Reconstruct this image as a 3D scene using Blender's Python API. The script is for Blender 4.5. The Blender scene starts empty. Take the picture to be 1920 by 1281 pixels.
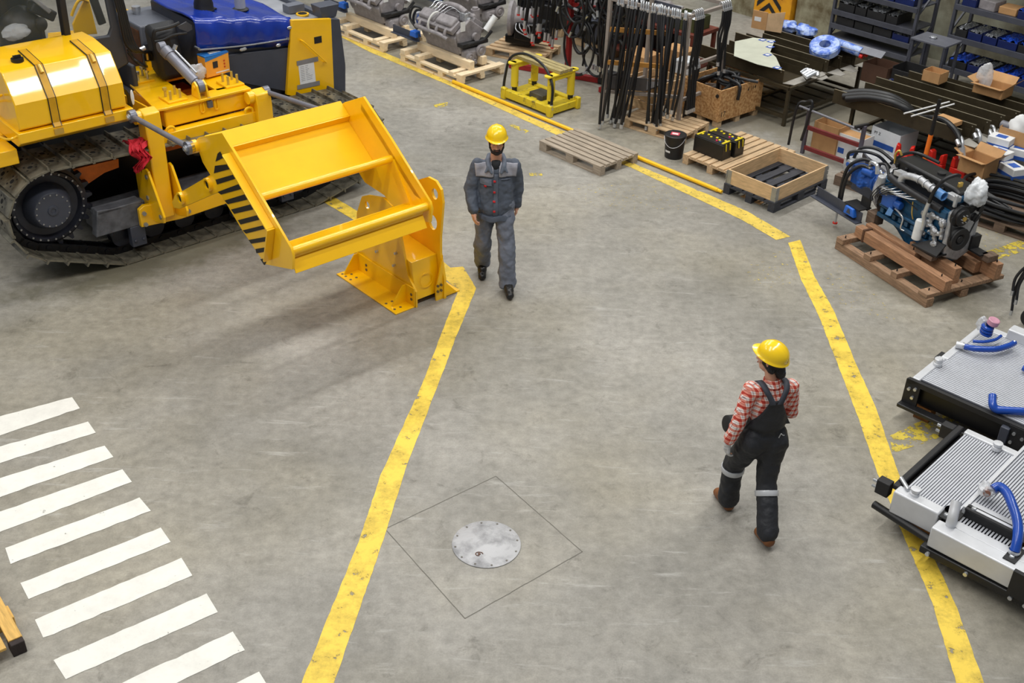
import bpy, math, random
from mathutils import Vector, Matrix
random.seed(7)
sc = bpy.context.scene
COL = sc.collection
# ------------------------------------------------------------------ camera
W, H = 1920, 1281
F, TILT, ROLL, CH = 2158.54, 0.561721, 0.0327, 6.5614
ct, st = math.cos(TILT), math.sin(TILT)
cr, sr = math.cos(ROLL), math.sin(ROLL)
R0, U0, FW = Vector((1, 0, 0)), Vector((0, st, ct)), Vector((0, ct, -st))
CR = cr * R0 + sr * U0
CU = -sr * R0 + cr * U0
cam_d = bpy.data.cameras.new('camera')
cam = bpy.data.objects.new('camera', cam_d); COL.objects.link(cam)
cam.matrix_world = Matrix(((CR.x, CU.x, -FW.x, 0), (CR.y, CU.y, -FW.y, 0), (CR.z, CU.z, -FW.z, CH), (0, 0, 0, 1)))
cam_d.sensor_width = 36; cam_d.lens = F / W * 36; cam_d.clip_end = 200
cam_d.dof.use_dof = True; cam_d.dof.focus_distance = 11.2; cam_d.dof.aperture_fstop = 3.6
sc.camera = cam
# ------------------------------------------------------------------ light and exposure
sc.view_settings.view_transform = 'Standard'; sc.view_settings.look = 'None'
sc.view_settings.gamma = 1; sc.view_settings.use_curve_mapping = False
sc.view_settings.exposure = 0.0
world = bpy.data.worlds.new('world'); sc.world = world; world.use_nodes = True
world.node_tree.nodes['Background'].inputs[0].default_value = (0.90, 0.95, 1.0, 1)
world.node_tree.nodes['Background'].inputs[1].default_value = 0.23
def area(name, loc, size, sy, power, col=(1, 0.98, 0.94), rz=0, rx=0):
    d = bpy.data.lights.new(name, 'AREA'); d.shape = 'RECTANGLE'; d.size = size; d.size_y = sy
    d.energy = power; d.color = col
    o = bpy.data.objects.new(name, d); COL.objects.link(o); o.location = loc
    o.rotation_euler = (rx, 0, rz); return o
HA = math.radians(-46)
# rows of strip lamps under the hall roof, parallel to the painted aisle
for k, (dx, dy) in enumerate([(-7, 21), (-1.5, 15.5), (4, 21), (7, 12), (1, 6), (-6, 4), (-12, 10)]):
    area('roof_strip_lamp', (dx, dy, 11.5), 9, 0.35, 520, rz=math.radians(44))
area('roof_skylight', (2, 26, 13), 16, 6, 600, (0.95, 0.98, 1), math.radians(-46), math.radians(10))

# ------------------------------------------------------------------ pixel -> place helpers (pure geometry of the real camera)
def ray(px, py):
    x = (px - W / 2) / F; y = -(py - H / 2) / F
    return CR * x + CU * y + FW
def fr(ox, oy, deg):
    a = math.radians(deg)
    return (ox, oy, math.cos(a), math.sin(a), a)
def L(f, px, py, x=None, y=None, z=None):
    d = ray(px, py); ox, oy, c, s, _ = f
    def loc(v, t): 
        X, Y = v.x - ox * t, v.y - oy * t
        return [c * X + s * Y, -s * X + c * Y, v.z]
    o = loc(Vector((0, 0, CH)), 1); e = loc(d, 0)
    i, v = (0, x) if x is not None else (1, y) if y is not None else (2, z)
    k = (v - o[i]) / e[i]
    return Vector((o[0] + k * e[0], o[1] + k * e[1], o[2] + k * e[2]))
WF = fr(0, 0, 0)
HF = fr(0, 0, -46)       # hall grid: x along the painted aisle edge, y away from it
DF = fr(-3.66, 12.73, 42)  # tractor: x forward, y away from the near track edge
def G(px, py, z=0): return L(WF, px, py, z=z)
def HW(x, y, z=0):       # hall grid -> world
    c, s = HF[2], HF[3]; return Vector((c * x - s * y, s * x + c * y, z))

# ------------------------------------------------------------------ materials
def lin(c):
    return tuple(((v / 255) / 12.92 if v / 255 <= .04045 else ((v / 255 + .055) / 1.055) ** 2.4) for v in c) + (1,)
MATS = {}
def nd(nt, t, **k):
    n = nt.nodes.new(t)
    for a, b in k.items():
        if a in n.inputs: n.inputs[a].default_value = b
        else: setattr(n, a, b)
    return n
def M(name, col, rough=.5, metal=0, var=.12, scale=6, bump=0, bscale=40, coat=0, alpha=1, trans=0, stretch=None, col2=None, mixlo=.45, mixhi=.6):
    if name in MATS: return MATS[name]
    m = bpy.data.materials.new(name); m.use_nodes = True; nt = m.node_tree
    b = nt.nodes['Principled BSDF']
    b.inputs['Roughness'].default_value = rough; b.inputs['Metallic'].default_value = metal
    b.inputs['Coat Weight'].default_value = coat; b.inputs['Alpha'].default_value = alpha
    b.inputs['Transmission Weight'].default_value = trans
    c = lin(col)
    tc = nd(nt, 'ShaderNodeTexCoord'); mp = nd(nt, 'ShaderNodeMapping')
    if stretch: mp.inputs['Scale'].default_value = stretch
    nt.links.new(tc.outputs['Object'], mp.inputs[0])
    ns = nd(nt, 'ShaderNodeTexNoise', Scale=scale, Detail=6.0, Roughness=.6)
    nt.links.new(mp.outputs[0], ns.inputs[0])
    ramp = nd(nt, 'ShaderNodeValToRGB')
    c2 = lin(col2) if col2 else tuple(v * (1 - var) ** 2 for v in c[:3]) + (1,)
    c1 = c if col2 else tuple(min(1, v * (1 + var * .6)) for v in c[:3]) + (1,)
    ramp.color_ramp.elements[0].position = mixlo if col2 else .3; ramp.color_ramp.elements[0].color = c2
    ramp.color_ramp.elements[1].position = mixhi if col2 else .7; ramp.color_ramp.elements[1].color = c1
    nt.links.new(ns.outputs[0], ramp.inputs[0]); nt.links.new(ramp.outputs[0], b.inputs['Base Color'])
    if bump:
        n2 = nd(nt, 'ShaderNodeTexNoise', Scale=bscale, Detail=4.0); nt.links.new(mp.outputs[0], n2.inputs[0])
        bp = nd(nt, 'ShaderNodeBump', Strength=bump, Distance=.02)
        nt.links.new(n2.outputs[0], bp.inputs['Height']); nt.links.new(bp.outputs[0], b.inputs['Normal'])
    MATS[name] = m; return m

YEL = M('yellow_enamel', (255, 196, 4), .30, var=.04, scale=3, coat=.6)
YEL2 = M('worn_yellow_paint', (226, 200, 40), .55, var=.2, scale=8, col2=(120, 105, 50), mixlo=.3, mixhi=.42)
YHELM = M('yellow_helmet_plastic', (250, 208, 20), .22, var=.02, coat=.5)
DGREY = M('dark_grey_enamel', (66, 70, 82), .42, var=.08)
CAB = M('cab_grey_paint', (58, 62, 70), .45, var=.08)
BLK = M('black_plastic', (24, 24, 26), .45, var=.2)
BLKM = M('matte_black_steel', (30, 30, 32), .6, var=.2, bump=.1)
RUB = M('black_rubber_hose', (26, 27, 30), .42, var=.2)
STEEL = M('bare_steel', (170, 172, 175), .35, metal=.8, var=.15)
CHROME = M('zinc_plated_fitting', (205, 208, 212), .28, metal=.7, var=.1)
RODG = M('grey_painted_rod', (110, 110, 118), .4, var=.1)
SHOE = M('oily_track_steel', (122, 118, 104), .36, metal=.3, var=.4, scale=5, bump=.15, col2=(54, 52, 46), mixlo=.35, mixhi=.6)
CHAIN = M('greasy_black_chain', (20, 20, 24), .35, metal=.3, var=.3)
GLASS = M('window_glass', (120, 130, 130), .03, alpha=.10)
BLUEV = M('blue_vinyl_quilt', (12, 48, 150), .24, var=.15, scale=2, bump=.25, bscale=7, coat=.2)
CARD = M('cardboard', (190, 146, 98), .8, var=.1, scale=4)
WHITE = M('white_card', (225, 226, 226), .6, var=.05)
PAPER = M('white_paper', (232, 234, 236), .7, var=.04)
TAPE = M('grey_cloth_tape', (140, 138, 138), .5, var=.1)
RED = M('red_paint', (214, 36, 22), .45, var=.1)
DRED = M('dark_red_steel', (150, 22, 24), .5, var=.2)
ORANGE = M('orange_plastic', (240, 120, 30), .45, var=.05)
BLUE = M('blue_enamel', (32, 88, 176), .4, var=.15)
DBLUE = M('petrol_blue_engine_paint', (30, 84, 122), .42, var=.3, scale=12)
SILV = M('cast_aluminium', (188, 190, 194), .4, metal=.35, var=.2, scale=14, bump=.2)
GREYC = M('grey_cast_iron_paint', (146, 141, 143), .48, var=.2, scale=10, bump=.15)
WOOD = M('pale_new_pine', (240, 218, 182), .7, var=.1, scale=4, stretch=(1, 6, 6), bump=.1)
WOODG = M('weathered_grey_pallet_wood', (172, 158, 140), .8, var=.22, scale=5, stretch=(1, 9, 9), bump=.2)
WOODB = M('brown_timber', (176, 132, 98), .75, var=.25, scale=5, stretch=(1, 8, 8), bump=.2)
WOODK = M('black_stained_wood', (58, 60, 68), .7, var=.25, scale=5, stretch=(1, 8, 8), bump=.15)
WOODP = M('planed_box_pine', (218, 184, 140), .65, var=.16, scale=4, stretch=(1.5, 1.5, 9))
OSBM = M('oriented_strand_board', (206, 164, 112), .75, scale=26, col2=(164, 116, 68), mixlo=.4, mixhi=.6)
OLIVE = M('olive_brown_steel', (66, 58, 42), .45, metal=.3, var=.15)
GALV = M('galvanised_steel', (165, 165, 162), .45, metal=.5, var=.15)
RACKG = M('dusty_grey_frame_paint', (150, 140, 132), .6, var=.12)
SHELFG = M('slate_grey_shelving', (72, 74, 84), .5, var=.15)
BINB = M('dark_blue_plastic_bin', (24, 38, 92), .4, var=.15)
BAG = M('clear_plastic_film', (225, 228, 232), .15, var=.1, alpha=.55, bump=.6, bscale=25)
ALU = M('brushed_aluminium', (206, 208, 214), .42, metal=.45, var=.05)
BLUEH = M('blue_silicone_hose', (18, 72, 170), .28, var=.08, coat=.3)

# ------------------------------------------------------------------ mesh builder
def basis(d):
    d = Vector(d).normalized(); a = Vector((0, 0, 1)) if abs(d.z) < .95 else Vector((1, 0, 0))
    u = d.cross(a).normalized(); return u, u.cross(d).normalized(), d
def smooth_path(pts, k=6, closed=False):
    pts = [Vector(p) for p in pts]; n = len(pts); out = []
    rng = range(n if closed else n - 1)
    for i in rng:
        if closed: p0, p1, p2, p3 = pts[i - 1], pts[i], pts[(i + 1) % n], pts[(i + 2) % n]
        else: p0, p1, p2, p3 = pts[max(i - 1, 0)], pts[i], pts[i + 1], pts[min(i + 2, n - 1)]
        for j in range(k):
            t = j / k
            out.append(.5 * ((2 * p1) + (p2 - p0) * t + (2 * p0 - 5 * p1 + 4 * p2 - p3) * t * t + (3 * p1 - p0 - 3 * p2 + p3) * t ** 3))
    if not closed: out.append(pts[-1])
    return out
class MB:
    def __init__(s): s.v = []; s.f = []; s.mi = []; s.cur = 0
    def add(s, vs, fs):
        o = len(s.v); s.v += [tuple(v) for v in vs]; s.f += [tuple(i + o for i in f) for f in fs]; s.mi += [s.cur] * len(fs); return s
    def box(s, x0, x1, y0, y1, z0, z1, rz=0, c=None):
        x0, x1 = sorted((x0, x1)); y0, y1 = sorted((y0, y1)); z0, z1 = sorted((z0, z1))
        vs = [Vector((x, y, z)) for z in (z0, z1) for y in (y0, y1) for x in (x0, x1)]
        if rz:
            c = Vector(c) if c else Vector(((x0 + x1) / 2, (y0 + y1) / 2, 0)); m = Matrix.Rotation(rz, 3, 'Z')
            c.z = 0; vs = [m @ (v - c) + c for v in vs]
        return s.add(vs, [(0, 2, 3, 1), (4, 5, 7, 6), (0, 1, 5, 4), (2, 6, 7, 3), (0, 4, 6, 2), (1, 3, 7, 5)])
    def mbox(s, m, sx, sy, sz):   # box of half sizes under a 4x4 matrix
        vs = [m @ Vector((x * sx, y * sy, z * sz)) for z in (-1, 1) for y in (-1, 1) for x in (-1, 1)]
        return s.add(vs, [(0, 2, 3, 1), (4, 5, 7, 6), (0, 1, 5, 4), (2, 6, 7, 3), (0, 4, 6, 2), (1, 3, 7, 5)])
    def beam(s, p0, p1, w, h, up=(0, 0, 1)):
        p0, p1, up = Vector(p0), Vector(p1), Vector(up); d = (p1 - p0).normalized()
        a = d.cross(up).normalized(); b = a.cross(d).normalized()
        vs = [p + a * (w / 2 * i) + b * (h / 2 * j) for p in (p0, p1) for i, j in ((-1, -1), (1, -1), (1, 1), (-1, 1))]
        return s.add(vs, [(0, 1, 2, 3), (4, 7, 6, 5), (0, 4, 5, 1), (1, 5, 6, 2), (2, 6, 7, 3), (3, 7, 4, 0)])
    def cyl(s, p0, p1, r0, r1=None, n=16):
        r1 = r0 if r1 is None else r1; p0, p1 = Vector(p0), Vector(p1); u, w, d = basis(p1 - p0)
        vs = [p + (u * math.cos(2 * math.pi * i / n) + w * math.sin(2 * math.pi * i / n)) * r for p, r in ((p0, r0), (p1, r1)) for i in range(n)]
        fs = [(i, (i + 1) % n, n + (i + 1) % n, n + i) for i in range(n)] + [tuple(range(n))[::-1], tuple(range(n, 2 * n))]
        return s.add(vs, fs)
    def lathe(s, prof, c=(0, 0, 0), ax=(0, 0, 1), n=24):
        c = Vector(c); u, w, d = basis(ax); vs = []; fs = []; k = len(prof)
        for r, z in prof:
            for i in range(n):
                a = 2 * math.pi * i / n; vs.append(c + d * z + (u * math.cos(a) + w * math.sin(a)) * max(r, 1e-4))
        for j in range(k - 1):
            for i in range(n): fs.append((j * n + i, j * n + (i + 1) % n, (j + 1) * n + (i + 1) % n, (j + 1) * n + i))
        if k > 2 and prof[0][0] == prof[-1][0] and prof[0][0] > .005:
            fs += [((k - 1) * n + i, (k - 1) * n + (i + 1) % n, (i + 1) % n, i) for i in range(n)]
        else: fs += [tuple(range(n))[::-1], tuple(range((k - 1) * n, k * n))]
        return s.add(vs, fs)
    def tube(s, pts, r, n=8, k=6, closed=False, sm=True):
        pts = smooth_path(pts, k, closed) if sm else [Vector(p) for p in pts]
        m = len(pts); vs = []; fs = []; u = None
        for i, p in enumerate(pts):
            a = pts[(i + 1) % m] if (closed or i < m - 1) else p; b = pts[i - 1] if (closed or i > 0) else p
            d = (a - b).normalized()
            if u is None: u = basis(d)[0]
            u = (u - d * u.dot(d)).normalized(); w = d.cross(u)
            rr = r(i / max(1, m - 1)) if callable(r) else r
            vs += [p + (u * math.cos(2 * math.pi * j / n) + w * math.sin(2 * math.pi * j / n)) * rr for j in range(n)]
        for i in range(m if closed else m - 1):
            o, q = i * n, ((i + 1) % m) * n
            fs += [(o + j, o + (j + 1) % n, q + (j + 1) % n, q + j) for j in range(n)]
        if not closed: fs += [tuple(range(n))[::-1], tuple(range((m - 1) * n, m * n))]
        return s.add(vs, fs)
    def prism(s, poly, vec):
        poly = [Vector(p) for p in poly]; vec = Vector(vec); n = len(poly)
        return s.add(poly + [p + vec for p in poly], [tuple(range(n))[::-1], tuple(range(n, 2 * n))] + [(i, (i + 1) % n, n + (i + 1) % n, n + i) for i in range(n)])
    def hexa(s, b, t):   # eight corners: bottom four, top four
        return s.add([Vector(p) for p in b] + [Vector(p) for p in t], [(3, 2, 1, 0), (4, 5, 6, 7), (0, 1, 5, 4), (1, 2, 6, 5), (2, 3, 7, 6), (3, 0, 4, 7)])
    def ell(s, c, rx, ry, rz, n=16, m=10, mat=None):
        c = Vector(c); vs = []; fs = []
        for j in range(m + 1):
            t = math.pi * j / m
            for i in range(n):
                a = 2 * math.pi * i / n
                v = Vector((rx * math.sin(t) * math.cos(a), ry * math.sin(t) * math.sin(a), rz * math.cos(t)))
                vs.append(c + (mat @ v if mat else v))
        for j in range(m):
            for i in range(n): fs.append((j * n + i, (j + 1) * n + i, (j + 1) * n + (i + 1) % n, j * n + (i + 1) % n))
        return s.add(vs, fs)
    def blob(s, c, rx, ry, rz, seed=0, amp=.25, n=18, m=12):   # crumpled lump
        from mathutils import noise
        rnd = random.Random(seed); c = Vector(c); of = Vector((rnd.uniform(0, 9), rnd.uniform(0, 9), seed))
        k = len(s.v); s.ell((0, 0, 0), 1, 1, 1, n, m)
        for i in range(k, len(s.v)):
            v = Vector(s.v[i]); q = 1 + amp * (noise.noise(v * 1.6 + of) * 1.1 + abs(noise.noise(v * 4.2 + of)) * .8 - .1)
            s.v[i] = (c.x + v.x * rx * q, c.y + v.y * ry * q, c.z + v.z * rz * q)
        return s
    def build(s, name, mat, parent=None, bevel=0, loc=None, rz=0, ang=35, flat=False):
        me = bpy.data.meshes.new(name); me.from_pydata(s.v, [], s.f)
        if len(s.mi) == len(s.f): me.polygons.foreach_set('material_index', s.mi)
        me.validate()
        import bmesh
        bm = bmesh.new(); bm.from_mesh(me); bmesh.ops.recalc_face_normals(bm, faces=bm.faces); bm.to_mesh(me); bm.free()
        if not flat:
            me.shade_smooth(); me.set_sharp_from_angle(angle=math.radians(ang))
        for q in (mat if isinstance(mat, (list, tuple)) else [mat]): me.materials.append(q)
        o = bpy.data.objects.new(name, me); COL.objects.link(o)
        if parent: o.parent = parent
        if loc is not None: o.location = loc
        if rz: o.rotation_euler = (0, 0, rz)
        if bevel:
            b = o.modifiers.new('bevel', 'BEVEL'); b.width = bevel; b.segments = 2; b.limit_method = 'ANGLE'; b.angle_limit = math.radians(40)
            b.harden_normals = False
        return o
def many(name, mat, parent, shapes):
    """each shape (a builder) becomes a part of its own"""
    return [s.build(name, mat, parent) for s in shapes]
def tag(o, label=None, cat=None, group=None, kind=None):
    if label: o['label'] = label
    if cat: o['category'] = cat
    if group: o['group'] = group
    if kind: o['kind'] = kind
    return o
def thing(name, label, cat, f=None, loc=(0, 0, 0), rz=0, group=None):
    o = bpy.data.objects.new(name, None); COL.objects.link(o); o.empty_display_size = .1
    if f: o.location = (f[0], f[1], 0); o.rotation_euler = (0, 0, f[4])
    else: o.location = loc; o.rotation_euler = (0, 0, rz)
    return tag(o, label, cat, group)
KIDS = {}
def dup(root, loc, rz, label=None, group=None):
    def cp(o, par):
        c = o.copy(); COL.objects.link(c); c.parent = par
        for ch in [k for k in SRC if k.parent == o]: cp(ch, c)
        return c
    SRC = list(COL.objects)
    r = root.copy(); COL.objects.link(r); r.location = loc; r.rotation_euler = (root.rotation_euler.x, root.rotation_euler.y, rz)
    for ch in [k for k in SRC if k.parent == root]: cp(ch, r)
    if label: r['label'] = label
    if group: r['group'] = group
    return r
FONT = {}
def text_obj(body, name, mat, size, parent, mw, extrude=.0006, align='LEFT'):
    cu = bpy.data.curves.new(name, 'FONT'); cu.body = body; cu.size = size; cu.extrude = extrude; cu.align_x = align; cu.resolution_u = 2
    t = bpy.data.objects.new(name + '_tmp', cu); COL.objects.link(t)
    me = bpy.data.meshes.new_from_object(t); COL.objects.unlink(t); bpy.data.objects.remove(t)
    me.materials.clear(); me.materials.append(mat)
    o = bpy.data.objects.new(name, me); COL.objects.link(o); o.parent = parent; o.matrix_local = mw; return o
def face_mat(origin, right, up):
    r = Vector(right).normalized(); u = Vector(up).normalized(); n = r.cross(u); u = n.cross(r)
    m = Matrix((r, u, n)).transposed().to_4x4(); m.translation = Vector(origin); return m

# ------------------------------------------------------------------ floor
def floor_material():
    m = bpy.data.materials.new('worn_concrete'); m.use_nodes = True; nt = m.node_tree; b = nt.nodes['Principled BSDF']
    tc = nd(nt, 'ShaderNodeTexCoord'); P = tc.outputs['Object']
    def noise(sc_, det=6, rough=.6, dist=0., vec=P):
        n = nd(nt, 'ShaderNodeTexNoise', Scale=sc_, Detail=float(det), Roughness=rough, Distortion=dist); nt.links.new(vec, n.inputs[0]); return n.outputs[0]
    def ramp(src, p0, p1, c0, c1):
        r = nd(nt, 'ShaderNodeValToRGB'); r.color_ramp.elements[0].position = p0; r.color_ramp.elements[1].position = p1
        r.color_ramp.elements[0].color = c0; r.color_ramp.elements[1].color = c1; nt.links.new(src, r.inputs[0]); return r.outputs[0]
    def mix(a, b_, fac, t='MIX'):
        n = nt.nodes.new('ShaderNodeMix'); n.data_type = 'RGBA'; n.blend_type = t
        for s_, v in ((n.inputs[0], fac), (n.inputs[6], a), (n.inputs[7], b_)):
            if hasattr(v, 'links') or hasattr(v, 'is_linked'): nt.links.new(v, s_)
            else: s_.default_value = v
        return n.outputs[2]
    base = ramp(noise(.55, 8, .62), .3, .72, lin((130, 127, 119)), lin((170, 166, 158)))
    fine = ramp(noise(9, 8, .7), .3, .7, (.70, .70, .69, 1), (1.12, 1.12, 1.12, 1))
    c = mix(base, fine, 1.0, 'MULTIPLY')
    spots = ramp(noise(3.2, 10, .75, .6), .30, .43, (.50, .49, .46, 1), (1, 1, 1, 1))
    c = mix(c, spots, .85, 'MULTIPLY')
    pits = ramp(noise(22, 8, .8, 1.2), .26, .36, (.45, .44, .42, 1), (1, 1, 1, 1))
    c = mix(c, pits, .8, 'MULTIPLY')
    warm = ramp(noise(.35, 4, .5), .45, .62, (1, 1, 1, 1), (1.0, .97, .88, 1))
    c = mix(c, warm, 1.0, 'MULTIPLY')
    grain = ramp(noise(70, 3, .6), .3, .65, (.86, .86, .86, 1), (1.05, 1.05, 1.05, 1))
    c = mix(c, grain, .8, 'MULTIPLY')
    # scuffs: stretched pale streaks along the traffic direction
    mp = nd(nt, 'ShaderNodeMapping'); mp.inputs['Rotation'].default_value = (0, 0, math.radians(46)); mp.inputs['Scale'].default_value = (.7, 5, 1)
    nt.links.new(P, mp.inputs[0])
    sc2 = ramp(noise(2.2, 8, .7, .3, mp.outputs[0]), .58, .72, (0, 0, 0, 1), (1, 1, 1, 1))
    c = mix(c, lin((190, 188, 182)), nt_mul(nt, sc2, .5))
    spk = ramp(noise(16, 6, .9, 2.), .70, .74, (0, 0, 0, 1), (1, 1, 1, 1))
    c = mix(c, lin((206, 204, 198)), nt_mul(nt, spk, .7))
    # oil-darkened zone where the tractor stands
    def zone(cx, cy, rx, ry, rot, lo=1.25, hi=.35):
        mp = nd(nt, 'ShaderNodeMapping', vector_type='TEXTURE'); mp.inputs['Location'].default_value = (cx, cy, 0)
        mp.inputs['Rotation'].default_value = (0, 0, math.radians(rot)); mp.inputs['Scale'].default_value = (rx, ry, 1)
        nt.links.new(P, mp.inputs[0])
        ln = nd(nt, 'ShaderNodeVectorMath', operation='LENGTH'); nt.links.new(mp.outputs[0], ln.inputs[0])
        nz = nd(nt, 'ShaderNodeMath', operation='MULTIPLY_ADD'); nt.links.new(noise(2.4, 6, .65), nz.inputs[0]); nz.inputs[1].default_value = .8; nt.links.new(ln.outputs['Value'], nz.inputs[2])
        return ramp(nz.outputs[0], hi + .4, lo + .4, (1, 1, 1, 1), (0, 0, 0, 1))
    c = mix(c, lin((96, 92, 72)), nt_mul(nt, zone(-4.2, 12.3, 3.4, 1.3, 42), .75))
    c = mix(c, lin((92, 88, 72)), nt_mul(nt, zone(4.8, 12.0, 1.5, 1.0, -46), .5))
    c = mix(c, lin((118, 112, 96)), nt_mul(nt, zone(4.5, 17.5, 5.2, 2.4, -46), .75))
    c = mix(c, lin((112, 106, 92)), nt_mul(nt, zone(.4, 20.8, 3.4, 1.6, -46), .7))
    nt.links.new(c, b.inputs['Base Color'])
    rr = ramp(noise(1.3, 6), .35, .7, (.42, .42, .42, 1), (.66, .66, .66, 1)); nt.links.new(rr, b.inputs['Roughness'])
    bp = nd(nt, 'ShaderNodeBump', Strength=.12, Distance=.01); nt.links.new(noise(35, 5), bp.inputs['Height']); nt.links.new(bp.outputs[0], b.inputs['Normal'])
    return m
def nt_mul(nt, s, v):
    n = nd(nt, 'ShaderNodeMath', operation='MULTIPLY'); nt.links.new(s, n.inputs[0]); n.inputs[1].default_value = v; return n.outputs[0]
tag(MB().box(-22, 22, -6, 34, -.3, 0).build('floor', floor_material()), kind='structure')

def paint(name, col, wear, scale=9, dirt=.35, lo=.42, hi=.5):
    """floor paint with worn-through patches (alpha)"""
    m = bpy.data.materials.new(name); m.use_nodes = True; nt = m.node_tree; b = nt.nodes['Principled BSDF']
    tc = nd(nt, 'ShaderNodeTexCoord')
    n = nd(nt, 'ShaderNodeTexNoise', Scale=float(scale), Detail=8.0, Roughness=.7); nt.links.new(tc.outputs['Object'], n.inputs[0])
    r = nd(nt, 'ShaderNodeValToRGB'); r.color_ramp.elements[0].position = wear; r.color_ramp.elements[1].position = wear + .05
    r.color_ramp.elements[0].color = (0, 0, 0, 1); nt.links.new(n.outputs[0], r.inputs[0]); nt.links.new(r.outputs[0], b.inputs['Alpha'])
    n2 = nd(nt, 'ShaderNodeTexNoise', Scale=4.0, Detail=9.0, Roughness=.75); nt.links.new(tc.outputs['Object'], n2.inputs[0])
    r2 = nd(nt, 'ShaderNodeValToRGB'); r2.color_ramp.elements[0].position = .34; r2.color_ramp.elements[1].position = .56
    c = lin(col); r2.color_ramp.elements[0].color = tuple(v * (1 - dirt) for v in c[:3]) + (1,); r2.color_ramp.elements[1].color = c
    nt.links.new(n2.outputs[0], r2.inputs[0]); nt.links.new(r2.outputs[0], b.inputs['Base Color']); b.inputs['Roughness'].default_value = .55
    return m
PY = paint('yellow_floor_paint', (240, 206, 74), .355, 8, .45)
PY2 = paint('faded_yellow_floor_paint', (226, 196, 84), .37, 14)
PY3 = paint('flaked_yellow_floor_paint', (214, 190, 70), .47, 10)
PWH = paint('white_floor_paint', (232, 230, 222), .30, 10, .12)
def ribbon(px_l, px_r, name, mat, z=.0025, n=14):
    a = [G(*p) for p in px_l]; b = [G(*p) for p in px_r]
    a = smooth_poly(a, n); b = smooth_poly(b, n); m = MB(); k = len(a)
    rnd = random.Random(name); j = lambda: Vector((rnd.uniform(-1, 1), rnd.uniform(-1, 1), 0)) * .0035
    vs = [Vector((p.x, p.y, z)) + j() for p in a] + [Vector((p.x, p.y, z)) + j() for p in b]
    m.add(vs, [(i, i + 1, k + i + 1, k + i) for i in range(k - 1)]); o = m.build(name, mat, flat=True)
    return o
def smooth_poly(p, n):
    out = []
    for a, b in zip(p, p[1:]):
        for i in range(n): out.append(a.lerp(b, i / n))
    return out + [p[-1]]
# left aisle line: far stub behind the stand, the near run
o = ribbon([(868, 500), (893, 541), (852, 640), (828, 705), (760, 880), (720, 1010), (675, 1140), (622, 1295), (540, 1560)],
           [(832, 503), (862, 538), (822, 640), (792, 720), (714, 890), (675, 1010), (628, 1125), (560, 1295), (450, 1580)], 'aisle_line', PY)
tag(o, 'long straight yellow aisle line running from the orange stand down to the bottom edge', 'floor marking')
o = ribbon([(618, 365), (690, 408), (812, 476), (893, 541)], [(600, 375), (672, 418), (792, 487), (860, 545)], 'aisle_line', PY, .0022)
tag(o, 'short yellow aisle line passing under the yellow bracket stand toward the track', 'floor marking')
o = ribbon([(645, 62), (700, 90), (850, 152), (1000, 222), (1130, 277), (1200, 312), (1330, 366), (1400, 396), (1482, 444)],
           [(640, 70), (694, 98), (844, 161), (980, 224), (1110, 284), (1186, 316), (1318, 378), (1390, 412), (1455, 450)], 'aisle_line', PY2)
tag(o, 'thin yellow aisle line running beside the fallen yellow tube and the pallets', 'floor marking')
o = ribbon([(1500, 450), (1528, 520), (1562, 580), (1604, 680), (1640, 760), (1682, 880), (1730, 1000), (1790, 1130), (1850, 1295), (1945, 1560)],
           [(1478, 456), (1502, 525), (1534, 590), (1573, 690), (1608, 780), (1642, 880), (1694, 1005), (1748, 1130), (1797, 1295), (1880, 1560)], 'aisle_line', PY)
tag(o, 'yellow aisle line on the right running past the radiators to the bottom edge', 'floor marking')
o = ribbon([(1768, 778), (1720, 792), (1668, 818)], [(1800, 792), (1752, 826), (1672, 850)], 'floor_patch_mark', PY3)
tag(o, 'flaked yellow paint patch on the floor beside the radiators', 'floor marking')
o = ribbon([(1830, 478), (1880, 462), (1940, 440)], [(1836, 494), (1890, 482), (1940, 462)], 'floor_patch_mark', PY3)
tag(o, 'flaked yellow paint stripe on the floor behind the blue engine pallet', 'floor marking')
for i, (pl, pr_, lb) in enumerate([
    ([(812, 196), (824, 194), (840, 192)], [(818, 203), (830, 201), (838, 198)], 'faded orange yellow smear on the grey floor left of the pipe end'),
    ([(955, 235), (968, 242), (985, 250)], [(958, 232), (974, 238), (992, 246)], 'faint yellow smear on the floor behind the man'),
    ([(992, 324), (1010, 325), (1018, 326)], [(994, 330), (1006, 330), (1016, 330)], 'small yellow paint dab on the floor left of the grey pallet')]):
    tag(ribbon(pl, pr_, 'paint_smear', PY3, n=5), lb, 'floor marking')
FLK = paint('yellow_paint_flecks', (222, 200, 110), .60, 22)
for pl, pr_, lb in (([(1080, 350), (1160, 338), (1250, 350)], [(1090, 385), (1180, 395), (1290, 392)], 'sparse yellow paint flecks on the floor in front of the grey pallet'),
                    ([(1400, 500), (1460, 470), (1520, 480)], [(1400, 530), (1450, 540), (1500, 530)], 'sparse yellow paint flecks left of the right aisle line'),
                    ([(1790, 400), (1860, 400), (1940, 390)], [(1800, 470), (1860, 480), (1940, 460)], 'sparse yellow paint flecks behind the blue engine pallet'),
                    ([(1545, 500), (1580, 495), (1620, 520)], [(1560, 570), (1620, 590), (1680, 600)], 'sparse yellow paint flecks in front of the blue engine pallet')):
    tag(ribbon(pl, pr_, 'paint_flecks', FLK, n=5), lb, 'floor marking')
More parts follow.
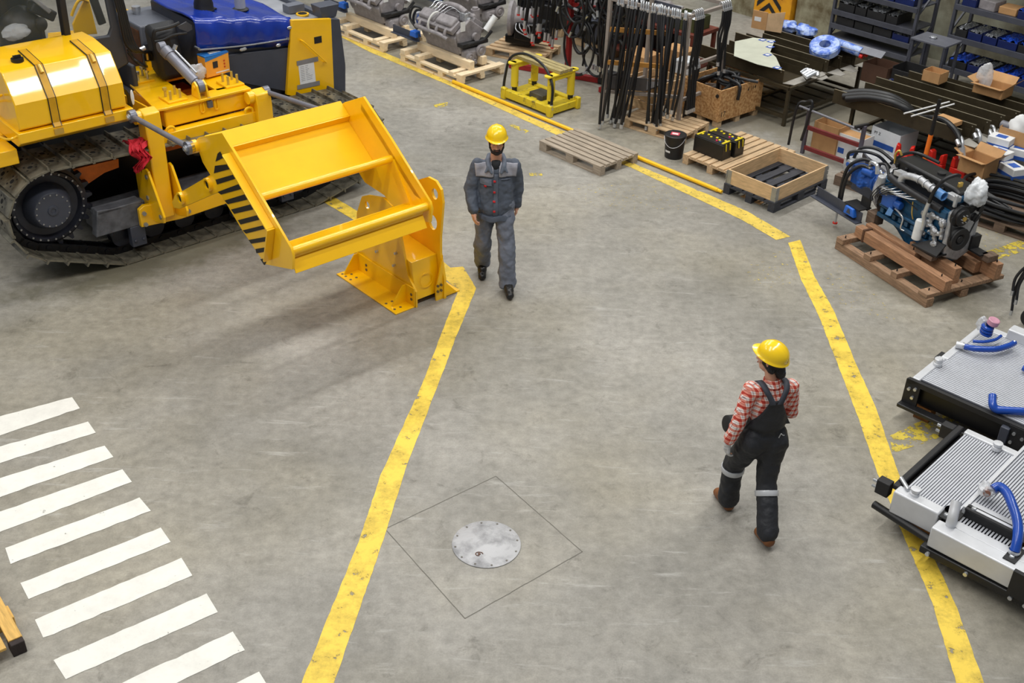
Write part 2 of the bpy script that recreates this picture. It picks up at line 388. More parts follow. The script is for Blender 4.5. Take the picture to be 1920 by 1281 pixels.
# zebra crossing: px corners upper-left, upper-right, lower-right, lower-left
ZB = [((-70, 800), (135, 745), (150, 766), (-60, 838)), ((-70, 858), (165, 791), (179, 812), (-60, 888)), ((-60, 916), (196, 836), (212, 858), (-50, 950)),
      ((-40, 974), (230, 880), (248, 904), (-30, 1010)), ((10, 1028), (262, 934), (282, 959), (20, 1058)), ((38, 1094), (302, 990), (321, 1017), (54, 1124)),
      ((66, 1162), (340, 1047), (361, 1080), (82, 1197)), ((102, 1238), (388, 1114), (408, 1149), (122, 1275)), ((140, 1322), (437, 1185), (458, 1220), (160, 1365)),
      ((180, 1412), (485, 1260), (508, 1297), (205, 1460))]
ordl = ['topmost', 'second from the top', 'third from the top', 'fourth from the top', 'fifth from the top', 'sixth from the top', 'seventh from the top', 'eighth from the top', 'ninth from the top', 'last and lowest']
for q, w in zip(ZB, ordl):
    a, b, c, d = [G(*p) for p in q]; m = MB(); n = 16; rnd = random.Random(q[0][1]); vs = []
    for t in range(n + 1):
        t /= n; u = a.lerp(b, t); v = d.lerp(c, t); vs += [u, v]
    vs = [Vector((v.x + rnd.uniform(-.005, .005), v.y + rnd.uniform(-.005, .005), .003)) for v in vs]
    m.add(vs, [(2 * i, 2 * i + 2, 2 * i + 3, 2 * i + 1) for i in range(n)])
    tag(m.build('crossing_stripe', PWH, flat=True), 'white painted crossing stripe, %s of the row at the left' % w, 'floor marking', 'white crossing stripes')
# sawn joints of the repaired slab around the manhole
CRK = M('dark_floor_joint', (112, 108, 100), .8)
m = MB(); q = [(722, 992), (930, 893), (1092, 1035), (872, 1160)]
for a, b in zip(q, q[1:] + q[:1]):
    a, b = G(*a), G(*b); s_ = [a.lerp(b, t / 8) for t in range(9)]
    for u, v in zip(s_, s_[1:]):
        jj = random.uniform(-.004, .004); d = (v - u).normalized(); n_ = Vector((-d.y, d.x, 0)) * .004
        m.add([u + n_ + Vector((0, jj, .0012)), v + n_ + Vector((0, 0, .0012)), v - n_ + Vector((0, 0, .0012)), u - n_ + Vector((0, jj, .0012))], [(0, 1, 2, 3)])
tag(m.build('trim_1', CRK, flat=True), kind='structure')
MH = M('scratched_manhole_steel', (176, 176, 178), .45, metal=.25, scale=5, col2=(128, 128, 130), mixlo=.35, mixhi=.55, bump=.15)
c = G(912, 1021); root = thing('manhole_cover', 'round scratched grey steel manhole cover set in the floor', 'manhole cover', loc=(c.x, c.y, 0))
MB().lathe([(0, .001), (.288, .001), (.288, .007), (.284, .009), (0, .009)], n=64).build('cover_plate', MH, root)
for i in range(12):
    a = i * math.tau / 12 + .2
    MB().lathe([(.009, .009), (.009, .011), (.004, .0112)], (.262 * math.cos(a), .262 * math.sin(a), 0), n=10).build('bolt', CRK, root)
m = MB(); m.tube([(-.055 + .03 * math.cos(t * .6), -.13 + .022 * math.sin(t * .6), .011) for t in range(9)], .004, sm=True); m.cyl((-.055, -.13, .009), (-.055, -.13, .013), .012)
m.build('lifting_eye', M('rusty_brown', (110, 78, 62), .7), root)
# ------------------------------------------------------------------ crawler tractor (local frame DF)
def d(px, py, **k): return L(DF, px, py, **k)
TR = thing('crawler_tractor', 'large yellow and grey crawler tractor with blue quilted hood at upper left', 'tractor', DF)
SX, SZ, IX, IZ = -1.92, .84, 1.93, .70
def hull_loop(circles, step, off=0):
    pts = [(cx + (r + off) * math.cos(a * math.tau / 72), cz + (r + off) * math.sin(a * math.tau / 72)) for cx, cz, r in circles for a in range(72)]
    pts = sorted(set(pts)); 
    def half(ps):
        h = []
        for p in ps:
            while len(h) > 1 and (h[-1][0] - h[-2][0]) * (p[1] - h[-2][1]) - (h[-1][1] - h[-2][1]) * (p[0] - h[-2][0]) <= 0: h.pop()
            h.append(p)
        return h
    h = half(pts)[:-1] + half(pts[::-1])[:-1]; h.append(h[0]); h = h[::1]
    ln = [math.dist(a, b) for a, b in zip(h, h[1:])]; tot = sum(ln); n = round(tot / step); out = []
    for k in range(n):
        t = k * tot / n; i = 0
        while t > ln[i]: t -= ln[i]; i += 1
        f = t / ln[i]; a, b = h[i], h[i + 1]
        out.append(((a[0] + (b[0] - a[0]) * f, a[1] + (b[1] - a[1]) * f), math.atan2(b[1] - a[1], b[0] - a[0])))
    return out
circ = [(SX, SZ, .47), (-1.25, .20, .12), (1.35, .20, .12), (IX, IZ, .47)]
loop = hull_loop(circ, .235, .05)
sm = MB()
sm.box(-.114, .114, -.09, .62, -.02, 0)                      # plate, outward is -z here
sm.prism([(-.114, -.09, -.02), (-.088, -.09, -.02), (-.098, -.09, -.060), (-.112, -.09, -.060)], (0, .71, 0))
sm.box(.09, .12, -.09, .62, -.004, .012)
sm.cur = 1
for yy in (.16, .42):
    for dx_, dy_, r_ in ((0, 0, .030), (.05, .05, .013), (-.05, .05, .013), (.05, -.05, .013), (-.05, -.05, .013)):
        sm.cyl((dx_ + .01, yy + dy_, -.018), (dx_ + .01, yy + dy_, -.0215), r_, n=10)
HOLE = M('black_shoe_hole', (8, 8, 8), .9)
for (y0) in (0, 1.95):
    ch = MB()
    for (p, a) in loop:
        u = Vector((math.cos(a), 0, math.sin(a))); n = Vector((-u.z, 0, u.x))  # n points inward (ccw)
        c = Vector((p[0], 0, p[1]))
        for yy in (.2, .36):
            q = c + n * .045 + Vector((0, y0 + yy, 0))
            ch.beam(q - u * .122, q + u * .122, .035, .09, n)
        ch.cyl(c + n * .045 + Vector((0, y0 + .17, 0)), c + n * .045 + Vector((0, y0 + .43, 0)), .032, n=10)
    tr = ch.build('track_chain', CHAIN, TR)
    first = None
    for k, (p, a) in enumerate(loop):
        if first is None: o = sm.build('track_shoe', [SHOE, HOLE], tr); first = o
        else: o = first.copy(); COL.objects.link(o); o.parent = tr
        o.location = (p[0], y0, p[1]); o.rotation_euler = (0, -a, 0)
    # sprocket
    sp = MB(); nt_ = 22
    for k in range(nt_):
        a = k * math.tau / nt_
        R_ = Matrix.Rotation(-a, 3, 'Y')
        pr = [R_ @ Vector(v) for v in ((.42, 0, -.045), (.52, 0, -.014), (.52, 0, .014), (.42, 0, .045))]
        sp.prism([v + Vector((SX, y0 + .24, SZ)) for v in pr], (0, .08, 0))
    sp.lathe([(.27, 0), (.455, 0), (.455, .06), (.42, .07), (.41, .11), (.375, .12), (.35, .05), (.27, .04)], (SX, y0 + .30, SZ), (0, -1, 0), 48)
    SPM = M('blue_black_cast_steel', (48, 50, 60), .4, metal=.2, var=.2)
    so = sp.build('sprocket', SPM, TR)
    MB().lathe([(.27, 0), (.27, .03), (.24, .10), (.215, .17), (.20, .185), (.06, .187), (.055, .20), (.03, .20), (.028, .19), (0, .19)], (SX, y0 + .27, SZ), (0, -1, 0), 40).build('hub', DGREY, so)
    for k in range(16):
        a = k * math.tau / 16; MB().cyl((SX + .185 * math.cos(a), y0 + .09, SZ + .185 * math.sin(a)), (SX + .185 * math.cos(a), y0 + .075, SZ + .185 * math.sin(a)), .010, n=6).build('hub_bolt', STEEL, so)
    for k in range(28):
        a = k * math.tau / 28; MB().cyl((SX + .39 * math.cos(a), y0 + .2, SZ + .39 * math.sin(a)), (SX + .39 * math.cos(a), y0 + .172, SZ + .39 * math.sin(a)), .012, n=6).build('rim_bolt', STEEL, so)
    MB().lathe([(.12, 0), (.42, 0), (.42, .06), (.39, .07), (.36, .02), (.2, .0), (.18, .05), (.08, .07), (0, .07)], (IX, y0 + .27, IZ), (0, -1, 0), 40).build('idler', SPM, TR)
    rm = MB()
    for x in (-1.15, -.75, -.35, .05, .45, .85, 1.25):
        rm.lathe([(.0, 0), (.10, 0), (.10, .04), (.13, .05), (.13, .07), (.11, .08), (.11, .2), (.13, .21), (.13, .23), (.0, .25)], (x, y0 + .42, .235), (0, -1, 0), 20)
    rm.build('track_rollers', SPM, TR)
    tf = MB()
    tf.box(-1.45, 1.75, y0 + .12, y0 + .46, .40, .64)
    tf.prism([(-1.52, y0 + .02, .40), (-.9, y0 + .02, .40), (-.9, y0 + .02, .66), (-1.46, y0 + .02, .72)], (0, .12, 0))
    tf.box(-1.46, -.92, y0 + .02, y0 + .2, .66, .70)
    tf.build('track_frame', M('track_frame_grey', (92, 94, 100), .5, var=.3, scale=8), TR, bevel=.01)
    for x in (-1.02, .30, 1.0):
        g = MB(); g.box(x - .09, x + .09, y0 + .02, y0 + .12, .14, .40)
        for q in (-.05, .05): g.cyl((x + q, y0 + .02, .22), (x + q, y0 + .0, .22), .018, n=8)
        g.build('roller_guard', DGREY, TR, bevel=.008)
# carrier roller and inner body between tracks
MATS_OR = M('dark_orange_painted_frame', (226, 116, 20), .5, var=.15)
MB().box(-1.6, 1.7, .72, 1.85, .45, 1.25).build('belly_frame', CHAIN, TR, bevel=.02)
P3 = lambda px, py: d(px, py, y=.32)
MB().prism([P3(*p) for p in ((137, 318), (222, 298), (223, 314), (196, 324), (162, 347), (152, 337))], (0, .03, 0)).build('inner_guard_plate', MATS_OR, TR)
m = MB(); m.cyl((-.1, .1, 1.12), (-.1, .6, 1.12), .1, n=20); m.cyl((1.0, .1, 1.08), (1.0, .6, 1.08), .1, n=20); m.build('carrier_rollers', CHAIN, TR)

# --- tank on the near left corner (extruded profile along x)
x0, x1 = -2.12, -.93
zc_ = d(112, 115, y=.20).z; tk = d(90, 86, z=zc_ + .05)
prof = [(.0, 1.86), (.0, 2.13), (.20, zc_), (tk.y, zc_ + .05), (.92, zc_ + .04), (.92, 1.80), (.10, 1.80)]
m = MB(); m.prism([(x0, y, z) for y, z in prof], (x1 - x0, 0, 0))
TANK = m.build('fuel_tank', YEL, TR, bevel=.012, ang=12)
MB().prism([(x0 - .03, y, z) for y, z in [(-.03, 1.72), (-.03, 1.83), (.92, 1.83), (.92, 1.66), (.06, 1.66)]], (x1 - x0 + .09, 0, 0)).build('tank_cradle', YEL, TANK, bevel=.008)
fc = d(33, 115, z=zc_ + .02); m = MB(); m.cyl((fc.x, fc.y, zc_ + .0), (fc.x, fc.y, zc_ + .055), .065, n=20); m.beam((fc.x - .04, fc.y, zc_ + .06), (fc.x + .04, fc.y, zc_ + .06), .03, .05); m.build('filler_cap', BLK, TANK)
STR = M('yellow_steel_strap', (212, 158, 20), .45, var=.1)
for xs in (-1.73, -1.16):
    pth = [(tk.y, zc_ + .055), (.20, zc_ + .005), (-.004, 2.13), (-.006, 1.86), (-.034, 1.82)]
    m = MB(); e = MB()
    for (a, b) in zip(pth, pth[1:]):
        nrm = Vector((0, -(b[1] - a[1]), (b[0] - a[0]))).normalized() * -1
        A, B = Vector((xs, a[0], a[1])), Vector((xs, b[0], b[1]))
        if nrm.y > 0 or (nrm.y == 0 and nrm.z < 0): nrm = -nrm
        m.beam(A + nrm * .006, B + nrm * .006, .075, .008, nrm)
        for s_ in (-.042, .042): e.beam(A + nrm * .004 + Vector((s_, 0, 0)), B + nrm * .004 + Vector((s_, 0, 0)), .01, .01, nrm)
    so = m.build('strap', STR, TANK); e.build('strap_rubber_edge', BLK, so)
    MB().box(xs - .05, xs + .05, -.05, -.03, 1.74, 1.80).cyl((xs, .12, zc_ - .055), (xs, .19, zc_ + .01), .02, n=8).build('strap_buckle', M('brass_plated', (214, 178, 90), .35, metal=.6), so)
m = MB(); m.tube([(x0 - .01, .30, 2.16), (x0 - .10, .28, 2.14), (x0 - .12, .45, 2.02), (x0 - .1, .62, 1.98), (x0, .62, 1.98)], .014)
m.tube([(x0 - .02, .05, 1.78), (x0 - .10, .07, 1.76), (x0 - .12, .3, 1.72), (x0 - .1, .5, 1.74)], .014); m.build('grab_handle', YEL, TANK)
m = MB(); m.box(x0 - .4, x0, .5, .9, 1.3, 1.66); m.box(x0 - .35, x0 - .03, .12, .5, 1.45, 1.62); m.build('rear_step', YEL, TR, bevel=.01)
# hose bundle hanging at the tank end
m = MB()
for k in range(3): m.tube([(-.86, .10 + k * .04, 2.0), (-.84, .06 + k * .04, 1.9), (-.85, .08 + k * .03, 1.78), (-.83, .12, 1.66)], .016)
m.build('hose_bundle', BLK, TR)
MB().ell((-.83, .05, 1.92), .02, .015, .09).build('wrapped_hose_end', WHITE, TR)

# --- cab: lower body, pillars, glass, interior
cz0, cz1 = 2.46, 3.6
m = MB()
yc = .93
PC = lambda px, py: d(px, py, y=yc)
m.prism([PC(*p) for p in ((-40, 106), (118, 80), (204, 67), (209, 52), (192, -30), (209, -30), (228, 60), (243, 119), (221, 132), (190, 170), (-40, 200))], (0, .06, 0))
m.box(-.42, -.36, yc, 2.3, 1.6, 1.95)
m.box(-2.1, -.42, yc, 2.3, 1.60, 1.66)
m.box(-2.1, -.45, 2.24, 2.3, 1.6, 1.85)
CABO = m.build('cab_body', CAB, TR, bevel=.02)
m = MB()
a_, b_ = PC(126, 78), PC(109, -30); m.beam(a_, b_, .13, .07, (1, 0, 0))
m.build('cab_pillar', BLKM, CABO, bevel=.015)
m = MB(); a_, b_ = d(192, 45, y=2.27), d(165, -30, y=2.27); m.beam(a_, b_, .06, .10, (1, 0, 0)); m.build('cab_pillar', BLKM, CABO, bevel=.015)
m = MB(); m.box(-2.2, -.55, yc, 2.32, 3.55, 3.66); m.build('cab_roof', BLKM, CABO, bevel=.015)
MB().prism([d(*p, y=yc + .03) for p in ((-40, 104), (118, 80), (204, 67), (209, 52), (192, -30), (-40, -30))], (0, .005, 0)).build('side_glass', GLASS, CABO)
BRN = M('brown_cab_floor', (150, 98, 30), .5, var=.2)
MB().box(-2.1, -1.0, .96, 2.3, 1.66, 1.70).build('cab_floor', BRN, TR)
c = d(38, 45, y=1.5); m = MB(); m.blob((c.x, 1.5, c.z - .12), .26, .25, .32, 8, .12); m.blob((c.x - .1, 1.65, c.z + .25), .30, .12, .3, 9, .1); m.build('operator_seat', BLK, TR)
m = MB(); a_, b_ = d(60, -5, y=1.35), d(92, 22, y=1.35); m.beam(a_, b_, .09, .05); m.build('armrest', M('light_grey_plastic', (150, 150, 152), .5), TR, bevel=.01)
m = MB(); a_, b_ = d(55, 10, y=1.42), d(100, 30, y=1.42); m.beam(a_, b_, .16, .12); c = d(77, 45, y=1.3); m.ell(c, .07, .07, .08); m.cyl(c, c - Vector((0, 0, .4)), .025); m.build('control_console', BLKM, TR, bevel=.02)
for k in range(7):
    p = [d(90 + 0 * k, 64 + k * 2.7, z=1.7), d(170 - k * 5, 56 + k * 2.7, z=1.7)]
    m = MB(); m.beam(p[0], p[1], .035, .02); m.build('step_slat', YEL, TR)
c = d(30, 60, y=1.15); MB().blob(c, .16, .1, .08, 3).build('plastic_wrapping', BAG, TR)
PFY = lambda px, py: d(px, py, y=2.5)
m = MB(); m.prism([PFY(*p) for p in ((141, 66), (137, 46), (158, 2), (168, 2), (183, 64))], (0, .04, 0)); m.build('far_step_plate', YEL, TR, bevel=.006)
m = MB(); m.tube([PFY(*p) for p in ((134, 30), (140, 14), (147, 2), (156, -1), (166, 3))], .02); m.build('far_handrail', YEL, TR)
m = MB(); c = PFY(222, 18); m.box(c.x - .03, c.x + .03, 2.5, 2.56, c.z - .1, c.z + .4); m.box(c.x - .03, c.x + .14, 2.5, 2.56, c.z - .1, c.z - .03); m.build('far_bracket', YEL, TR)
# --- grey box in front of the cab
m = MB(); m.box(-.02, .62, 1.46, 2.2, 1.3, 2.22)
GB = m.build('hydraulic_tank', M('mid_grey_enamel', (98, 102, 112), .4, var=.05), TR, bevel=.02)
m = MB(); c = d(256, 22, z=2.24); m.cyl((c.x, c.y, 2.22), (c.x, c.y, 2.25), .045); m.cyl((c.x, c.y, 2.25), (c.x, c.y, 2.31), .055, n=12); m.build('breather_cap', CHROME, GB)
MB().box(-.03, -.01, 1.5, 2.15, 1.5, 2.16).build('side_recess', M('brown_primer', (112, 70, 40), .6, var=.4), GB)
MB().prism([(-.08, 1.46, 1.30), (.60, 1.46, 1.30), (.60, 1.46, 2.0), (-.02, 1.46, 2.0)], (0, -.02, 0)).build('front_cover', DGREY, GB)
hp = lambda px, py, y=.88: d(px, py, y=y)
for k in range(4):
    o3 = 4 * k
    MB().tube([hp(214 + o3, -10), hp(222 + o3, 20), hp(229 + o3, 50), hp(236 + o3 * 1.2, 80), hp(252 + o3, 96), hp(270 + o3, 98, 1.0), hp(274 + o3, 112, 1.05)], .021).build('hydraulic_hose', RUB, TR)
for k in range(3):
    MB().tube([hp(240, 85 + 6 * k), hp(248 + 4 * k, 108 + 4 * k), hp(262 + 4 * k, 118 + 3 * k), hp(272 + 3 * k, 124, 1.1)], .018).build('hydraulic_hose', RUB, TR)
BRS = M('brass_plated', (214, 178, 90))
c = hp(277, 112, 1.0); m = MB(); m.cyl(c, c + Vector((0, 0, .1)), .018, n=8); m.build('hose_fitting', BRS, TR)
c = hp(278, 118, 1.0); MB().box(c.x - .03, c.x + .03, c.y - .02, c.y + .02, c.z - .09, c.z + .02).build('hose_fitting', YEL, TR)
c = hp(260, 95, .9); MB().cyl(c, c + Vector((.08, 0, .02)), .028, n=10).build('hose_fitting', CHROME, TR)
# --- engine hood, blue quilt
hy = .78
def hd(px, py): return d(px, py, y=hy)
top = [hd(320, 38), hd(547, 36)]
A0, B0 = hd(300, 110), hd(547, 87)
m = MB()
m.prism([(.42, hy + .02, 1.3), (1.66, hy + .02, 1.15), (1.72, hy + .02, 2.14), (.42, hy + .02, 2.34)], (0, 1.25, 0))
HOOD = m.build('engine_hood', DGREY, TR, bevel=.02)
pn = [hd(390, 106), hd(545, 88), hd(537, 171), hd(432, 151), hd(392, 135)]
m = MB(); m.prism([p - Vector((0, .0, 0)) for p in pn], (0, -.03, 0)); m.build('side_panel', DGREY, HOOD, bevel=.008)
# quilt: thick draped shell with wavy surface
def quilt():
    m = MB(); n = 40; rows = []
    xa, xb = .36, 1.68
    prof = [(-.34, 0), (-.25, 0), (-.14, 0), (-.04, 0), (0, .035), (0, .13), (0, .3), (0, .5), (0, .7), (0, .9), (0, 1.1), (0, 1.27)]
    for (dz, dy) in prof:
        row = []
        for i in range(n + 1):
            t = i / n; x = xa + (xb - xa) * t; zt = 2.40 - .205 * t
            low = .36 - .02 * t
            z = zt + dz * low / .34
            w = .012 * math.sin(23 * t + 9 * dz + 5 * dy) + .008 * math.sin(41 * t - 13 * dz + 7 * dy)
            puff = (.03 if -.3 < dz < -.06 else 0) * abs(math.sin(t * math.pi))
            row.append((x, hy - .03 + dy - (puff + w if dz < 0 else 0), z + (w if dy > .1 else 0)))
        rows.append(row)
    for r in rows: m.v += r
    k = n + 1
    m.f += [(j * k + i, j * k + i + 1, (j + 1) * k + i + 1, (j + 1) * k + i) for j in range(len(rows) - 1) for i in range(n)]
    return m
q = quilt().build('hood_quilt', BLUEV, TR, ang=80); so_ = q.modifiers.new('thick', 'SOLIDIFY'); so_.thickness = .025; so_.offset = 0
m = MB()
for px, py in ((454, 93), (522, 85), (543, 52), (458, 92)):
    c = d(px, py, y=hy - .075); m.ell(c, .035, .012, .022)
m.build('quilt_eyelet', CHROME, q)
m = MB(); m.tube([hd(366, 90) + Vector((0, -.09, 0)), hd(450, 82) + Vector((0, -.1, 0)), hd(532, 70) + Vector((0, -.09, 0))], .010); 
for p in ((366, 88), (533, 69)): c = hd(*p); m.cyl(c, c + Vector((0, -.1, 0)), .016, n=8)
m.build('hood_rail', STEEL, HOOD)
m = MB(); c = d(383, 22, z=2.32)
m.lathe([(.125, 0), (.13, .02), (.12, .04), (.118, .10), (.075, .24), (.07, .26), (.07, .75), (0, .75)], (c.x, c.y, 2.33), n=28); m.box(c.x + .05, c.x + .16, c.y - .03, c.y + .03, 2.33, 2.345); m.build('intake_cover', BLK, HOOD)
c = d(451, 20, z=2.26); m = MB(); m.cyl((c.x, c.y, 2.2), (c.x, c.y, 3.0), .068, n=24); eo = m.build('exhaust_stack', M('grey_exhaust_paint', (160, 163, 172), .4), HOOD)
MB().lathe([(.09, 0), (.105, .0), (.105, .012), (.075, .03)], (c.x, c.y, 2.27), n=24).build('stack_collar', BLK, eo)
# --- radiator guard with yellow side plate
gy = .70
Y = lambda px, py: d(px, py, y=gy)
pl = [Y(547, 38), Y(621, 35), Y(628, 198), Y(538, 178)]
gb = MB(); pe = [p + Vector((0, .04, 0)) for p in pl]; gb.prism(pl, (0, .05, 0))
WP = gb.build('radiator_side_plate', YEL, TR, bevel=.004)
m = MB(); a, b, c_, e_ = Y(620, 35), Y(637, 36), Y(648, 122), Y(648, 201)
m.prism([a, b, c_, e_, Y(627, 197)], (0, 1.45, 0)); RG = m.build('radiator_guard', DGREY, TR, bevel=.006)
m = MB(); p = [Y(601, 6), Y(604, 30), Y(630, 35), Y(636, 13)]
pp = [Vector((2.10, .62, 2.12)), Vector((2.52, .62, 2.12)), Vector((2.58, .62, 2.28)), Vector((2.02, .62, 2.28))]
c0 = d(618, 34, z=2.10)
m.prism([(c0.x - .10, c0.y, 2.1), (c0.x + .10, c0.y, 2.1), (c0.x + .16, c0.y, 2.26), (c0.x - .14, c0.y, 2.26)], (0, .22, 0)); m.build('guard_top_bracket', DGREY, RG, bevel=.006)
MB().prism([(1.70, gy + .05, 2.12), (2.32, gy + .05, 2.05), (2.32, gy + .05, 2.03), (1.70, gy + .05, 2.10)], (0, 1.35, 0)).build('radiator_top', M('pale_grey_enamel', (150, 153, 160), .35), RG)
c = d(567, 23, z=2.12); MB().cyl((c.x, c.y, 2.085), (c.x, c.y, 2.105), .085, n=24).build('filler_neck', YEL, RG); MB().cyl((c.x, c.y, 2.1), (c.x, c.y, 2.108), .06, n=24).build('filler_hole', HOLE, RG)
c = d(552, 8, z=2.2); MB().box(c.x - .12, c.x + .12, c.y - .05, c.y + .1, 2.1, 2.2).build('top_bracket', M('mid_grey_enamel', (98, 102, 112)), RG)
c = Y(596, 75); MB().box(c.x - .055, c.x + .055, gy - .006, gy, c.z - .04, c.z + .045).build('vent_plug', BLK, WP)
a, b = Y(563, 75), Y(607, 115)
m = MB(); m.tube([a, a + Vector((0, -.05, 0)), a.lerp(b, .1) + Vector((0, -.07, 0)), a.lerp(b, .9) + Vector((0, -.07, 0)), b + Vector((0, -.05, 0)), b], .009); m.build('grab_rail', YEL, WP)
# taped sheet
a, b, c_, e_ = Y(559, 122), Y(588, 115), Y(592, 153), Y(563, 160)
dn = Vector((0, -.004, 0)); m = MB(); m.add([p + dn for p in (a, b, c_, e_)], [(0, 1, 2, 3)])
SH = m.build('taped_sheet', PAPER, flat=True); SH.location = TR.location; SH.rotation_euler = TR.rotation_euler
tag(SH, 'white printed sheet taped to the yellow radiator side plate of the tractor', 'paper')
m = MB()
for p, q_ in (((556, 119), (596, 110)), ((557, 164), (599, 155))):
    a, b = Y(*p), Y(*q_); m.beam(a + Vector((0, -.008, 0)), b + Vector((0, -.008, 0)), .06, .002, (0, -1, 0)) if 0 else m.prism([a + Vector((0, -.006, .03)), b + Vector((0, -.006, .03)), b + Vector((0, -.006, -.03)), a + Vector((0, -.006, -.03))], (0, -.002, 0))
m.build('tape_strip', TAPE, SH)
lt = MB(); rnd = random.Random(4)
a, b, c_, e_ = Y(559, 122), Y(588, 115), Y(592, 153), Y(563, 160)
for r in range(9):
    t = .12 + r * .085
    for s0, s1 in ((.1, .35), (.42, .42 + rnd.uniform(.1, .45))):
        lo_, hi_ = a.lerp(e_, t), b.lerp(c_, t); p0, p1 = lo_.lerp(hi_, s0), lo_.lerp(hi_, s1); o_ = Vector((0, -.0055, 0)); h = Vector((0, 0, .003))
        lt.add([p0 + o_ - h, p1 + o_ - h, p1 + o_ + h, p0 + o_ + h], [(0, 1, 2, 3)])
lt.build('printed_lines', M('print_grey', (150, 152, 160), .8), SH)

# --- yellow cross box with stud pads
zt = 1.70
m = MB()
m.prism([(-.34, 1.60, zt), (-.56, .10, zt), (-.46, .08, zt), (.66, .08, zt), (.66, .30, zt), (-.06, .30, zt), (-.02, .92, zt), (.60, .92, zt), (.36, 1.42, zt), (-.05, 1.60, zt)], (0, 0, -.03))
m.box(.30, .66, .24, .72, zt - .03, zt)
m.box(-.46, .66, .12, .15, zt - .25, zt - .03)
m.box(-.46, -.43, .12, .9, zt - .25, zt - .03); m.box(.63, .66, .12, .7, zt - .25, zt - .03)
CB = m.build('cross_frame', YEL, TR, bevel=.006)
MB().box(-.43, .63, .15, 1.4, zt - .27, zt - .25).build('frame_floor', MATS_OR, CB)
MB().prism([(-.56, .12, zt - .03), (-.62, 1.0, zt - .03), (-.62, 1.0, zt - .2), (-.56, .12, zt - .22)], (.02, 0, 0)).build('side_web', YEL, CB)
MB().box(.36, .60, .75, .9, zt - .25, zt + .0).build('rear_web', YEL, CB)
for (px, py) in ((325, 186), (432, 158), (264, 150)):
    c = d(px, py, z=zt)
    pdm = MB(); pdm.box(c.x - .12, c.x + .12, c.y - .13, c.y + .13, zt, zt + .025); po = pdm.build('stud_pad', YEL, CB, bevel=.004)
    for sx in (-.06, .06):
        for sy in (-.065, .065):
            s_ = MB(); s_.cyl((c.x + sx, c.y + sy, zt + .025), (c.x + sx, c.y + sy, zt + .13), .015, n=12)
            if px == 264 or (sx < 0 and sy > 0 and px == 325): s_.cyl((c.x + sx, c.y + sy, zt + .10), (c.x + sx, c.y + sy, zt + .135), .026, n=6)
            s_.build('stud', CHROME if (px == 264) else M('pale_yellow_stud', (206, 180, 90), .4, metal=.3), po)
# clevis and cylinder
c = d(374, 162, z=zt + .12); cl = MB()
for s_ in (-.055, .055): cl.prism([(c.x + s_ - .012, c.y - .10, zt), (c.x + s_ - .012, c.y + .10, zt), (c.x + s_ - .012, c.y + .06, zt + .15), (c.x + s_ - .012, c.y - .0, zt + .19), (c.x + s_ - .012, c.y - .06, zt + .15)], (.024, 0, 0))
cl.cyl((c.x - .08, c.y, zt + .12), (c.x + .08, c.y, zt + .12), .025)
cl.build('clevis', YEL, CB, bevel=.004)
p0 = Vector((c.x, c.y, zt + .12)); p1 = d(302, 85, x=c.x - .12); 
p1 = d(303, 88, y=.72)
CYL = M('cylinder_grey_metallic', (128, 130, 142), .35, metal=.25, var=.05)
m = MB(); dv = p1 - p0; m.cyl(p0 + dv * .12, p0 + dv * .82, .062, n=24); m.cyl(p0 + dv * .78, p0 + dv * .92, .074, n=24); m.cyl(p0 + dv * .92, p1, .045, n=16)
hc = m.build('lift_cylinder', CYL, TR)
m = MB(); m.cyl(p0 + Vector((-.035, 0, 0)), p0 + Vector((.035, 0, 0)), .075, n=20); m.cyl(p0, p0 + dv * .14, .05, n=16); m.build('cylinder_eye', CYL, hc); m = MB(); m.cyl(p1 + Vector((-.04, 0, 0)), p1 + Vector((.04, 0, 0)), .06); m.build('cylinder_eye', CYL, hc)
m = MB(); q0 = p0 + dv * .2 + Vector((.07, 0, .05)); q1 = p0 + dv * .8 + Vector((.07, 0, .05)); m.cyl(q0, q1, .014, n=8); m.cyl(q1, q1 + Vector((.03, 0, .05)), .025, n=8); m.build('cylinder_pipe', CHROME, hc)
# padlock on front web
c = d(391, 193, y=.12); m = MB(); m.box(c.x - .03, c.x + .03, .07, .11, c.z - .045, c.z + .03); 
m.tube([(c.x - .02, .09, c.z + .03), (c.x - .02, .09, c.z + .07), (c.x + .02, .09, c.z + .07), (c.x + .02, .09, c.z + .03)], .006); m.build('padlock', M('grey_zinc_lock', (112, 116, 124), .4, metal=.5), CB)
for s_ in (-.09, .09):
    m = MB(); m.cyl((c.x + s_, .12, c.z + .06), (c.x + s_, .10, c.z + .06), .016, n=8); m.tube([(c.x + s_ - .02, .115, c.z + .02), (c.x + s_ - .02, .105, c.z - .08), (c.x + s_ + .02, .105, c.z - .08), (c.x + s_ + .02, .115, c.z + .02)], .008)
    m.build('staple_hook', YEL, CB)
# black fabric bag over a fitting, between box and hood
m = MB(); m.hexa([(-.12, .82, 1.72), (.22, .80, 1.72), (.30, 1.2, 1.72), (-.05, 1.2, 1.72)], [(-.15, .86, 2.30), (.10, .80, 2.34), (.32, 1.15, 2.36), (-.10, 1.2, 2.34)]); bo = m.build('black_cover_bag', M('black_nylon', (26, 27, 31), .6, var=.3, bump=.3, bscale=9), bevel=.07); bo.location = TR.location; bo.rotation_euler = TR.rotation_euler
tag(bo, 'black fabric cover bag hung between the tractor cab and the blue quilt', 'cover bag')
hq = lambda px, py, y=.78: d(px, py, y=y)
m = MB(); m.tube([hq(288, 70), hq(290, 58), hq(300, 55), hq(320, 50), hq(336, 43)], .022); m.build('strap', BLK, bo)
m = MB(); m.tube([hq(290, 78), hq(305, 75), hq(325, 66), hq(350, 62)], .014); m.build('strap', BLK, bo)
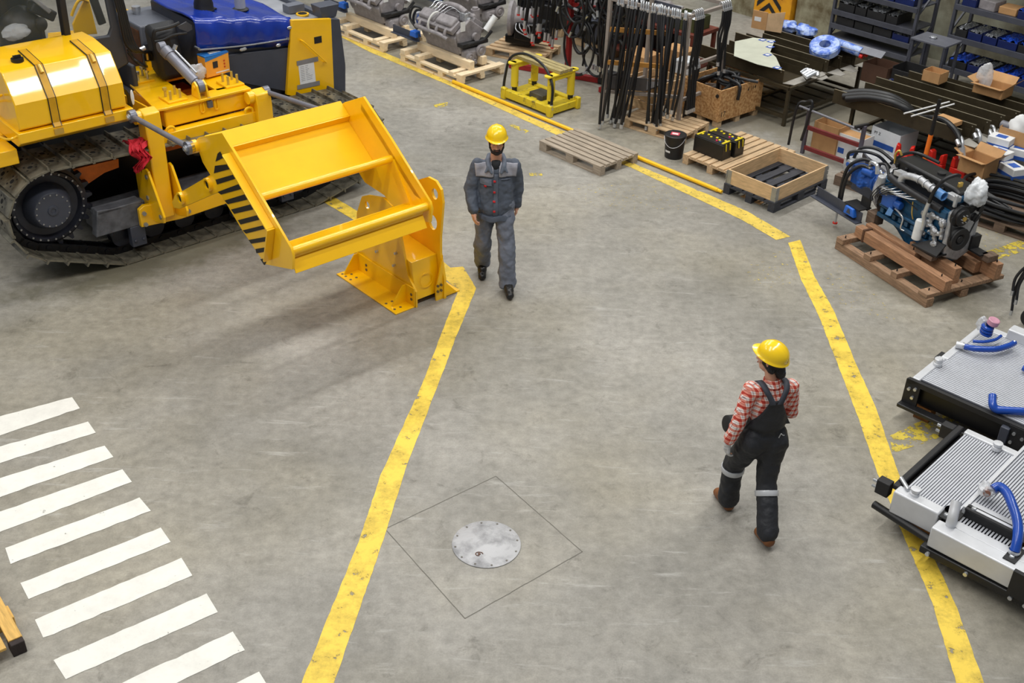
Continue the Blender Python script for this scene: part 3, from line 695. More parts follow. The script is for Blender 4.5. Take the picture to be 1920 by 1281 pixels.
MB().prism([hq(*p) for p in ((333, 50), (350, 41), (360, 47), (361, 55), (352, 60), (336, 54))], (0, .02, 0)).build('flap', M('dark_grey_webbing', (70, 72, 78), .6), bo)
# --- side posts, front crossbars
posts = MB()
PO = []
for (xc, zq) in ((-.69, 1.78), (.73, 1.70)):
    m = MB()
    m.prism([(xc - .10, -.08, zq - .04), (xc - .10, .04, zq), (xc - .10, .11, zq - .04), (xc - .10, .11, 1.2), (xc - .10, .08, .45), (xc - .10, -.10, .45), (xc - .10, -.10, 1.5)], (.20, 0, 0))
    po = m.build('side_post', YEL, TR, bevel=.015)
    m = MB(); m.prism([(xc - .16, -.10, 1.08), (xc - .16, -.04, 1.10), (xc - .16, .25, .95), (xc - .16, .25, .45), (xc - .16, -.12, .45), (xc - .16, -.34, .52), (xc - .16, -.36, .60)], (.03, 0, 0))
    m.build('post_gusset', YEL, po, bevel=.006); m = MB()
    m.prism([(xc + .13, -.10, 1.08), (xc + .13, -.04, 1.10), (xc + .13, .25, .95), (xc + .13, .25, .45), (xc + .13, -.12, .45), (xc + .13, -.34, .52), (xc + .13, -.36, .60)], (.03, 0, 0))
    m.build('post_gusset', YEL, po, bevel=.006)
    m = MB(); m.cyl((xc - .17, .02, zq - .09), (xc - .09, .02, zq - .09), .075, n=24); m.build('pin_boss', YEL, po)
    m = MB(); m.cyl((xc - .17, -.05, 1.0), (xc - .15, -.05, 1.0), .03, n=6); m.cyl((xc - .17, .0, .72), (xc - .15, .0, .72), .03, n=6); m.cyl((xc - .17, -.28, .58), (xc - .15, -.28, .58), .03, n=6); m.build('gusset_bolts', GALV, po)
m = MB(); m.box(-.6, .64, .6, .75, .95, 1.15); m.build('rear_crossbar', MATS_OR, TR)
m = MB(); m.box(-.6, .64, -.02, .11, 1.30, 1.44); XB = m.build('front_crossbar', YEL, TR, bevel=.012)
m = MB()
for x in (-.46, .56): m = MB(); m.tube([(x - .05, .0, 1.43), (x - .045, .0, 1.48), (x, .0, 1.50), (x + .045, .0, 1.48), (x + .05, .0, 1.43)], .016); m.build('lifting_eye', YEL, XB)
m = MB(); m.prism([(-1.0, -.05, .40), (-1.0, -.05, .62), (-.93, -.05, .66), (-.5, -.05, .60), (.95, -.05, .60), (.95, -.05, .42), (-.5, -.05, .36)], (0, .06, 0)); m.box(-.62, .74, .0, .12, .56, .62)
LF = m.build('lower_rail', YEL, TR, bevel=.008)
m = MB()
for x, z in ((-.95, .57), (-.95, .43), (-.4, .44), (.1, .48), (.6, .48)): m.cyl((x, -.08, z), (x, -.05, z), .026, n=6)
m.build('rail_bolts', GALV, LF)

# --- tilting frame carried in front of the side posts
XL, XR = -.85, .83
e = lambda px, py, X: d(px, py, x=X)
PLp = [e(*p, XL) for p in ((366, 264), (372, 258), (416, 249), (470, 337), (545, 466), (549, 480), (548, 506), (497, 496), (452, 429), (411, 360), (336, 392), (326, 390), (322, 380), (327, 367), (394, 328), (380, 305))]
yzs = [(p.y, p.z) for p in PLp]
m = MB(); m.prism([(XL, y, z) for y, z in yzs], (.028, 0, 0))
TFm = thing('tilting_frame', None, None); TFm.parent = TR
for k_ in ('label', 'category'):
    if k_ in TFm: del TFm[k_]
m2 = m.build('end_plate', YEL, TFm, bevel=.004)
back = [(p.y, p.z) for p in (e(416, 249, XL), e(548, 472, XL), e(548, 506, XL))]
(yb, zb), (yf, zf), (yg, zg) = back
# right end plate: same profile without the arm
rp = [e(*p, XR) for p in ((660, 198), (682, 198), (735, 290), (800, 372), (806, 388), (798, 428), (770, 436), (700, 375), (650, 290))]
yr0, zr0 = yb, zb
ux = Vector((0, yf - yb, zf - zb)).normalized(); un = Vector((0, ux.z, -ux.y))
if un.z > 0: un = -un
P0 = Vector((XR, yb, zb)); Lb = (Vector((XR, yf, zf)) - P0).length
def TPt(x, a, n): return Vector((x, yb, zb)) + ux * a + un * n
m = MB(); m.prism([TPt(XR, 0, 0)] + [(XR, y, z) for y, z in yzs[3:8]] + [TPt(XR, .95, .60), TPt(XR, .55, .85), TPt(XR, -.05, .85), TPt(XR, -.28, .55), TPt(XR, -.20, .35)], (.028, 0, 0))
m.build('end_plate', YEL, TFm, bevel=.004)
m = MB(); m.prism([TPt(XR, .02, .10), TPt(XR, 1.3, .10), TPt(XR, 1.2, .16), TPt(XR, .05, .16)], (.09, 0, 0)); m.build('side_flange', YEL, TFm)
def slab(x0, x1, a0, n0, a1, n1, nm, th=.014):
    p = [TPt(x0, a0, n0), TPt(x1, a0, n0), TPt(x1, a1, n1), TPt(x0, a1, n1)]
    nn = (p[1] - p[0]).cross(p[3] - p[0]).normalized() * th
    if nn.z > 0: nn = -nn
    m = MB(); m.prism(p, nn); return m.build(nm, YEL, TFm, bevel=.003)
def tb(a, n, r, nm): m = MB(); m.cyl(TPt(XL + .02, a, n), TPt(XR, a, n), r, n=24); return m.build(nm, YEL, TFm)
XI = XL + .028
slab(XI, XR, -.26, .40, -.06, .40, 'rear_flange'); slab(XI, XR, -.06, .40, -.05, .48, 'flange_web')
slab(XI, XR, -.05, .48, .56, .48, 'back_sheet'); tb(.71, .17, .042, 'middle_tube')
slab(XI, XR, 1.15, .40, 1.37, .12, 'front_crossbar'); slab(XI, XR, 1.15, .40, 1.20, .46, 'crossbar_web')
tb(1.40, .085, .045, 'front_tube')
slab(XI, XR - .05, 1.42, .13, 1.45, .20, 'lip_web'); slab(XI, XR - .05, 1.45, .15, 1.58, .21, 'front_lip')
m = MB(); m.prism([TPt(XR, .75, .12), TPt(XR, 1.25, .3), TPt(XR, 1.1, .62), TPt(XR, .8, .62)], (-.02, 0, 0)); m.build('inner_stiffener', YEL, TFm)
# left plate: side flange and stripes
m = MB(); fa0, fa1 = .20, Lb - .33
m.prism([TPt(XL, fa0, .06), TPt(XL, fa1, .06), TPt(XL, fa1, .078), TPt(XL, fa0, .078)], (-.09, 0, 0))
m.prism([TPt(XL, fa1, .06), TPt(XL, fa1 + .018, .06), TPt(XL, fa1 + .14, .46), TPt(XL, fa1 + .12, .46)], (-.09, 0, 0))
m.build('side_flange', YEL, TFm, bevel=.004)
stp = MB()
xs_ = XL - .003
us = [((404, 287), (413, 282), (424, 300), (402, 306)), ]
left_edge = [(408, 288), (403, 311), (404, 337), (408, 360), (421, 376), (433, 393), (446, 413), (455, 432), (466, 450), (479, 467), (488, 486)]
left_edge2 = [(404, 303), (401, 325), (407, 346), (414, 365), (427, 383), (439, 401), (451, 421), (461, 438), (471, 457), (481, 475), (495, 497)]
right_edge = [(413, 284), (427, 308), (439, 327), (448, 345), (460, 364), (471, 383), (484, 403), (496, 422), (500, 444), (502, 463), (501, 484)]
right_edge2 = [(419, 296), (431, 317), (442, 335), (454, 354), (465, 374), (478, 392), (490, 411), (501, 428), (502, 452), (502, 471), (497, 497)]
for a, b, c_, f_ in zip(left_edge, right_edge, right_edge2, left_edge2):
    stp.prism([e(*p, xs_) for p in (a, b, c_, f_)], (-.001, 0, 0))
stp.build('black_warning_stripes', M('black_marking', (28, 26, 22), .5), TFm, flat=True)
for (px, py) in ((342, 371), (393, 345)):
    c = e(px, py, XL); m = MB(); m.lathe([(.05, 0), (.072, 0), (.072, .04), (.05, .04)], c, (-1, 0, 0), 28); m.cur = 1
    m.cyl(c + Vector((-.002, 0, 0)), c + Vector((-.02, 0, 0)), .052, n=24); m.build('bushing', [YEL, HOLE], TFm)
# rods
RX = -.93
def rod(pa, pb, nm='link_rod'):
    m = MB(); m.cyl(pa, pb, .030, n=16); o = m.build(nm, RODG, TR)
    for p in (pa, pb):
        MB().lathe([(.035, -.035), (.07, -.035), (.07, .035), (.035, .035)], p, (1, 0, 0), 24).build('rod_eye', M('dark_zinc', (118, 120, 130), .35, metal=.5), o)
        MB().cyl(p + Vector((-.05, 0, 0)), p + Vector((.05, 0, 0)), .036, n=12).cyl(p + Vector((-.065, 0, 0)), p + Vector((-.05, 0, 0)), .024, n=6).build('rod_pin', CHROME, o)
pa = d(248, 218, x=RX); pb = d(355, 277, x=RX); rod(pa, pb)
m = MB(); m.cyl(pb, pb + Vector((.08, 0, 0)), .07, n=24); m.build('rod_boss', YEL, TFm)
pa2 = d(498, 172, y=.02); rod(pa2, d(622, 213, x=pa2.x + .02))
# lower right arm mirrored
m = MB(); m.prism([(XR - .03, y, z) for y, z in [(-.15, .45), (-.15, .65), (-1.2, 1.25), (-1.35, 1.0)]], (.03, 0, 0)); m.build('lower_arm', YEL, TFm)

# --- things lying on the tractor
c = d(400, 130, z=1.5)
bx0 = thing('parts_carton', 'small orange and blue printed carton standing on the tractor cross frame', 'carton', None, (0, 0, 0))
bx0.location = TR.location; bx0.rotation_euler = TR.rotation_euler
cp = [d(374, 140, z=1.42), d(432, 128, z=1.42)]
BP = Vector((.92, 1.40, 1.40)); 
a = d(388, 147, z=1.72); b = d(432, 135, z=1.72); ln = (b - a); ln.z = 0; wn = Vector((-ln.y, ln.x, 0)).normalized() * .16; hh = Vector((0, 0, .25))
m = MB(); m.hexa([a, b, b + wn, a + wn], [a + hh * .98, b + hh, b + wn + hh, a + wn + hh * .98]); m.build('carton_body', M('orange_carton', (244, 170, 60), .6, var=.05), bx0, bevel=.006)
bl = M('blue_carton_print', (40, 120, 200), .6, var=.1)
m = MB(); o_ = Vector((0, 0, .002)); m.prism([a + hh + o_, b + hh + o_, b + wn + hh + o_, a + wn + hh + o_], (0, 0, .012)); m.prism([a + hh * .8 - wn * .01, b + hh * 1.0 - wn * .01, b + hh - wn * .01, a + hh - wn * .01], -wn * .02); m.build('carton_lid', bl, bx0)
m = MB(); nn = -wn.normalized() * .003
m.prism([a + ln * .30 + hh * .40 + nn, a + ln * .50 + hh * .40 + nn, a + ln * .50 + hh * .72 + nn, a + ln * .30 + hh * .72 + nn], nn); m.build('carton_icon', M('dark_print', (40, 40, 46), .7), bx0)
m = MB()
for t in (.35, .5, .65): m.cyl(a + ln * .78 + hh * t + nn, a + ln * .78 + hh * t + nn * 2, .012, n=8)
m.build('carton_dots', M('red_print', (200, 70, 30), .7), bx0)
MB().prism([a + ln * .4 + hh * .12 + nn, a + ln * .95 + hh * .12 + nn, a + ln * .95 + hh * .18 + nn, a + ln * .4 + hh * .18 + nn], nn).build('carton_caption', WHITE, bx0)
MB().prism([a + ln * .3 + hh * 1.06 + wn * .3, a + ln * .8 + hh * 1.06 + wn * .3, a + ln * .75 + hh * 1.06 + wn * .7, a + ln * .35 + hh * 1.06 + wn * .7], (0, 0, .002)).build('carton_label', WHITE, bx0)
m = MB(); m.blob(d(368, 137, y=.58), .12, .07, .10, 5, .35); o = m.build('plastic_bag', BAG); o.location = TR.location; o.rotation_euler = TR.rotation_euler
tag(o, 'crumpled clear plastic bag on the tractor between grey cylinder and orange carton', 'plastic bag')
m = MB(); rg = random.Random(3)
c1 = d(268, 275, z=1.34)
n_ = 16; rows = 14; vs = []
for j in range(rows):
    t = j / (rows - 1)
    for i in range(n_):
        s_ = i / (n_ - 1) - .5
        w_ = .24 * (1 - .6 * t)
        x = -.90 + s_ * w_ + .05 * math.sin(j * .9) - .03 * t; y = .06 - min(t, .35) * .60 + .025 * math.sin(i * 1.5 + j) + .015 * math.cos(i * 2.7)
        z = 1.425 + .03 * math.sin(i * 1.7 + j * .6) - max(0, t - .32) * .42
        vs.append((x, y, z))
m.add(vs, [(j * n_ + i, j * n_ + i + 1, (j + 1) * n_ + i + 1, (j + 1) * n_ + i) for j in range(rows - 1) for i in range(n_ - 1)])
o = m.build('red_rag', M('red_cloth', (208, 30, 50), .8, var=.2, scale=14), ang=80); s2 = o.modifiers.new('t', 'SOLIDIFY'); s2.thickness = .006
o.location = TR.location; o.rotation_euler = TR.rotation_euler
tag(o, 'crumpled red rag draped over the tractor track beside the yellow post', 'rag')

# ------------------------------------------------------------------ yellow bracket stand on the floor
ST = thing('bracket_stand', 'yellow bolted steel bracket stand with tall holed plate beside the walking man', 'stand', DF)
sx0, sx1 = .80, 1.17
m = MB(); m.box(.53, sx0, -2.95, -1.78, 0, .015); m.build('foot_plate', YEL, ST, bevel=.003)
m = MB(); m.box(sx1, 1.42, -2.97, -1.85, 0, .015); m.build('foot_plate', YEL, ST, bevel=.003)
m = MB(); m.box(sx0 - .015, sx0, -2.95, -1.78, 0, .24); m.build('foot_flange', YEL, ST, bevel=.003)
def sy(px, py, X): p = d(px, py, x=X); return (X, p.y, p.z)
lp = [(sx0, -2.96, .0), (sx0, -1.80, .0), (sx0, -1.80, .28), (sx0, -1.86, .75), (sx0, -1.98, 1.0), (sx0, -2.10, 1.06), (sx0, -2.40, 1.14), (sx0, -2.56, 1.10), (sx0, -2.70, .80), (sx0, -2.82, .35), (sx0, -2.96, .20)]
def holed(poly, holes, x, th, name, par):
    import bmesh
    bm = bmesh.new()
    def ringv(pts): return [bm.verts.new(p) for p in pts]
    es = []
    loops = [[Vector((x, p[1], p[2])) for p in poly]] + [[Vector((x, cy + r * math.cos(k * math.tau / 24), cz + r * (el if math.sin(k * math.tau / 24) < 0 else 1.0) * math.sin(k * math.tau / 24))) for k in range(24)] for cy, cz, r, el in holes]
    for lp_ in loops:
        vv = ringv(lp_)
        for i in range(len(vv)): es.append(bm.edges.new((vv[i], vv[(i + 1) % len(vv)])))
    bmesh.ops.triangle_fill(bm, use_beauty=True, use_dissolve=False, edges=es)
    r = bmesh.ops.extrude_face_region(bm, geom=bm.faces[:]); bmesh.ops.translate(bm, vec=(th, 0, 0), verts=[v for v in r['geom'] if isinstance(v, bmesh.types.BMVert)])
    bmesh.ops.recalc_face_normals(bm, faces=bm.faces)
    me = bpy.data.meshes.new(name); bm.to_mesh(me); bm.free(); me.materials.append(YEL)
    o = bpy.data.objects.new(name, me); COL.objects.link(o); o.parent = par; return o
holed(lp, [(-2.08, .93, .045, 1), (-2.60, .94, .03, 1)], sx0, .025, 'side_plate', ST)
tp = [(0, -3.0, 0), (0, -1.85, 0), (0, -1.85, .3), (0, -2.0, .75), (0, -2.30, 1.12), (0, -2.5, 1.28), (0, -2.72, 1.40), (0, -2.86, 1.40), (0, -2.95, 1.33), (0, -2.98, 1.18), (0, -2.93, .75), (0, -2.93, .55), (0, -3.0, .25)]
holed(tp, [(-2.84, 1.25, .055, 1.3), (-2.80, .90, .075, 1.4), (-2.45, .80, .05, 1)], sx1, .03, 'tall_holed_plate', ST)
m = MB()
for (a, b) in (((-2.95, 0, 0), 0),):
    for y in (-2.80, -1.86):
        m.prism([(sx0 - .015, y, .015), (sx0 - .21, y, .015), (sx0 - .19, y, .06), (sx0 - .06, y, .23), (sx0 - .015, y, .23)], (0, .015, 0)); m.build('foot_gusset', YEL, ST); m = MB()
    m.prism([(sx1 + .03, -2.98, .015), (sx1 + .2, -2.98, .015), (sx1 + .03, -2.98, .2)], (0, .015, 0))
    m.prism([(sx1 - .10, -2.98, 0), (sx1, -2.98, 0), (sx1, -2.98, .55), (sx1 - .02, -2.98, .45), (sx1 - .10, -2.98, .15)], (0, .02, 0))
m.build('foot_gusset', YEL, ST)
m = MB(); m.prism([(sx0 + .025, -2.93, .07), (sx0 + .025, -2.86, .52), (sx0 + .025, -2.25, .56), (sx0 + .025, -2.1, .1)], (sx1 - sx0 - .025, 0, 0)); m.build('centre_box', YEL, ST, bevel=.006)
m = MB(); c = (( sx0 + sx1) / 2 + .0, -2.915, .28); m.lathe([(.085, 0), (.09, 0), (.09, .006), (.085, .006)], c, (0, -1, .1), 28); m.build('round_cover', YEL, ST)
m = MB()
for y, z in ((-2.3, .62), (-2.42, .78), (-2.62, .55), (-2.25, .42), (-2.58, .38), (-2.45, .9), (-2.35, .95)): m.cyl((sx0 - .03, y, z), (sx0, y, z), .016, n=8)
m.build('plate_bolt', CHROME, ST)
m = MB()
for y in (-2.9, -2.03): 
    for z in (.09, .15): m.cyl((sx0 - .022, y, z), (sx0 - .015, y, z), .017, n=10)
for y in (-2.86, -2.7, -2.0, -1.9, -1.83):
    for x in (.58, .66): m.cyl((x, y, .0155), (x, y, .017), .016, n=10)
for z in (.12, .19):
    for x in (sx1 - .08, sx1 - .035): m.cyl((x, -3.0, z), (x, -2.98, z), .015, n=8)
for x in (1.25, 1.35): m.cyl((x, -2.9, .0155), (x, -2.9, .017), .016, n=10)
m.build('foot_bolts', M('dark_bolt', (110, 96, 70), .5, metal=.3), ST)
# ------------------------------------------------------------------ people
def meta_mesh(parts, voxel, name, mat, parent, smooth=4, disp=0, dscale=.12):
    """one continuous surface grown from tapered limbs: parts = (p0, r0, p1, r1[, flatten(sx,sy)]) or ellipsoids"""
    mb = MB()
    for q in parts:
        if q[0] == 'e':
            mb.ell(q[1], *q[2], n=24, m=16, mat=q[3] if len(q) > 3 else None)
        else:
            p0, r0, p1, r1 = q[:4]; p0, p1 = Vector(p0), Vector(p1); dd = p1 - p0; ln = dd.length
            sc_ = q[4] if len(q) > 4 else (1, 1)
            u, w, d_ = basis(dd); k = 10; prof = []
            for i in range(k + 1):
                a = math.pi / 2 * (1 - i / k); prof.append((r0 * math.cos(a), -r0 * math.sin(a)))
            for i in range(k + 1):
                a = math.pi / 2 * i / k; prof.append((r1 * math.cos(a), ln + r1 * math.sin(a)))
            o = len(mb.v); mb.lathe(prof, p0, d_, 20)
            if sc_ != (1, 1):
                for i in range(o, len(mb.v)):
                    v = Vector(mb.v[i]); c = (v - p0).dot(d_) * d_ + p0; r = v - c; mb.v[i] = tuple(c + Vector((r.x * sc_[0], r.y * sc_[1], r.z)))
    o = mb.build(name, mat, parent, ang=180)
    m1 = o.modifiers.new('skin', 'REMESH'); m1.mode = 'VOXEL'; m1.voxel_size = voxel; m1.use_smooth_shade = True
    m2 = o.modifiers.new('relax', 'SMOOTH'); m2.factor = .5; m2.iterations = smooth
    if disp:
        t = bpy.data.textures.new(name, 'CLOUDS'); t.noise_scale = dscale; t.noise_depth = 2
        m3 = o.modifiers.new('folds', 'DISPLACE'); m3.texture = t; m3.strength = disp; m3.mid_level = .5; m3.texture_coords = 'LOCAL'
    return o
def hand(parts, wrist, dirv, palmn, side, s=1.0, curl=.5):
    """palm, four fingers and a thumb as limbs; side=+1 thumb towards cross(dir, palmn)"""
    dirv = Vector(dirv).normalized(); pn = Vector(palmn); pn = (pn - dirv * pn.dot(dirv)).normalized(); ac = dirv.cross(pn) * side
    w = Vector(wrist)
    parts.append((w, .027 * s, w + dirv * .03 * s, .03 * s))
    for i, off in enumerate((.030, .010, -.010, -.028)):
        k0 = w + dirv * (.085 - .006 * abs(i - 1)) * s + ac * off * s
        parts.append((w + dirv * .02 * s + ac * off * .6 * s, .018 * s, k0, .0135 * s))
        ln = (.072, .080, .074, .058)[i] * s; p = k0; ang = .15
        for j, f in enumerate((.45, .32, .25)):
            ang += curl * (.5 + .12 * i) * (1 if j else .6); q = p + (dirv * math.cos(ang) + pn * math.sin(ang)) * ln * f
            parts.append((p, (.0105 - .001 * j) * s, q, (.0095 - .001 * j) * s)); p = q
    t0 = w + dirv * .025 * s + ac * .022 * s; t1 = t0 + (dirv * .6 + ac * .65 + pn * .35).normalized() * .042 * s; t2 = t1 + (dirv * .9 + ac * .15 + pn * .3).normalized() * .032 * s; t3 = t2 + (dirv * .95 + pn * .35).normalized() * .025 * s
    parts += [(t0, .017 * s, t1, .0135 * s), (t1, .0125 * s, t2, .011 * s), (t2, .011 * s, t3, .009 * s)]
SKIN = M('skin', (214, 160, 132), .5, var=.06, scale=9)
def hard_hat(head, tilt, par, yaw=0, brim_len=.05):
    """helmet shell, all-round brim longer at the peak (-y of the head frame)"""
    Rm = Matrix.Rotation(yaw, 3, 'Z') @ Matrix.Rotation(tilt, 3, 'X'); c = Vector(head)
    mb = MB(); n = 48; rows = 14; rx, ry, rz = .108, .132, .112
    vs = []
    for j in range(rows + 1):
        t = j / rows * math.pi / 2
        for i in range(n):
            a = i * math.tau / n; x, y, z = rx * math.sin(t) * math.cos(a), ry * math.sin(t) * math.sin(a), rz * math.cos(t)
            ridge = .006 * max(0, 1 - abs(x) / .022) * math.cos(t * .9) + .003 * max(0, 1 - abs(abs(x) - .05) / .012) * math.cos(t)
            vs.append((x, y, z + ridge))
    for (ex, dz) in ((.003, -.014), (.013, -.020), (.014, -.025), (.001, -.020)):
        for i in range(n):
            a = i * math.tau / n; pk = max(0, -math.sin(a)) ** 3 * brim_len if ex > .01 else 0
            vs.append(((rx + ex) * math.cos(a), (ry + ex) * math.sin(a) - pk, dz - pk * .18))
    tot = rows + 5
    mb.add([c + Rm @ Vector(v) for v in vs], [(j * n + i, (j + 1) * n + i, (j + 1) * n + (i + 1) % n, j * n + (i + 1) % n) for j in range(tot - 1) for i in range(n)])
    return mb.build('hard_hat', YHELM, par, ang=50), Rm
# ---- walking man, seen from the front. local frame: +x his left, -y ahead of him, z up
MP = G(925, 530); MROT = math.radians(4)
man = thing('person', 'bearded man in grey workwear with red buttons and yellow hard hat, walking toward camera', 'person', None, (MP.x, MP.y, 0), MROT)
JK = M('slate_grey_twill', (82, 90, 104), .72, var=.16, scale=7, bump=.35, bscale=16)
LGT = M('light_grey_twill', (164, 164, 174), .75, var=.06, bump=.2)
TRS = M('grey_trouser_twill', (108, 114, 128), .72, var=.16, scale=6, bump=.4, bscale=14)
BOOT = M('black_leather', (26, 26, 28), .4, var=.2)
# joints: his right is -x (left in the picture). left leg steps forward.
hipL, hipR = Vector((.095, .0, .92)), Vector((-.095, .03, .92))
knL, knR = Vector((.13, -.13, .50)), Vector((-.125, .03, .50))
anL, anR = Vector((.15, -.22, .10)), Vector((-.12, .24, .12))
shL, shR = Vector((.19, .0, 1.43)), Vector((-.19, .01, 1.43))
elL, elR = Vector((.245, .09, 1.16)), Vector((-.27, -.02, 1.16))
wrL, wrR = Vector((.24, .10, .91)), Vector((-.235, -.14, .94))
neck, head = Vector((0, -.01, 1.54)), Vector((0, -.055, 1.715))
Rh = Matrix.Rotation(math.radians(4), 3, 'X')
def face_parts(h, R):
    e_ = lambda x, y, z: h + R @ Vector((x, y, z))
    return [('e', e_(0, .005, .03), (.076, .096, .095), R), ('e', e_(0, -.02, -.04), (.062, .072, .075), R), ('e', e_(0, -.055, -.085), (.03, .03, .024), R),
            (e_(0, -.092, .005), .010, e_(0, -.112, -.026), .013), ('e', e_(.014, -.100, -.028), (.008, .010, .007), R), ('e', e_(-.014, -.100, -.028), (.008, .010, .007), R),
            (e_(-.035, -.082, .028), .012, e_(.035, -.082, .028), .012), ('e', e_(0, -.088, -.055), (.022, .012, .009), R),
            ('e', e_(.043, -.062, -.012), (.024, .022, .02), R), ('e', e_(-.043, -.062, -.012), (.024, .022, .02), R),
            ('e', e_(.078, .012, -.005), (.010, .018, .030), R), ('e', e_(-.078, .012, -.005), (.010, .018, .030), R)]
bp = face_parts(head, Rh)
bp += [(neck + Vector((0, .01, -.06)), .062, head + Vector((0, .02, -.06)), .056), (Vector((0, .01, 1.40)), .12, Vector((0, .01, 1.0)), .11, (1.25, .85)),
       (shL, .052, elL, .042), (elL, .040, wrL, .028), (shR, .052, elR, .042), (elR, .040, wrR, .028),
       (Vector((-.16, .01, 1.43)), .06, Vector((.16, .01, 1.43)), .06), (hipL, .085, knL, .06), (knL, .058, anL, .042), (hipR, .085, knR, .06), (knR, .058, anR, .042),
       (hipR, .10, hipL, .10)]
hand(bp, wrR, Vector((.12, -.22, -.95)), Vector((.85, .3, 0)), -1, 1.0, .55)
hand(bp, wrL, Vector((-.02, -.05, -1)), Vector((-.9, 0, 0)), 1, 1.0, .5)
meta_mesh(bp, .0055, 'body', SKIN, man, 3)
# facial features
EYEW = M('eye_white', (225, 220, 215), .3); DARK = M('dark_hair', (34, 26, 24), .7, var=.3, scale=60, bump=.5, bscale=120)
hh_ = lambda x, y, z: head + Rh @ Vector((x, y, z))
for sx in (-.031, .031):
    m = MB(); m.ell(hh_(sx, -.082, .012), .013, .008, .007); m.cur = 1; m.ell(hh_(sx, -.088, .011), .006, .004, .006)
    m.build('eye', [EYEW, M('dark_iris', (40, 30, 26), .2)], man)
    MB().tube([hh_(sx - .02, -.090, .030), hh_(sx, -.096, .036), hh_(sx + .02, -.088, .031)], .005).build('eyebrow', DARK, man)
MB().tube([hh_(-.018, -.098, -.056), hh_(0, -.102, -.055), hh_(.018, -.098, -.056)], .0045).build('mouth', M('lips', (170, 100, 90), .5), man)
bd = [('e', hh_(0, -.06, -.088), (.045, .042, .034), Rh)]
for s_ in (-1, 1):
    pts = [hh_(s_ * .070, -.005, .0), hh_(s_ * .064, -.03, -.05), hh_(s_ * .045, -.062, -.085), hh_(0, -.078, -.10)]
    for a_, b_ in zip(pts, pts[1:]): bd.append((a_, .014, b_, .017))
    bd.append((hh_(s_ * .027, -.088, -.068), .008, hh_(s_ * .006, -.100, -.045), .009)); bd.append((hh_(s_ * .030, -.084, -.048), .007, hh_(s_ * .030, -.082, -.08), .010))
meta_mesh(bd, .005, 'beard', DARK, man, 2)
meta_mesh([('e', hh_(0, .025, .03), (.083, .088, .085), Rh)], .008, 'hair', DARK, man, 2)
hard_hat(head + Vector((0, .008, .075)), math.radians(2), man, 0, .03)
man.scale = (1.03, 1.03, 1.03)
# shoes
def shoe(an, d_, par, mat=BOOT, s=1.0, pitch=0):
    d_ = Vector(d_).normalized(); a = Vector(an)
    heel = a + Vector((0, 0, -.048)) - d_ * .035; toe = a + d_ * .17 * s + Vector((0, 0, -.052 + pitch))
    o = meta_mesh([(a + Vector((0, 0, .06)), .055, a + Vector((0, 0, -.02)), .052), (heel, .050, toe, .044, (1.05, 1)), (a, .058, a + d_ * .10 + Vector((0, 0, -.03)), .054)], .009, 'shoe', mat, par, 3)
    return o
shoe(anL + Vector((0, 0, .005)), (.10, -1, 0), man, pitch=-.0); shoe(anR, (-.03, -1, 0), man, pitch=-.03)
# trousers
tp_ = [(hipR + Vector((.02, 0, .06)), .135, hipL + Vector((-.02, 0, .06)), .135, (1, .85)), (hipR + Vector((0, .02, 0)), .118, hipR.lerp(knR, .5), .100), (hipR.lerp(knR, .5), .100, knR, .088), (knR, .094, anR + Vector((0, -.01, .03)), .092),
       (hipL, .118, hipL.lerp(knL, .5), .100), (hipL.lerp(knL, .5), .100, knL, .090), (knL, .096, anL + Vector((0, .02, .02)), .096)]
meta_mesh(tp_, .012, 'trousers', TRS, man, 3, .042, .085)
# jacket: torso, sleeves
jp = [(Vector((0, .01, 1.36)), .150, Vector((0, .0, 1.02)), .158, (1.28, .86)), (Vector((0, .0, 1.02)), .158, Vector((0, .0, .97)), .165, (1.28, .90)), (Vector((-.14, .01, 1.425)), .074, Vector((.14, .01, 1.425)), .074),
      (shL, .076, elL, .070), (elL, .070, wrL.lerp(elL, .12), .058), (shR, .076, elR, .070), (elR, .070, wrR.lerp(elR, .12), .058)]
jk = meta_mesh(jp, .012, 'jacket', JK, man, 3, .036, .085)
m = MB(); m.lathe([(.185, 0), (.190, .004), (.188, .05), (.180, .06)], Vector((0, 0, .835)), (0, 0, 1), 40)
for i, v in enumerate(m.v): m.v[i] = (v[0] * 1.08, v[1] * .86 + .0, v[2] + .008 * math.sin(7 * v[0] / .19))
m.build('jacket_hem', JK, man)
# yoke: pale shoulder panel across the chest, wrapped on the jacket
def wrap_patch(nm, pts2d, mat, par, y0, target, n=14, off=.008):
    """a sheet over the jacket: pts2d four corners (x,z), projected onto the jacket surface from the front"""
    m = MB(); A, B, C_, D_ = [Vector((p[0], 0, p[1])) for p in pts2d]; vs = []
    for j in range(n + 1):
        for i in range(n + 1): 
            p = A.lerp(B, i / n).lerp(D_.lerp(C_, i / n), j / n); vs.append((p.x, y0, p.z))
    m.add(vs, [(j * (n + 1) + i, j * (n + 1) + i + 1, (j + 1) * (n + 1) + i + 1, (j + 1) * (n + 1) + i) for j in range(n) for i in range(n)])
    o = m.build(nm, mat, par, ang=90)
    w = o.modifiers.new('wrap', 'SHRINKWRAP'); w.target = target; w.wrap_method = 'PROJECT'; w.use_project_y = True; w.use_positive_direction = True; w.use_negative_direction = True; w.offset = off; w.wrap_mode = 'ABOVE_SURFACE'
    if y0 > 0: pass
    s_ = o.modifiers.new('t', 'SOLIDIFY'); s_.thickness = .004; s_.offset = 0
    return o
for s_ in (-1, 1):
    wrap_patch('yoke_panel', [(s_ * .03, 1.485), (s_ * .225, 1.475), (s_ * .215, 1.335), (s_ * .03, 1.345)], LGT, man, -.45, jk)
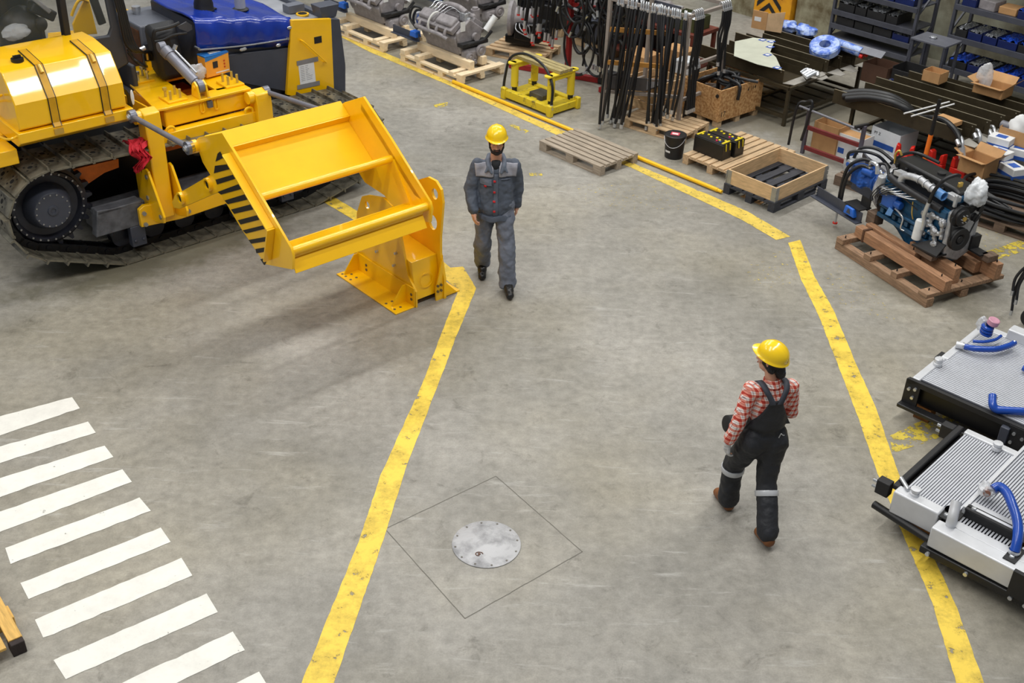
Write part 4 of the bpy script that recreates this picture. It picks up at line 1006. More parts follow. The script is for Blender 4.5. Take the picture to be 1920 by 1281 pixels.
wrap_patch('button_placket', [(-.022, 1.38), (.022, 1.38), (.022, .86), (-.022, .86)], M('placket_grey', (88, 96, 110), .7), man, -.45, jk, off=.007)
wrap_patch('pocket_flap', [(-.165, 1.315), (-.045, 1.32), (-.045, 1.245), (-.165, 1.25)], M('flap_grey', (104, 112, 128), .7), man, -.45, jk, off=.010)
wrap_patch('pocket_flap', [(.05, 1.32), (.15, 1.315), (.15, 1.305), (.05, 1.31)], M('flap_grey', 0), man, -.45, jk, off=.008)
RBT = M('red_button', (206, 30, 40), .4)
for z in (1.30, 1.18, 1.07, .965, .87):
    y = -.135 - (.01 if z < 1.2 else -.005)
    wrap_patch('button', [(-.026, z + .011), (-.004, z + .011), (-.004, z - .011), (-.026, z - .011)], RBT, man, -.45, jk, n=3, off=.016)
wrap_patch('button', [(-.115, 1.25), (-.093, 1.25), (-.093, 1.232), (-.115, 1.232)], RBT, man, -.45, jk, n=3, off=.018)
cl = []
for s_ in (-1, 1):
    p = [Vector((s_ * .0, .085, 1.515)), Vector((s_ * .07, .05, 1.525)), Vector((s_ * .088, -.03, 1.505)), Vector((s_ * .078, -.10, 1.455)), Vector((s_ * .05, -.135, 1.40))]
    for q0, q1, r0, r1 in zip(p, p[1:], (.026, .026, .027, .028), (.026, .027, .028, .016)): cl.append((q0, r0, q1, r1))
    cl.append((p[3], .024, Vector((s_ * .115, -.125, 1.405)), .012))
meta_mesh(cl, .007, 'collar', M('collar_grey', (98, 106, 120), .72, var=.1), man, 2)
meta_mesh([('e', Vector((0, -.045, 1.455)), (.062, .07, .07))], .01, 'shirt', M('black_tshirt', (26, 28, 34), .8), man, 2)

# ---- woman seen from behind; local frame: -y ahead of her
WPn = G(1402, 975); WROT = math.radians(180 + 14)
wom = thing('person', 'woman in black bib overalls, checked shirt and yellow hard hat, walking away', 'person', None, (WPn.x, WPn.y, 0), WROT)
OV = M('black_overall_twill', (34, 36, 42), .62, var=.25, scale=8, bump=.5, bscale=15)
def plaid():
    m = bpy.data.materials.new('red_white_check_flannel'); m.use_nodes = True; nt = m.node_tree; b = nt.nodes['Principled BSDF']; b.inputs['Roughness'].default_value = .8
    tc = nd(nt, 'ShaderNodeTexCoord'); sp = nt.nodes.new('ShaderNodeSeparateXYZ'); 
    mp = nd(nt, 'ShaderNodeMapping'); mp.inputs['Rotation'].default_value = (0, 0, .2); nt.links.new(tc.outputs['Object'], mp.inputs[0]); nt.links.new(mp.outputs[0], sp.inputs[0])
    def band(src, period, width, ph=0):
        a = nd(nt, 'ShaderNodeMath', operation='MULTIPLY_ADD'); nt.links.new(src, a.inputs[0]); a.inputs[1].default_value = 1 / period; a.inputs[2].default_value = ph + 20
        f = nd(nt, 'ShaderNodeMath', operation='FRACT'); nt.links.new(a.outputs[0], f.inputs[0])
        l = nd(nt, 'ShaderNodeMath', operation='LESS_THAN'); nt.links.new(f.outputs[0], l.inputs[0]); l.inputs[1].default_value = width; return l.outputs[0]
    xy = nd(nt, 'ShaderNodeMath', operation='ADD'); nt.links.new(sp.outputs[0], xy.inputs[0]); nt.links.new(sp.outputs[1], xy.inputs[1])
    def avg(a, b_):
        n = nd(nt, 'ShaderNodeMath', operation='ADD'); nt.links.new(a, n.inputs[0]); nt.links.new(b_, n.inputs[1])
        h = nd(nt, 'ShaderNodeMath', operation='MULTIPLY'); nt.links.new(n.outputs[0], h.inputs[0]); h.inputs[1].default_value = .5; return h.outputs[0]
    red = avg(band(xy.outputs[0], .052, .46), band(sp.outputs[2], .052, .46))
    thin = avg(band(xy.outputs[0], .052, .09, .28), band(sp.outputs[2], .052, .09, .28))
    r = nd(nt, 'ShaderNodeValToRGB'); r.color_ramp.interpolation = 'CONSTANT'; e_ = r.color_ramp.elements
    e_[0].color = lin((238, 230, 226)); e_[1].position = .25; e_[1].color = lin((224, 140, 122)); k = e_.new(.75); k.color = lin((178, 52, 40)); nt.links.new(red, r.inputs[0])
    mx = nt.nodes.new('ShaderNodeMix'); mx.data_type = 'RGBA'; nt.links.new(thin, mx.inputs[0]); nt.links.new(r.outputs[0], mx.inputs[6]); mx.inputs[7].default_value = lin((120, 50, 60)); nt.links.new(mx.outputs[2], b.inputs['Base Color'])
    return m
PLD = plaid()
# seen from behind: her left hand (+x local is her left) appears on the left of the picture
S_ = .95
hipL, hipR = Vector((.09, .0, .88)), Vector((-.09, .0, .88))
knL, knR = Vector((.13, -.17, .50)), Vector((-.07, .07, .47))
anL, anR = Vector((.12, -.20, .10)), Vector((-.02, .34, .13))
shL, shR = Vector((.165, -.02, 1.385)), Vector((-.165, .01, 1.385))
elL, elR = Vector((.255, .03, 1.09)), Vector((-.235, -.04, 1.10))
wrL, wrR = Vector((.305, .0, .87)), Vector((-.19, -.24, 1.0))
neck, head = Vector((0, -.03, 1.47)), Vector((.015, -.06, 1.615))
YW = math.radians(38)
Rw = Matrix.Rotation(YW, 3, 'Z') @ Matrix.Rotation(math.radians(-2), 3, 'X')
bp = [(q if q[0] != 'e' else q) for q in face_parts(head, Rw)]
bp += [(neck + Vector((0, .02, -.05)), .052, head + Vector((0, .02, -.06)), .048), (Vector((0, .0, 1.33)), .105, Vector((0, 0, 1.0)), .10, (1.2, .85)),
       (shL, .045, elL, .038), (elL, .036, wrL, .025), (shR, .045, elR, .038), (elR, .036, wrR, .025),
       (Vector((-.14, 0, 1.355)), .05, Vector((.14, 0, 1.355)), .05), (hipL, .08, knL, .055), (knL, .052, anL, .04), (hipR, .08, knR, .055), (knR, .052, anR, .04), (hipR, .10, hipL, .10)]
hand(bp, wrR, Vector((.6, -.7, .1)), Vector((.5, .3, .3)), 1, .92, .6)
hand(bp, wrL, Vector((-.10, -.10, -1)), Vector((-.9, -.1, 0)), -1, .9, .5)
meta_mesh(bp, .0055, 'body', SKIN, wom, 3)
hw = lambda x, y, z: head + Rw @ Vector((x, y, z))
for sx in (-.031, .031):
    m = MB(); m.ell(hw(sx, -.082, .012), .013, .008, .007); m.cur = 1; m.ell(hw(sx, -.088, .011), .006, .004, .006); m.build('eye', [EYEW, M('dark_iris', 0)], wom)
MB().tube([hw(-.018, -.098, -.056), hw(0, -.102, -.055), hw(.018, -.098, -.056)], .0045).build('mouth', M('lips', 0), wom)
BH = M('black_hair', (22, 18, 20), .45, var=.3, scale=40, bump=.5, bscale=90)
meta_mesh([('e', hw(0, .025, .02), (.084, .086, .09), Rw), (hw(0, .09, -.03), .04, hw(.0, .10, -.07), .045), ('e', hw(0, .105, -.085), (.040, .040, .042), Rw), (hw(-.07, -.02, -.0), .02, hw(-.06, .05, -.05), .03), (hw(.07, -.02, -.0), .02, hw(.06, .05, -.05), .03)], .008, 'hair', BH, wom, 3, .012, .03)
MB().lathe([(.022, 0), (.04, 0), (.04, .02), (.022, .02)], hw(.0, .095, -.055), Rw @ Vector((0, .5, -.8)), 16).build('hair_tie', M('blue_hair_tie', (70, 120, 190), .6), wom)
hard_hat(head + Rw @ Vector((0, .012, .066)), math.radians(-12), wom, YW, .035)
LEA = M('tan_boot_leather', (128, 78, 38), .55, var=.2)
shoe(anR, (-.02, -1, -.05), wom, LEA, .9, -.045); shoe(anL + Vector((0, 0, -.005)), (.12, -1, 0), wom, LEA, .9)
for a_, d_ in ((anR, -.05), (anL, 0)):
    pass
# shirt
sp_ = [(Vector((0, .0, 1.29)), .120, Vector((0, .0, 1.02)), .118, (1.22, .86)), (Vector((-.12, 0, 1.375)), .070, Vector((.12, 0, 1.375)), .070), (Vector((0, .01, 1.36)), .085, Vector((0, .0, 1.30)), .12, (1.3, .9)),
      (shL, .068, elL, .062), (elL, .062, wrL.lerp(elL, .22), .050), (shR, .068, elR, .062), (elR, .062, wrR.lerp(elR, .3), .050)]
sh_ = meta_mesh(sp_, .010, 'shirt', PLD, wom, 4, .020, .08)
m = MB(); m.lathe([(.068, -.02), (.060, .04), (.068, .045), (.080, -.02)], Vector((0, -.005, 1.43)), (0, -.2, 1), 24); m.build('shirt_collar', PLD, wom)
# overalls: legs, seat, back bib, straps
tp_ = [(hipR + Vector((.015, .01, .04)), .128, hipL + Vector((-.015, .01, .04)), .128, (1, .92)), (Vector((0, .0, .96)), .125, Vector((0, .0, 1.06)), .122, (1.22, .92)), (hipR + Vector((0, .03, .0)), .122, hipR.lerp(knR, .5), .102), (hipR.lerp(knR, .5), .102, knR, .090), (knR, .090, anR + Vector((0, -.01, .02)), .090),
       (hipL + Vector((0, .02, 0)), .120, hipL.lerp(knL, .5), .104), (hipL.lerp(knL, .5), .104, knL, .092), (knL, .092, anL + Vector((0, .01, .01)), .092)]
ov = meta_mesh(tp_, .012, 'overalls', OV, wom, 4, .030, .10)
m = MB(); n = 10
def back_y(x, z): return .108 * math.sqrt(max(.05, 1 - (x / .155) ** 2)) + .010 + (.0)
rows = [(.88 + .0, .0)]
vs = []; nr = 12
for j in range(nr + 1):
    z = 1.04 + .30 * j / nr; t = j / nr; hw_ = .148 * (1 - t) ** 1.25 + .052
    for i in range(n + 1):
        x = -hw_ + 2 * hw_ * i / n; vs.append((x, back_y(x, z) + .006, z))
m.add(vs, [(j * (n + 1) + i, j * (n + 1) + i + 1, (j + 1) * (n + 1) + i + 1, (j + 1) * (n + 1) + i) for j in range(nr) for i in range(n)])
bb_ = m.build('back_bib', OV, wom, ang=90); q = bb_.modifiers.new('t', 'SOLIDIFY'); q.thickness = .012; q.offset = 0
STM = M('charcoal_webbing', (56, 60, 70), .7)
for s_ in (-1, 1):
    pts = smooth_path([(s_ * .030, .130, 1.31), (s_ * .050, .122, 1.36), (s_ * .085, .092, 1.425), (s_ * .100, .03, 1.458), (s_ * .100, -.05, 1.435), (s_ * .09, -.105, 1.34), (s_ * .08, -.125, 1.15)], 6)
    m = MB(); vs = []
    for p in pts: vs += [p + Vector((-.025, 0, 0)), p + Vector((.025, 0, 0))]
    m.add(vs, [(2 * i, 2 * i + 1, 2 * i + 3, 2 * i + 2) for i in range(len(pts) - 1)])
    o = m.build('shoulder_strap', STM, wom, ang=90); q = o.modifiers.new('t', 'SOLIDIFY'); q.thickness = .008; q.offset = 0
m = MB(); m.lathe([(.153, 0), (.158, .01), (.157, .03), (.153, .04)], Vector((0, 0, 1.03)), (0, 0, 1), 32)
for i, v in enumerate(m.v): m.v[i] = (v[0] * .99, v[1] * .80 + .002, v[2])
m.build('elastic_waistband', OV, wom)
REF = M('reflective_tape', (196, 198, 202), .35, var=.05, metal=.2)
for kn_, an_, t_ in ((knR, anR, .22), (knL, anL, .12)):
    a_ = Vector(kn_).lerp(an_, t_); ax = (Vector(an_) - Vector(kn_)).normalized()
    m = MB(); m.lathe([(.099, -.024), (.101, -.02), (.100, .02), (.098, .024)], a_, ax, 28); m.build('reflective_band', REF, wom)
m = MB(); m.tube([(-.12, .127, .99), (-.10, .134, 1.0), (-.085, .135, 1.015), (-.075, .134, .99), (-.072, .132, .975)], .004); m.build('pocket_wrench', CHROME, wom)
gp = []; hand(gp, wrL + Vector((0, 0, -.005)), Vector((-.10, -.10, -1)), Vector((-.9, -.1, 0)), -1, 1.04, .5)
gp.append((wrL + Vector((0, 0, .045)), .031, wrL, .033))
meta_mesh(gp, .005, 'work_glove', M('white_cotton_glove', (206, 206, 206), .8, var=.08, bump=.3), wom, 2)
cbp = MB(); cbp.lathe([(.0, 0), (.06, 0), (.075, .01), (.075, .09), (.06, .10), (0, .10)], Vector((.16, -.19, .92)), (1, .2, .2), 24)
co = cbp.build('tool_pouch', BLKM); co.location = wom.location; co.rotation_euler = wom.rotation_euler
tag(co, 'round black pouch hanging at the left hip of the woman in overalls', 'pouch')
# ------------------------------------------------------------------ right-hand side of the hall, in the hall grid
def hf(x, y, deg=0):
    w = HW(x, y); return fr(w.x, w.y, -46 + deg)
def h(px, py, **k): return L(HF, px, py, **k)
def HT(name, label, cat, x, y, deg=0, group=None):
    f = hf(x, y, deg); return thing(name, label, cat, f, group=group), f
def solo(m, name, mat, label, cat, x, y, deg=0, group=None, bevel=0, kind=None, **kw):
    f = hf(x, y, deg); o = m.build(name, mat, bevel=bevel, **kw); o.location = (f[0], f[1], 0); o.rotation_euler = (0, 0, f[4])
    return tag(o, label, cat, group, kind)
# --- walls and pillar
WALL = M('mottled_plaster_wall', (150, 150, 132), .85, scale=1.6, col2=(104, 98, 80), mixlo=.35, mixhi=.62, bump=.2)
o = solo(MB().box(-9, 9, 0, .3, 0, 14), 'wall_back', WALL, None, None, -8, 19.6, kind='structure')
for a in ('label', 'category'):
    if a in o: del o[a]
MB_ = MB(); MB_.box(-.30, .75, -.10, .6, 0, 6)
pc = h(1452, 55, z=0)
root, f = HT('steel_pillar', 'orange yellow pillar with black chevron stripes near the back wall', 'pillar', -12.55, 18.9)
MB().box(-.55, .30, 0, .5, 0, 6).build('column', M('ochre_paint', (226, 158, 22), .6, scale=3, col2=(190, 120, 30), mixlo=.3, mixhi=.5), root, bevel=.01)
m = MB()
for k in range(9):
    z = .10 + k * .23
    for s_ in (-1, 1):
        m.prism([(-.20, -.006, z + .22), (-.20, -.006, z + .32), (-.20 + s_ * .28, -.006, z + .06), (-.20 + s_ * .28, -.006, z - .04)], (0, -.002, 0))
m.build('chevron_stripes', BLKM, root, flat=True)
o = solo(MB().box(0, 1.1, 0, .6, 0, 6), 'wall_pier', M('stained_concrete_column', (150, 146, 122), .85, scale=3, col2=(96, 84, 58), mixlo=.35, mixhi=.6), None, None, -12.2, 19.0, kind='structure')
for a in ('label', 'category'):
    if a in o: del o[a]
o = solo(MB().box(-.9, -.1, 0, .6, 0, 6), 'wall_pier', MATS['stained_concrete_column'], None, None, -13.1, 19.05, kind='structure')
for a in ('label', 'category'):
    if a in o: del o[a]

# --- EUR style pallets
def pallet(root, Lx, Ly, nb, mat, bw, blocks=(3, 3), z0=0, gap_var=0):
    """deck boards run along x; three skids along x under blocks; stringers along y"""
    rnd = random.Random(Lx * 10 + nb)
    pitch = (Ly - bw) / (nb - 1)
    for i in range(nb):
        y = i * pitch; j = rnd.uniform(-gap_var, gap_var)
        MB().box(0 + j, Lx + j, y, y + bw, z0 + .122, z0 + .144).build('deck_board', mat, root, bevel=.003)
    for x in (0, Lx / 2 - .07, Lx - .145):
        MB().box(x, x + .145, 0, Ly, z0 + .10, z0 + .122).build('stringer_board', mat, root, bevel=.002)
        for y in (0, Ly / 2 - .05, Ly - .10):
            MB().box(x, x + .145, y, y + .10, z0 + .022, z0 + .10).build('block', mat, root, bevel=.004)
    for y in (0, Ly / 2 - .05, Ly - .10):
        MB().box(0, Lx, y, y + .10, z0, z0 + .022).build('skid_board', mat, root, bevel=.002)
r, f = HT('wooden_pallet', 'empty weathered grey wooden pallet lying on the yellow aisle line', 'pallet', -11.08, 11.12); pallet(r, 1.22, .78, 7, WOODG, .085, gap_var=.008)
WOODT = M('tan_pallet_wood', (206, 176, 138), .75, var=.2, scale=5, stretch=(1, 8, 8), bump=.15)
r, f = HT('wooden_pallet', 'tan wooden pallet carrying the two black batteries', 'pallet', -8.45, 12.38, 90); pallet(r, 1.35, .98, 8, WOODT, .10)
r, f = HT('wooden_pallet', 'tan pallet low on the floor under the grey hose rack', 'pallet', -10.95, 12.75, 8); pallet(r, 1.1, .75, 6, WOODT, .10)

# --- yellow tube on the floor
m = MB(); m.cyl((-14.0 + 11, 0, .032), (-8.47 + 11, .01, .032), .03, n=16); m.cyl((-8.47 + 11, .01, .032), (-8.40 + 11, .01, .032), .024, n=16)
solo(m, 'steel_tube', YEL, 'long thin yellow steel tube lying on the floor behind the grey pallet', 'tube', -11, 11.97)

# --- paint bucket
r, f = HT('plastic_bucket', 'black lidded plastic bucket with wire handle and red label', 'bucket', -9.66, 12.46)
MB().lathe([(.125, 0), (.13, .005), (.148, .30), (.155, .30), (.155, .33), (.150, .33)], n=36).build('bucket_body', BLK, r)
MB().lathe([(.158, .325), (.16, .345), (.15, .352), (.145, .345), (0, .347)], n=36).build('lid', BLK, r)
m = MB(); m.box(-.07, .055, -.05, .06, .349, .351, rz=.5, c=(0, 0, 0)); m.build('lid_label', M('red_label', (206, 70, 90), .5), r)
MB().box(-.05, .035, -.03, .03, .3515, .3525, rz=.5, c=(0, 0, 0)).build('label_text_block', M('pale_pink_print', (236, 214, 214), .6), r)
m = MB(); m.tube([(.158 * math.cos(a), .158 * math.sin(a) - .0, .31 - .13 * math.sin((a + 2.6) / 2.05 * math.pi) if 0 else .31 - .12 * math.sin(max(0, min(1, (a + 2.45) / 2.6)) * math.pi)) for a in [-2.45 + i * .26 for i in range(11)]], .004); m.build('wire_handle', CHROME, r)
fb = face_mat((-.065, -.142, .10), (1, -.05, 0), (0, 0, 1))
m = MB(); vs = []
for i in range(8):
    a = -1.95 + i * .09; vs += [(.141 * math.cos(a), .141 * math.sin(a), .10), (.143 * math.cos(a), .143 * math.sin(a), .13)]
m.add(vs, [(2 * i, 2 * i + 2, 2 * i + 3, 2 * i + 1) for i in range(7)]); m.build('white_print', WHITE, r)
# --- batteries
BATC = M('battery_black', (22, 22, 24), .4, var=.2)
YC = M('yellow_cap', (236, 214, 40), .45)
r1, f = HT('truck_battery', 'black truck battery with yellow caps, the nearer of the pair on the pallet', 'battery', -9.42, 12.58, group=None)
MB().box(0, .52, 0, .21, .146, .375).build('case', BATC, r1, bevel=.008); MB().box(.005, .515, .005, .205, .375, .39).build('cover', BATC, r1, bevel=.004)
for i in range(6): MB().cyl((.07 + i * .076, .10 + .04 * (i % 2), .39), (.07 + i * .076, .10 + .04 * (i % 2), .40), .018, n=14).build('vent_cap', YC, r1)
for x in (.02, .47): MB().box(x, x + .03, .02, .19, .385, .402).build('handle_grip', YC, r1, bevel=.005)
for y in (.06, .15): m = MB(); m.tube([(.525, y, .385), (.53, y, .33), (.528, y + .01, .28)], .007); m.build('rope_handle', YC, r1)
for (x, cc) in ((.42, 'blue_cap'), (.36, 'pink_cap')): MB().cyl((x, .05, .39), (x, .05, .405), .015, n=12).build('terminal_cap', M(cc, (60, 90, 170) if cc[0] == 'b' else (220, 60, 100), .5), r1)
w = hf(-9.38, 12.82); r2 = dup(r1, (w[0], w[1], 0), r1.rotation_euler.z, 'black truck battery with yellow caps, the farther of the pair on the pallet')

# --- pallet collar box on black pallet
r, f = HT('wooden_pallet', 'black stained pallet under the pine collar box', 'pallet', -8.42, 12.03); r.rotation_euler.z += math.radians(0)
f = hf(-7.58, 12.03, 90); r.location = (f[0], f[1], 0); r.rotation_euler = (0, 0, f[4]); pallet(r, 1.22, .84, 5, WOODK, .12)
r, f = HT('pallet_collar', 'open pine box frame with steel corner hinges on a black pallet', 'box', -8.40, 12.05)
X_, Y_ = .80, 1.18
for a, b, c_, d_ in ((0, X_, 0, .02), (0, X_, Y_ - .02, Y_), (0, .02, .02, Y_ - .02), (X_ - .02, X_, .02, Y_ - .02)):
    MB().box(a, b, c_, d_, .146, .346).build('side_board', WOODP, r, bevel=.002)
for x, y in ((0, 0), (X_, 0), (X_, Y_), (0, Y_)):
    sx, sy = (1 if x == 0 else -1), (1 if y == 0 else -1)
    m = MB(); m.box(x - sx * .003, x + sx * .07, y - sy * .003, y, .14, .34); m.build('hinge_leaf', GALV, r)
    m = MB(); m.box(x - sx * .003, x, y - sy * .003, y + sy * .07, .14, .34)
    for k in range(3): m.cyl((x - sx * .006, y - sy * .006, .15 + k * .065), (x - sx * .006, y - sy * .006, .20 + k * .065), .008, n=8)
    m.build('hinge_leaf', GALV, r)
m = MB(); p = [h(1388, 368, z=.004), h(1408, 362, z=.004), h(1436, 378, z=.004), h(1425, 384, z=.004)]; m.prism([v - Vector((-8, 12, 0)) for v in p], (0, 0, .003))
solo(m, 'cardboard_scrap', CARD, 'flat scrap of cardboard under the front edge of the black pallet', 'cardboard', -8, 12)

# --- OSB crate
c0 = h(1355, 232, z=0); r, f = HT('strand_board_crate', 'open crate of strand board full of black rubber hoses', 'crate', -10.72, 13.86, -3)
X_, Y_ = .78, 1.0
l_ = lambda px, py, **k: L(f, px, py, **k)
for a, b, c_, d_ in ((0, X_, 0, .02), (0, X_, Y_ - .02, Y_), (0, .02, .02, Y_ - .02), (X_ - .02, X_, .02, Y_ - .02)):
    MB().box(a, b, c_, d_, .10, .60).build('side_panel', OSBM, r, bevel=.002)
MB().box(.02, X_ - .02, .02, Y_ - .02, .10, .12).build('bottom_panel', OSBM, r)
for x in (.02, .34, X_ - .12):
    for y in (.02, .45, Y_ - .12): MB().box(x, x + .1, y, y + .1, 0, .10).build('foot_block', WOODT, r)
text_obj('17', 'stencil_number', BLKM, .12, r, face_mat((X_ + .002, .04, .17), (0, 1, 0), (0, 0, 1)))
text_obj('4 114', 'stencil_mark', BLKM, .09, r, face_mat((X_ + .002, .62, .46), (0, 1, .08), (0, -.08, 1)))
rnd = random.Random(5)
for i in range(9):
    y0 = .12 + i * .085; m = MB()
    m.tube([(.06 + rnd.uniform(0, .1), y0, .45), (.30, y0 + rnd.uniform(-.1, .1), .60 + rnd.uniform(0, .06)), (.50, .5 + rnd.uniform(-.25, .25), .62 + rnd.uniform(-.05, .05)), (.68 + rnd.uniform(-.05, .05), y0 + rnd.uniform(-.15, .15), .50)], .028)
    o = m.build('rubber_hose', RUB, None); o.location = r.location; o.rotation_euler = r.rotation_euler
    tag(o, 'thick black rubber hose piled in the strand board crate', 'hose', 'hoses in the strand board crate')
m = MB(); m.tube([(.5, .55, .64), (.72, .60, .64), (.90, .70, .63)], .024); o = m.build('rubber_hose', RUB); o.location = r.location; o.rotation_euler = r.rotation_euler; tag(o, 'straight black rubber hose end sticking out over the strand board crate rim', 'hose')
m = MB(); m.tube([(.6, .40, .64), (.80, .38, .62), (.83, .36, .50), (.82, .36, .40)], .026); o = m.build('rubber_hose', RUB); o.location = r.location; o.rotation_euler = r.rotation_euler; tag(o, 'black rubber hose end drooping down the outside of the strand board crate', 'hose')

# --- small pine crate under the hose rack and white wrapped box on it
r, f = HT('pine_crate', 'small pine slat crate standing under the grey hose rack', 'crate', -10.35, 13.3, 0)
f = hf(-11.42, 13.30, -4); r.location = (f[0], f[1], 0); r.rotation_euler = (0, 0, f[4])
X_, Y_ = .62, .70
for z in (.12, .27, .42):
    for a, b, c_, d_ in ((0, X_, 0, .02), (0, X_, Y_ - .02, Y_), (0, .02, 0, Y_), (X_ - .02, X_, 0, Y_)):
        MB().box(a, b, c_, d_, z, z + .13).build('slat', WOODP, r, bevel=.003)
for x in (.0, X_ - .08):
    MB().box(x, x + .08, 0, Y_, 0, .12).build('foot', WOODP, r)
solo(MB().box(0, .3, 0, .3, .56, .80), 'plastic_wrapped_box', M('milky_film', (222, 226, 230), .35, var=.15, bump=.5, bscale=14), 'white film wrapped box behind the hanging hoses of the grey rack', 'box', -11.0, 13.95, 10, bevel=.03)
solo(MB().box(0, .45, 0, .35, .0, .85), 'cardboard_box', CARD, 'tall brown cardboard box behind the grey hose rack', 'box', -11.4, 14.1, 6, bevel=.01)
solo(MB().box(0, .5, 0, .4, .0, .75), 'cardboard_box', CARD, 'brown cardboard box behind the hose rack, left of the film wrapped box', 'box', -11.9, 13.7, 0, bevel=.01)

# --- grey hose rack with hanging hoses
pA, pB, pC = h(1128, 229, z=0), h(1270, 241, z=0), h(1352, 205, z=0)
ZT = 1.72
tB = Vector((pB.x, pB.y, ZT)); tA = Vector((pA.x, pA.y, ZT + .2)); tC = h(1368, 8, z=ZT)
pC = Vector((tC.x, tC.y, 0))
r, f = HT('hose_rack', 'tall grey angle steel rack hung with many long black hoses', 'rack', pA.x, pA.y)
O_ = Vector((pA.x, pA.y, 0)); q = lambda v: Vector((v.x - O_.x, v.y - O_.y, v.z))
A0, B0, C0 = q(pA), q(pB), q(pC); D0 = A0 + (C0 - B0)
for p, zz in ((A0, 1.90), (B0, ZT), (C0, ZT), (D0, 1.90)):
    m = MB(); m.beam(p, p + Vector((0, 0, zz)), .055, .055, (1, 0, 0)); m.build('post', RACKG, r, bevel=.004)
up = lambda v, z: Vector((v.x, v.y, z))
zrail = lambda t: 1.90 + (ZT - 1.90) * t   # the long rail sags towards the near post
for a, b, za, zb_ in ((A0, B0, 1.90, ZT), (B0, C0, ZT, ZT), (C0, D0, ZT, 1.90), (D0, A0, 1.90, 1.90)):
    m = MB(); m.beam(up(a, za), up(b, zb_), .05, .05); m.build('top_rail', RACKG, r, bevel=.004)
for a, b, z in ((A0, B0, .50), (B0, C0, .45), (D0, A0, .5), (C0, D0, .45), (B0, C0, .95)):
    m = MB(); m.beam(up(a, z), up(b, z), .045, .05); m.build('lower_rail', RACKG, r, bevel=.004)
for z in (1.45, .95):
    m = MB(); m.beam(up(A0, z), up(A0.lerp(B0, .75), z), .03, .07); m.build('orange_crossbar', M('ochre_wood', (206, 146, 66), .6, var=.2), r, bevel=.004)
m = MB(); a, b = up(A0.lerp(B0, .05), .55), up(A0.lerp(B0, .55), .55); dd = (D0 - A0) * .5
m.prism([a, b, b + dd, a + dd], (0, 0, .02)); m.prism([a, b, b + Vector((0, 0, .2)), a + Vector((0, 0, .2))], (b - a).normalized().cross(Vector((0, 0, 1))) * .01); m.prism([a, a + dd, a + dd + Vector((0, 0, .2)), a + Vector((0, 0, .2))], (.01, .01, 0))
o = m.build('steel_tray', M('dark_grey_tray', (78, 74, 74), .6, var=.2), None); o.location = r.location; o.rotation_euler = r.rotation_euler; tag(o, 'open dark grey steel tray resting on the lower rail of the grey hose rack', 'tray')
def hanging_hose(top, bot, sway, rad, label, group, hook=.07, fit=True, out=Vector((0, -1, 0))):
    """hooked silver elbow on the rail, long black hose, fitting at the lower end"""
    hs = MB(); n_ = (bot - top); mid = top.lerp(bot, .5) + sway
    st = top + out * .05 + Vector((0, 0, -.05))
    hs.tube([st, st.lerp(mid, .5) + out * .02, mid, mid.lerp(bot, .5) + sway * .25, bot], rad, n=7, k=5)
    o = hs.build('hanging_hose', RUB, None); o.location = r.location; o.rotation_euler = r.rotation_euler
    tag(o, label, 'hose', group)
    e_ = MB(); e_.tube([top - out * .035 + Vector((0, 0, -.03)), top - out * .02 + Vector((0, 0, .035)), top + out * .02 + Vector((0, 0, .04)), st + Vector((0, 0, -.01))], rad * .62, n=7, k=4)
    e_.cyl(st + Vector((0, 0, .01)), st + Vector((0, 0, -.03)) + out * .003, rad * 1.1, n=8); e_.build('hook_fitting', CHROME, o)
    if fit:
        d_ = (bot - mid).normalized(); e_ = MB(); e_.cyl(bot - d_ * .01, bot + d_ * .05, rad * 1.3, n=8); e_.build('end_fitting', CHROME, o)
    return o
rnd = random.Random(12)
out = (B0 - A0).normalized().cross(Vector((0, 0, 1))); 
if out.y > 0: out = -out
GL = 'hoses hanging from the long front rail of the grey rack'
for i in range(0, 30):
    if i in (3, 8, 15, 20, 27): continue
    t = (.10 + .032 * i if i < 13 else .53 + .026 * (i - 13) if i < 22 else .78 + .026 * (i - 22)) + rnd.uniform(-.006, .006); tp = up(A0.lerp(B0, t), zrail(t) + .02)
    if i < 13: bx = A0.lerp(B0, -.02 + .030 * i + rnd.uniform(-.04, .04)) + out * rnd.uniform(.05, .45)
    elif i < 22: bx = A0.lerp(B0, .60 + .022 * (i - 13)) + out * rnd.uniform(.2, .55)
    else: bx = A0.lerp(B0, .76 + .024 * (i - 22)) + out * rnd.uniform(.05, .3)
    bt = Vector((bx.x, bx.y, .06 + rnd.uniform(0, .12) if i < 22 else .15 + rnd.uniform(0, .25)))
    hanging_hose(tp, bt, Vector((rnd.uniform(-.05, .07), rnd.uniform(-.03, .03), 0)) + out * rnd.uniform(.03, .12), .021, 'long black hose with silver hook hanging from the front rail of the grey rack', GL, out=out)
GL = 'hoses hanging from the short side rail of the grey rack'
for i in range(10):
    t = (.10 + .045 * i) if i < 5 else (.78 + .05 * (i - 5)); tp = up(B0.lerp(C0, t), ZT + .02); o2 = (C0 - B0).normalized().cross(Vector((0, 0, 1)))
    bx = B0.lerp(C0, t - .05) + o2 * .1; z_ = .30 if i < 5 else rnd.choice((.9, .75, .12))
    hanging_hose(tp, Vector((bx.x, bx.y, z_)), Vector((.0, rnd.uniform(-.03, .03), 0)), .019, 'black hose with silver hook hanging from the side rail of the grey rack', GL, out=o2)
GL = 'short hoses hanging low beside the bucket'
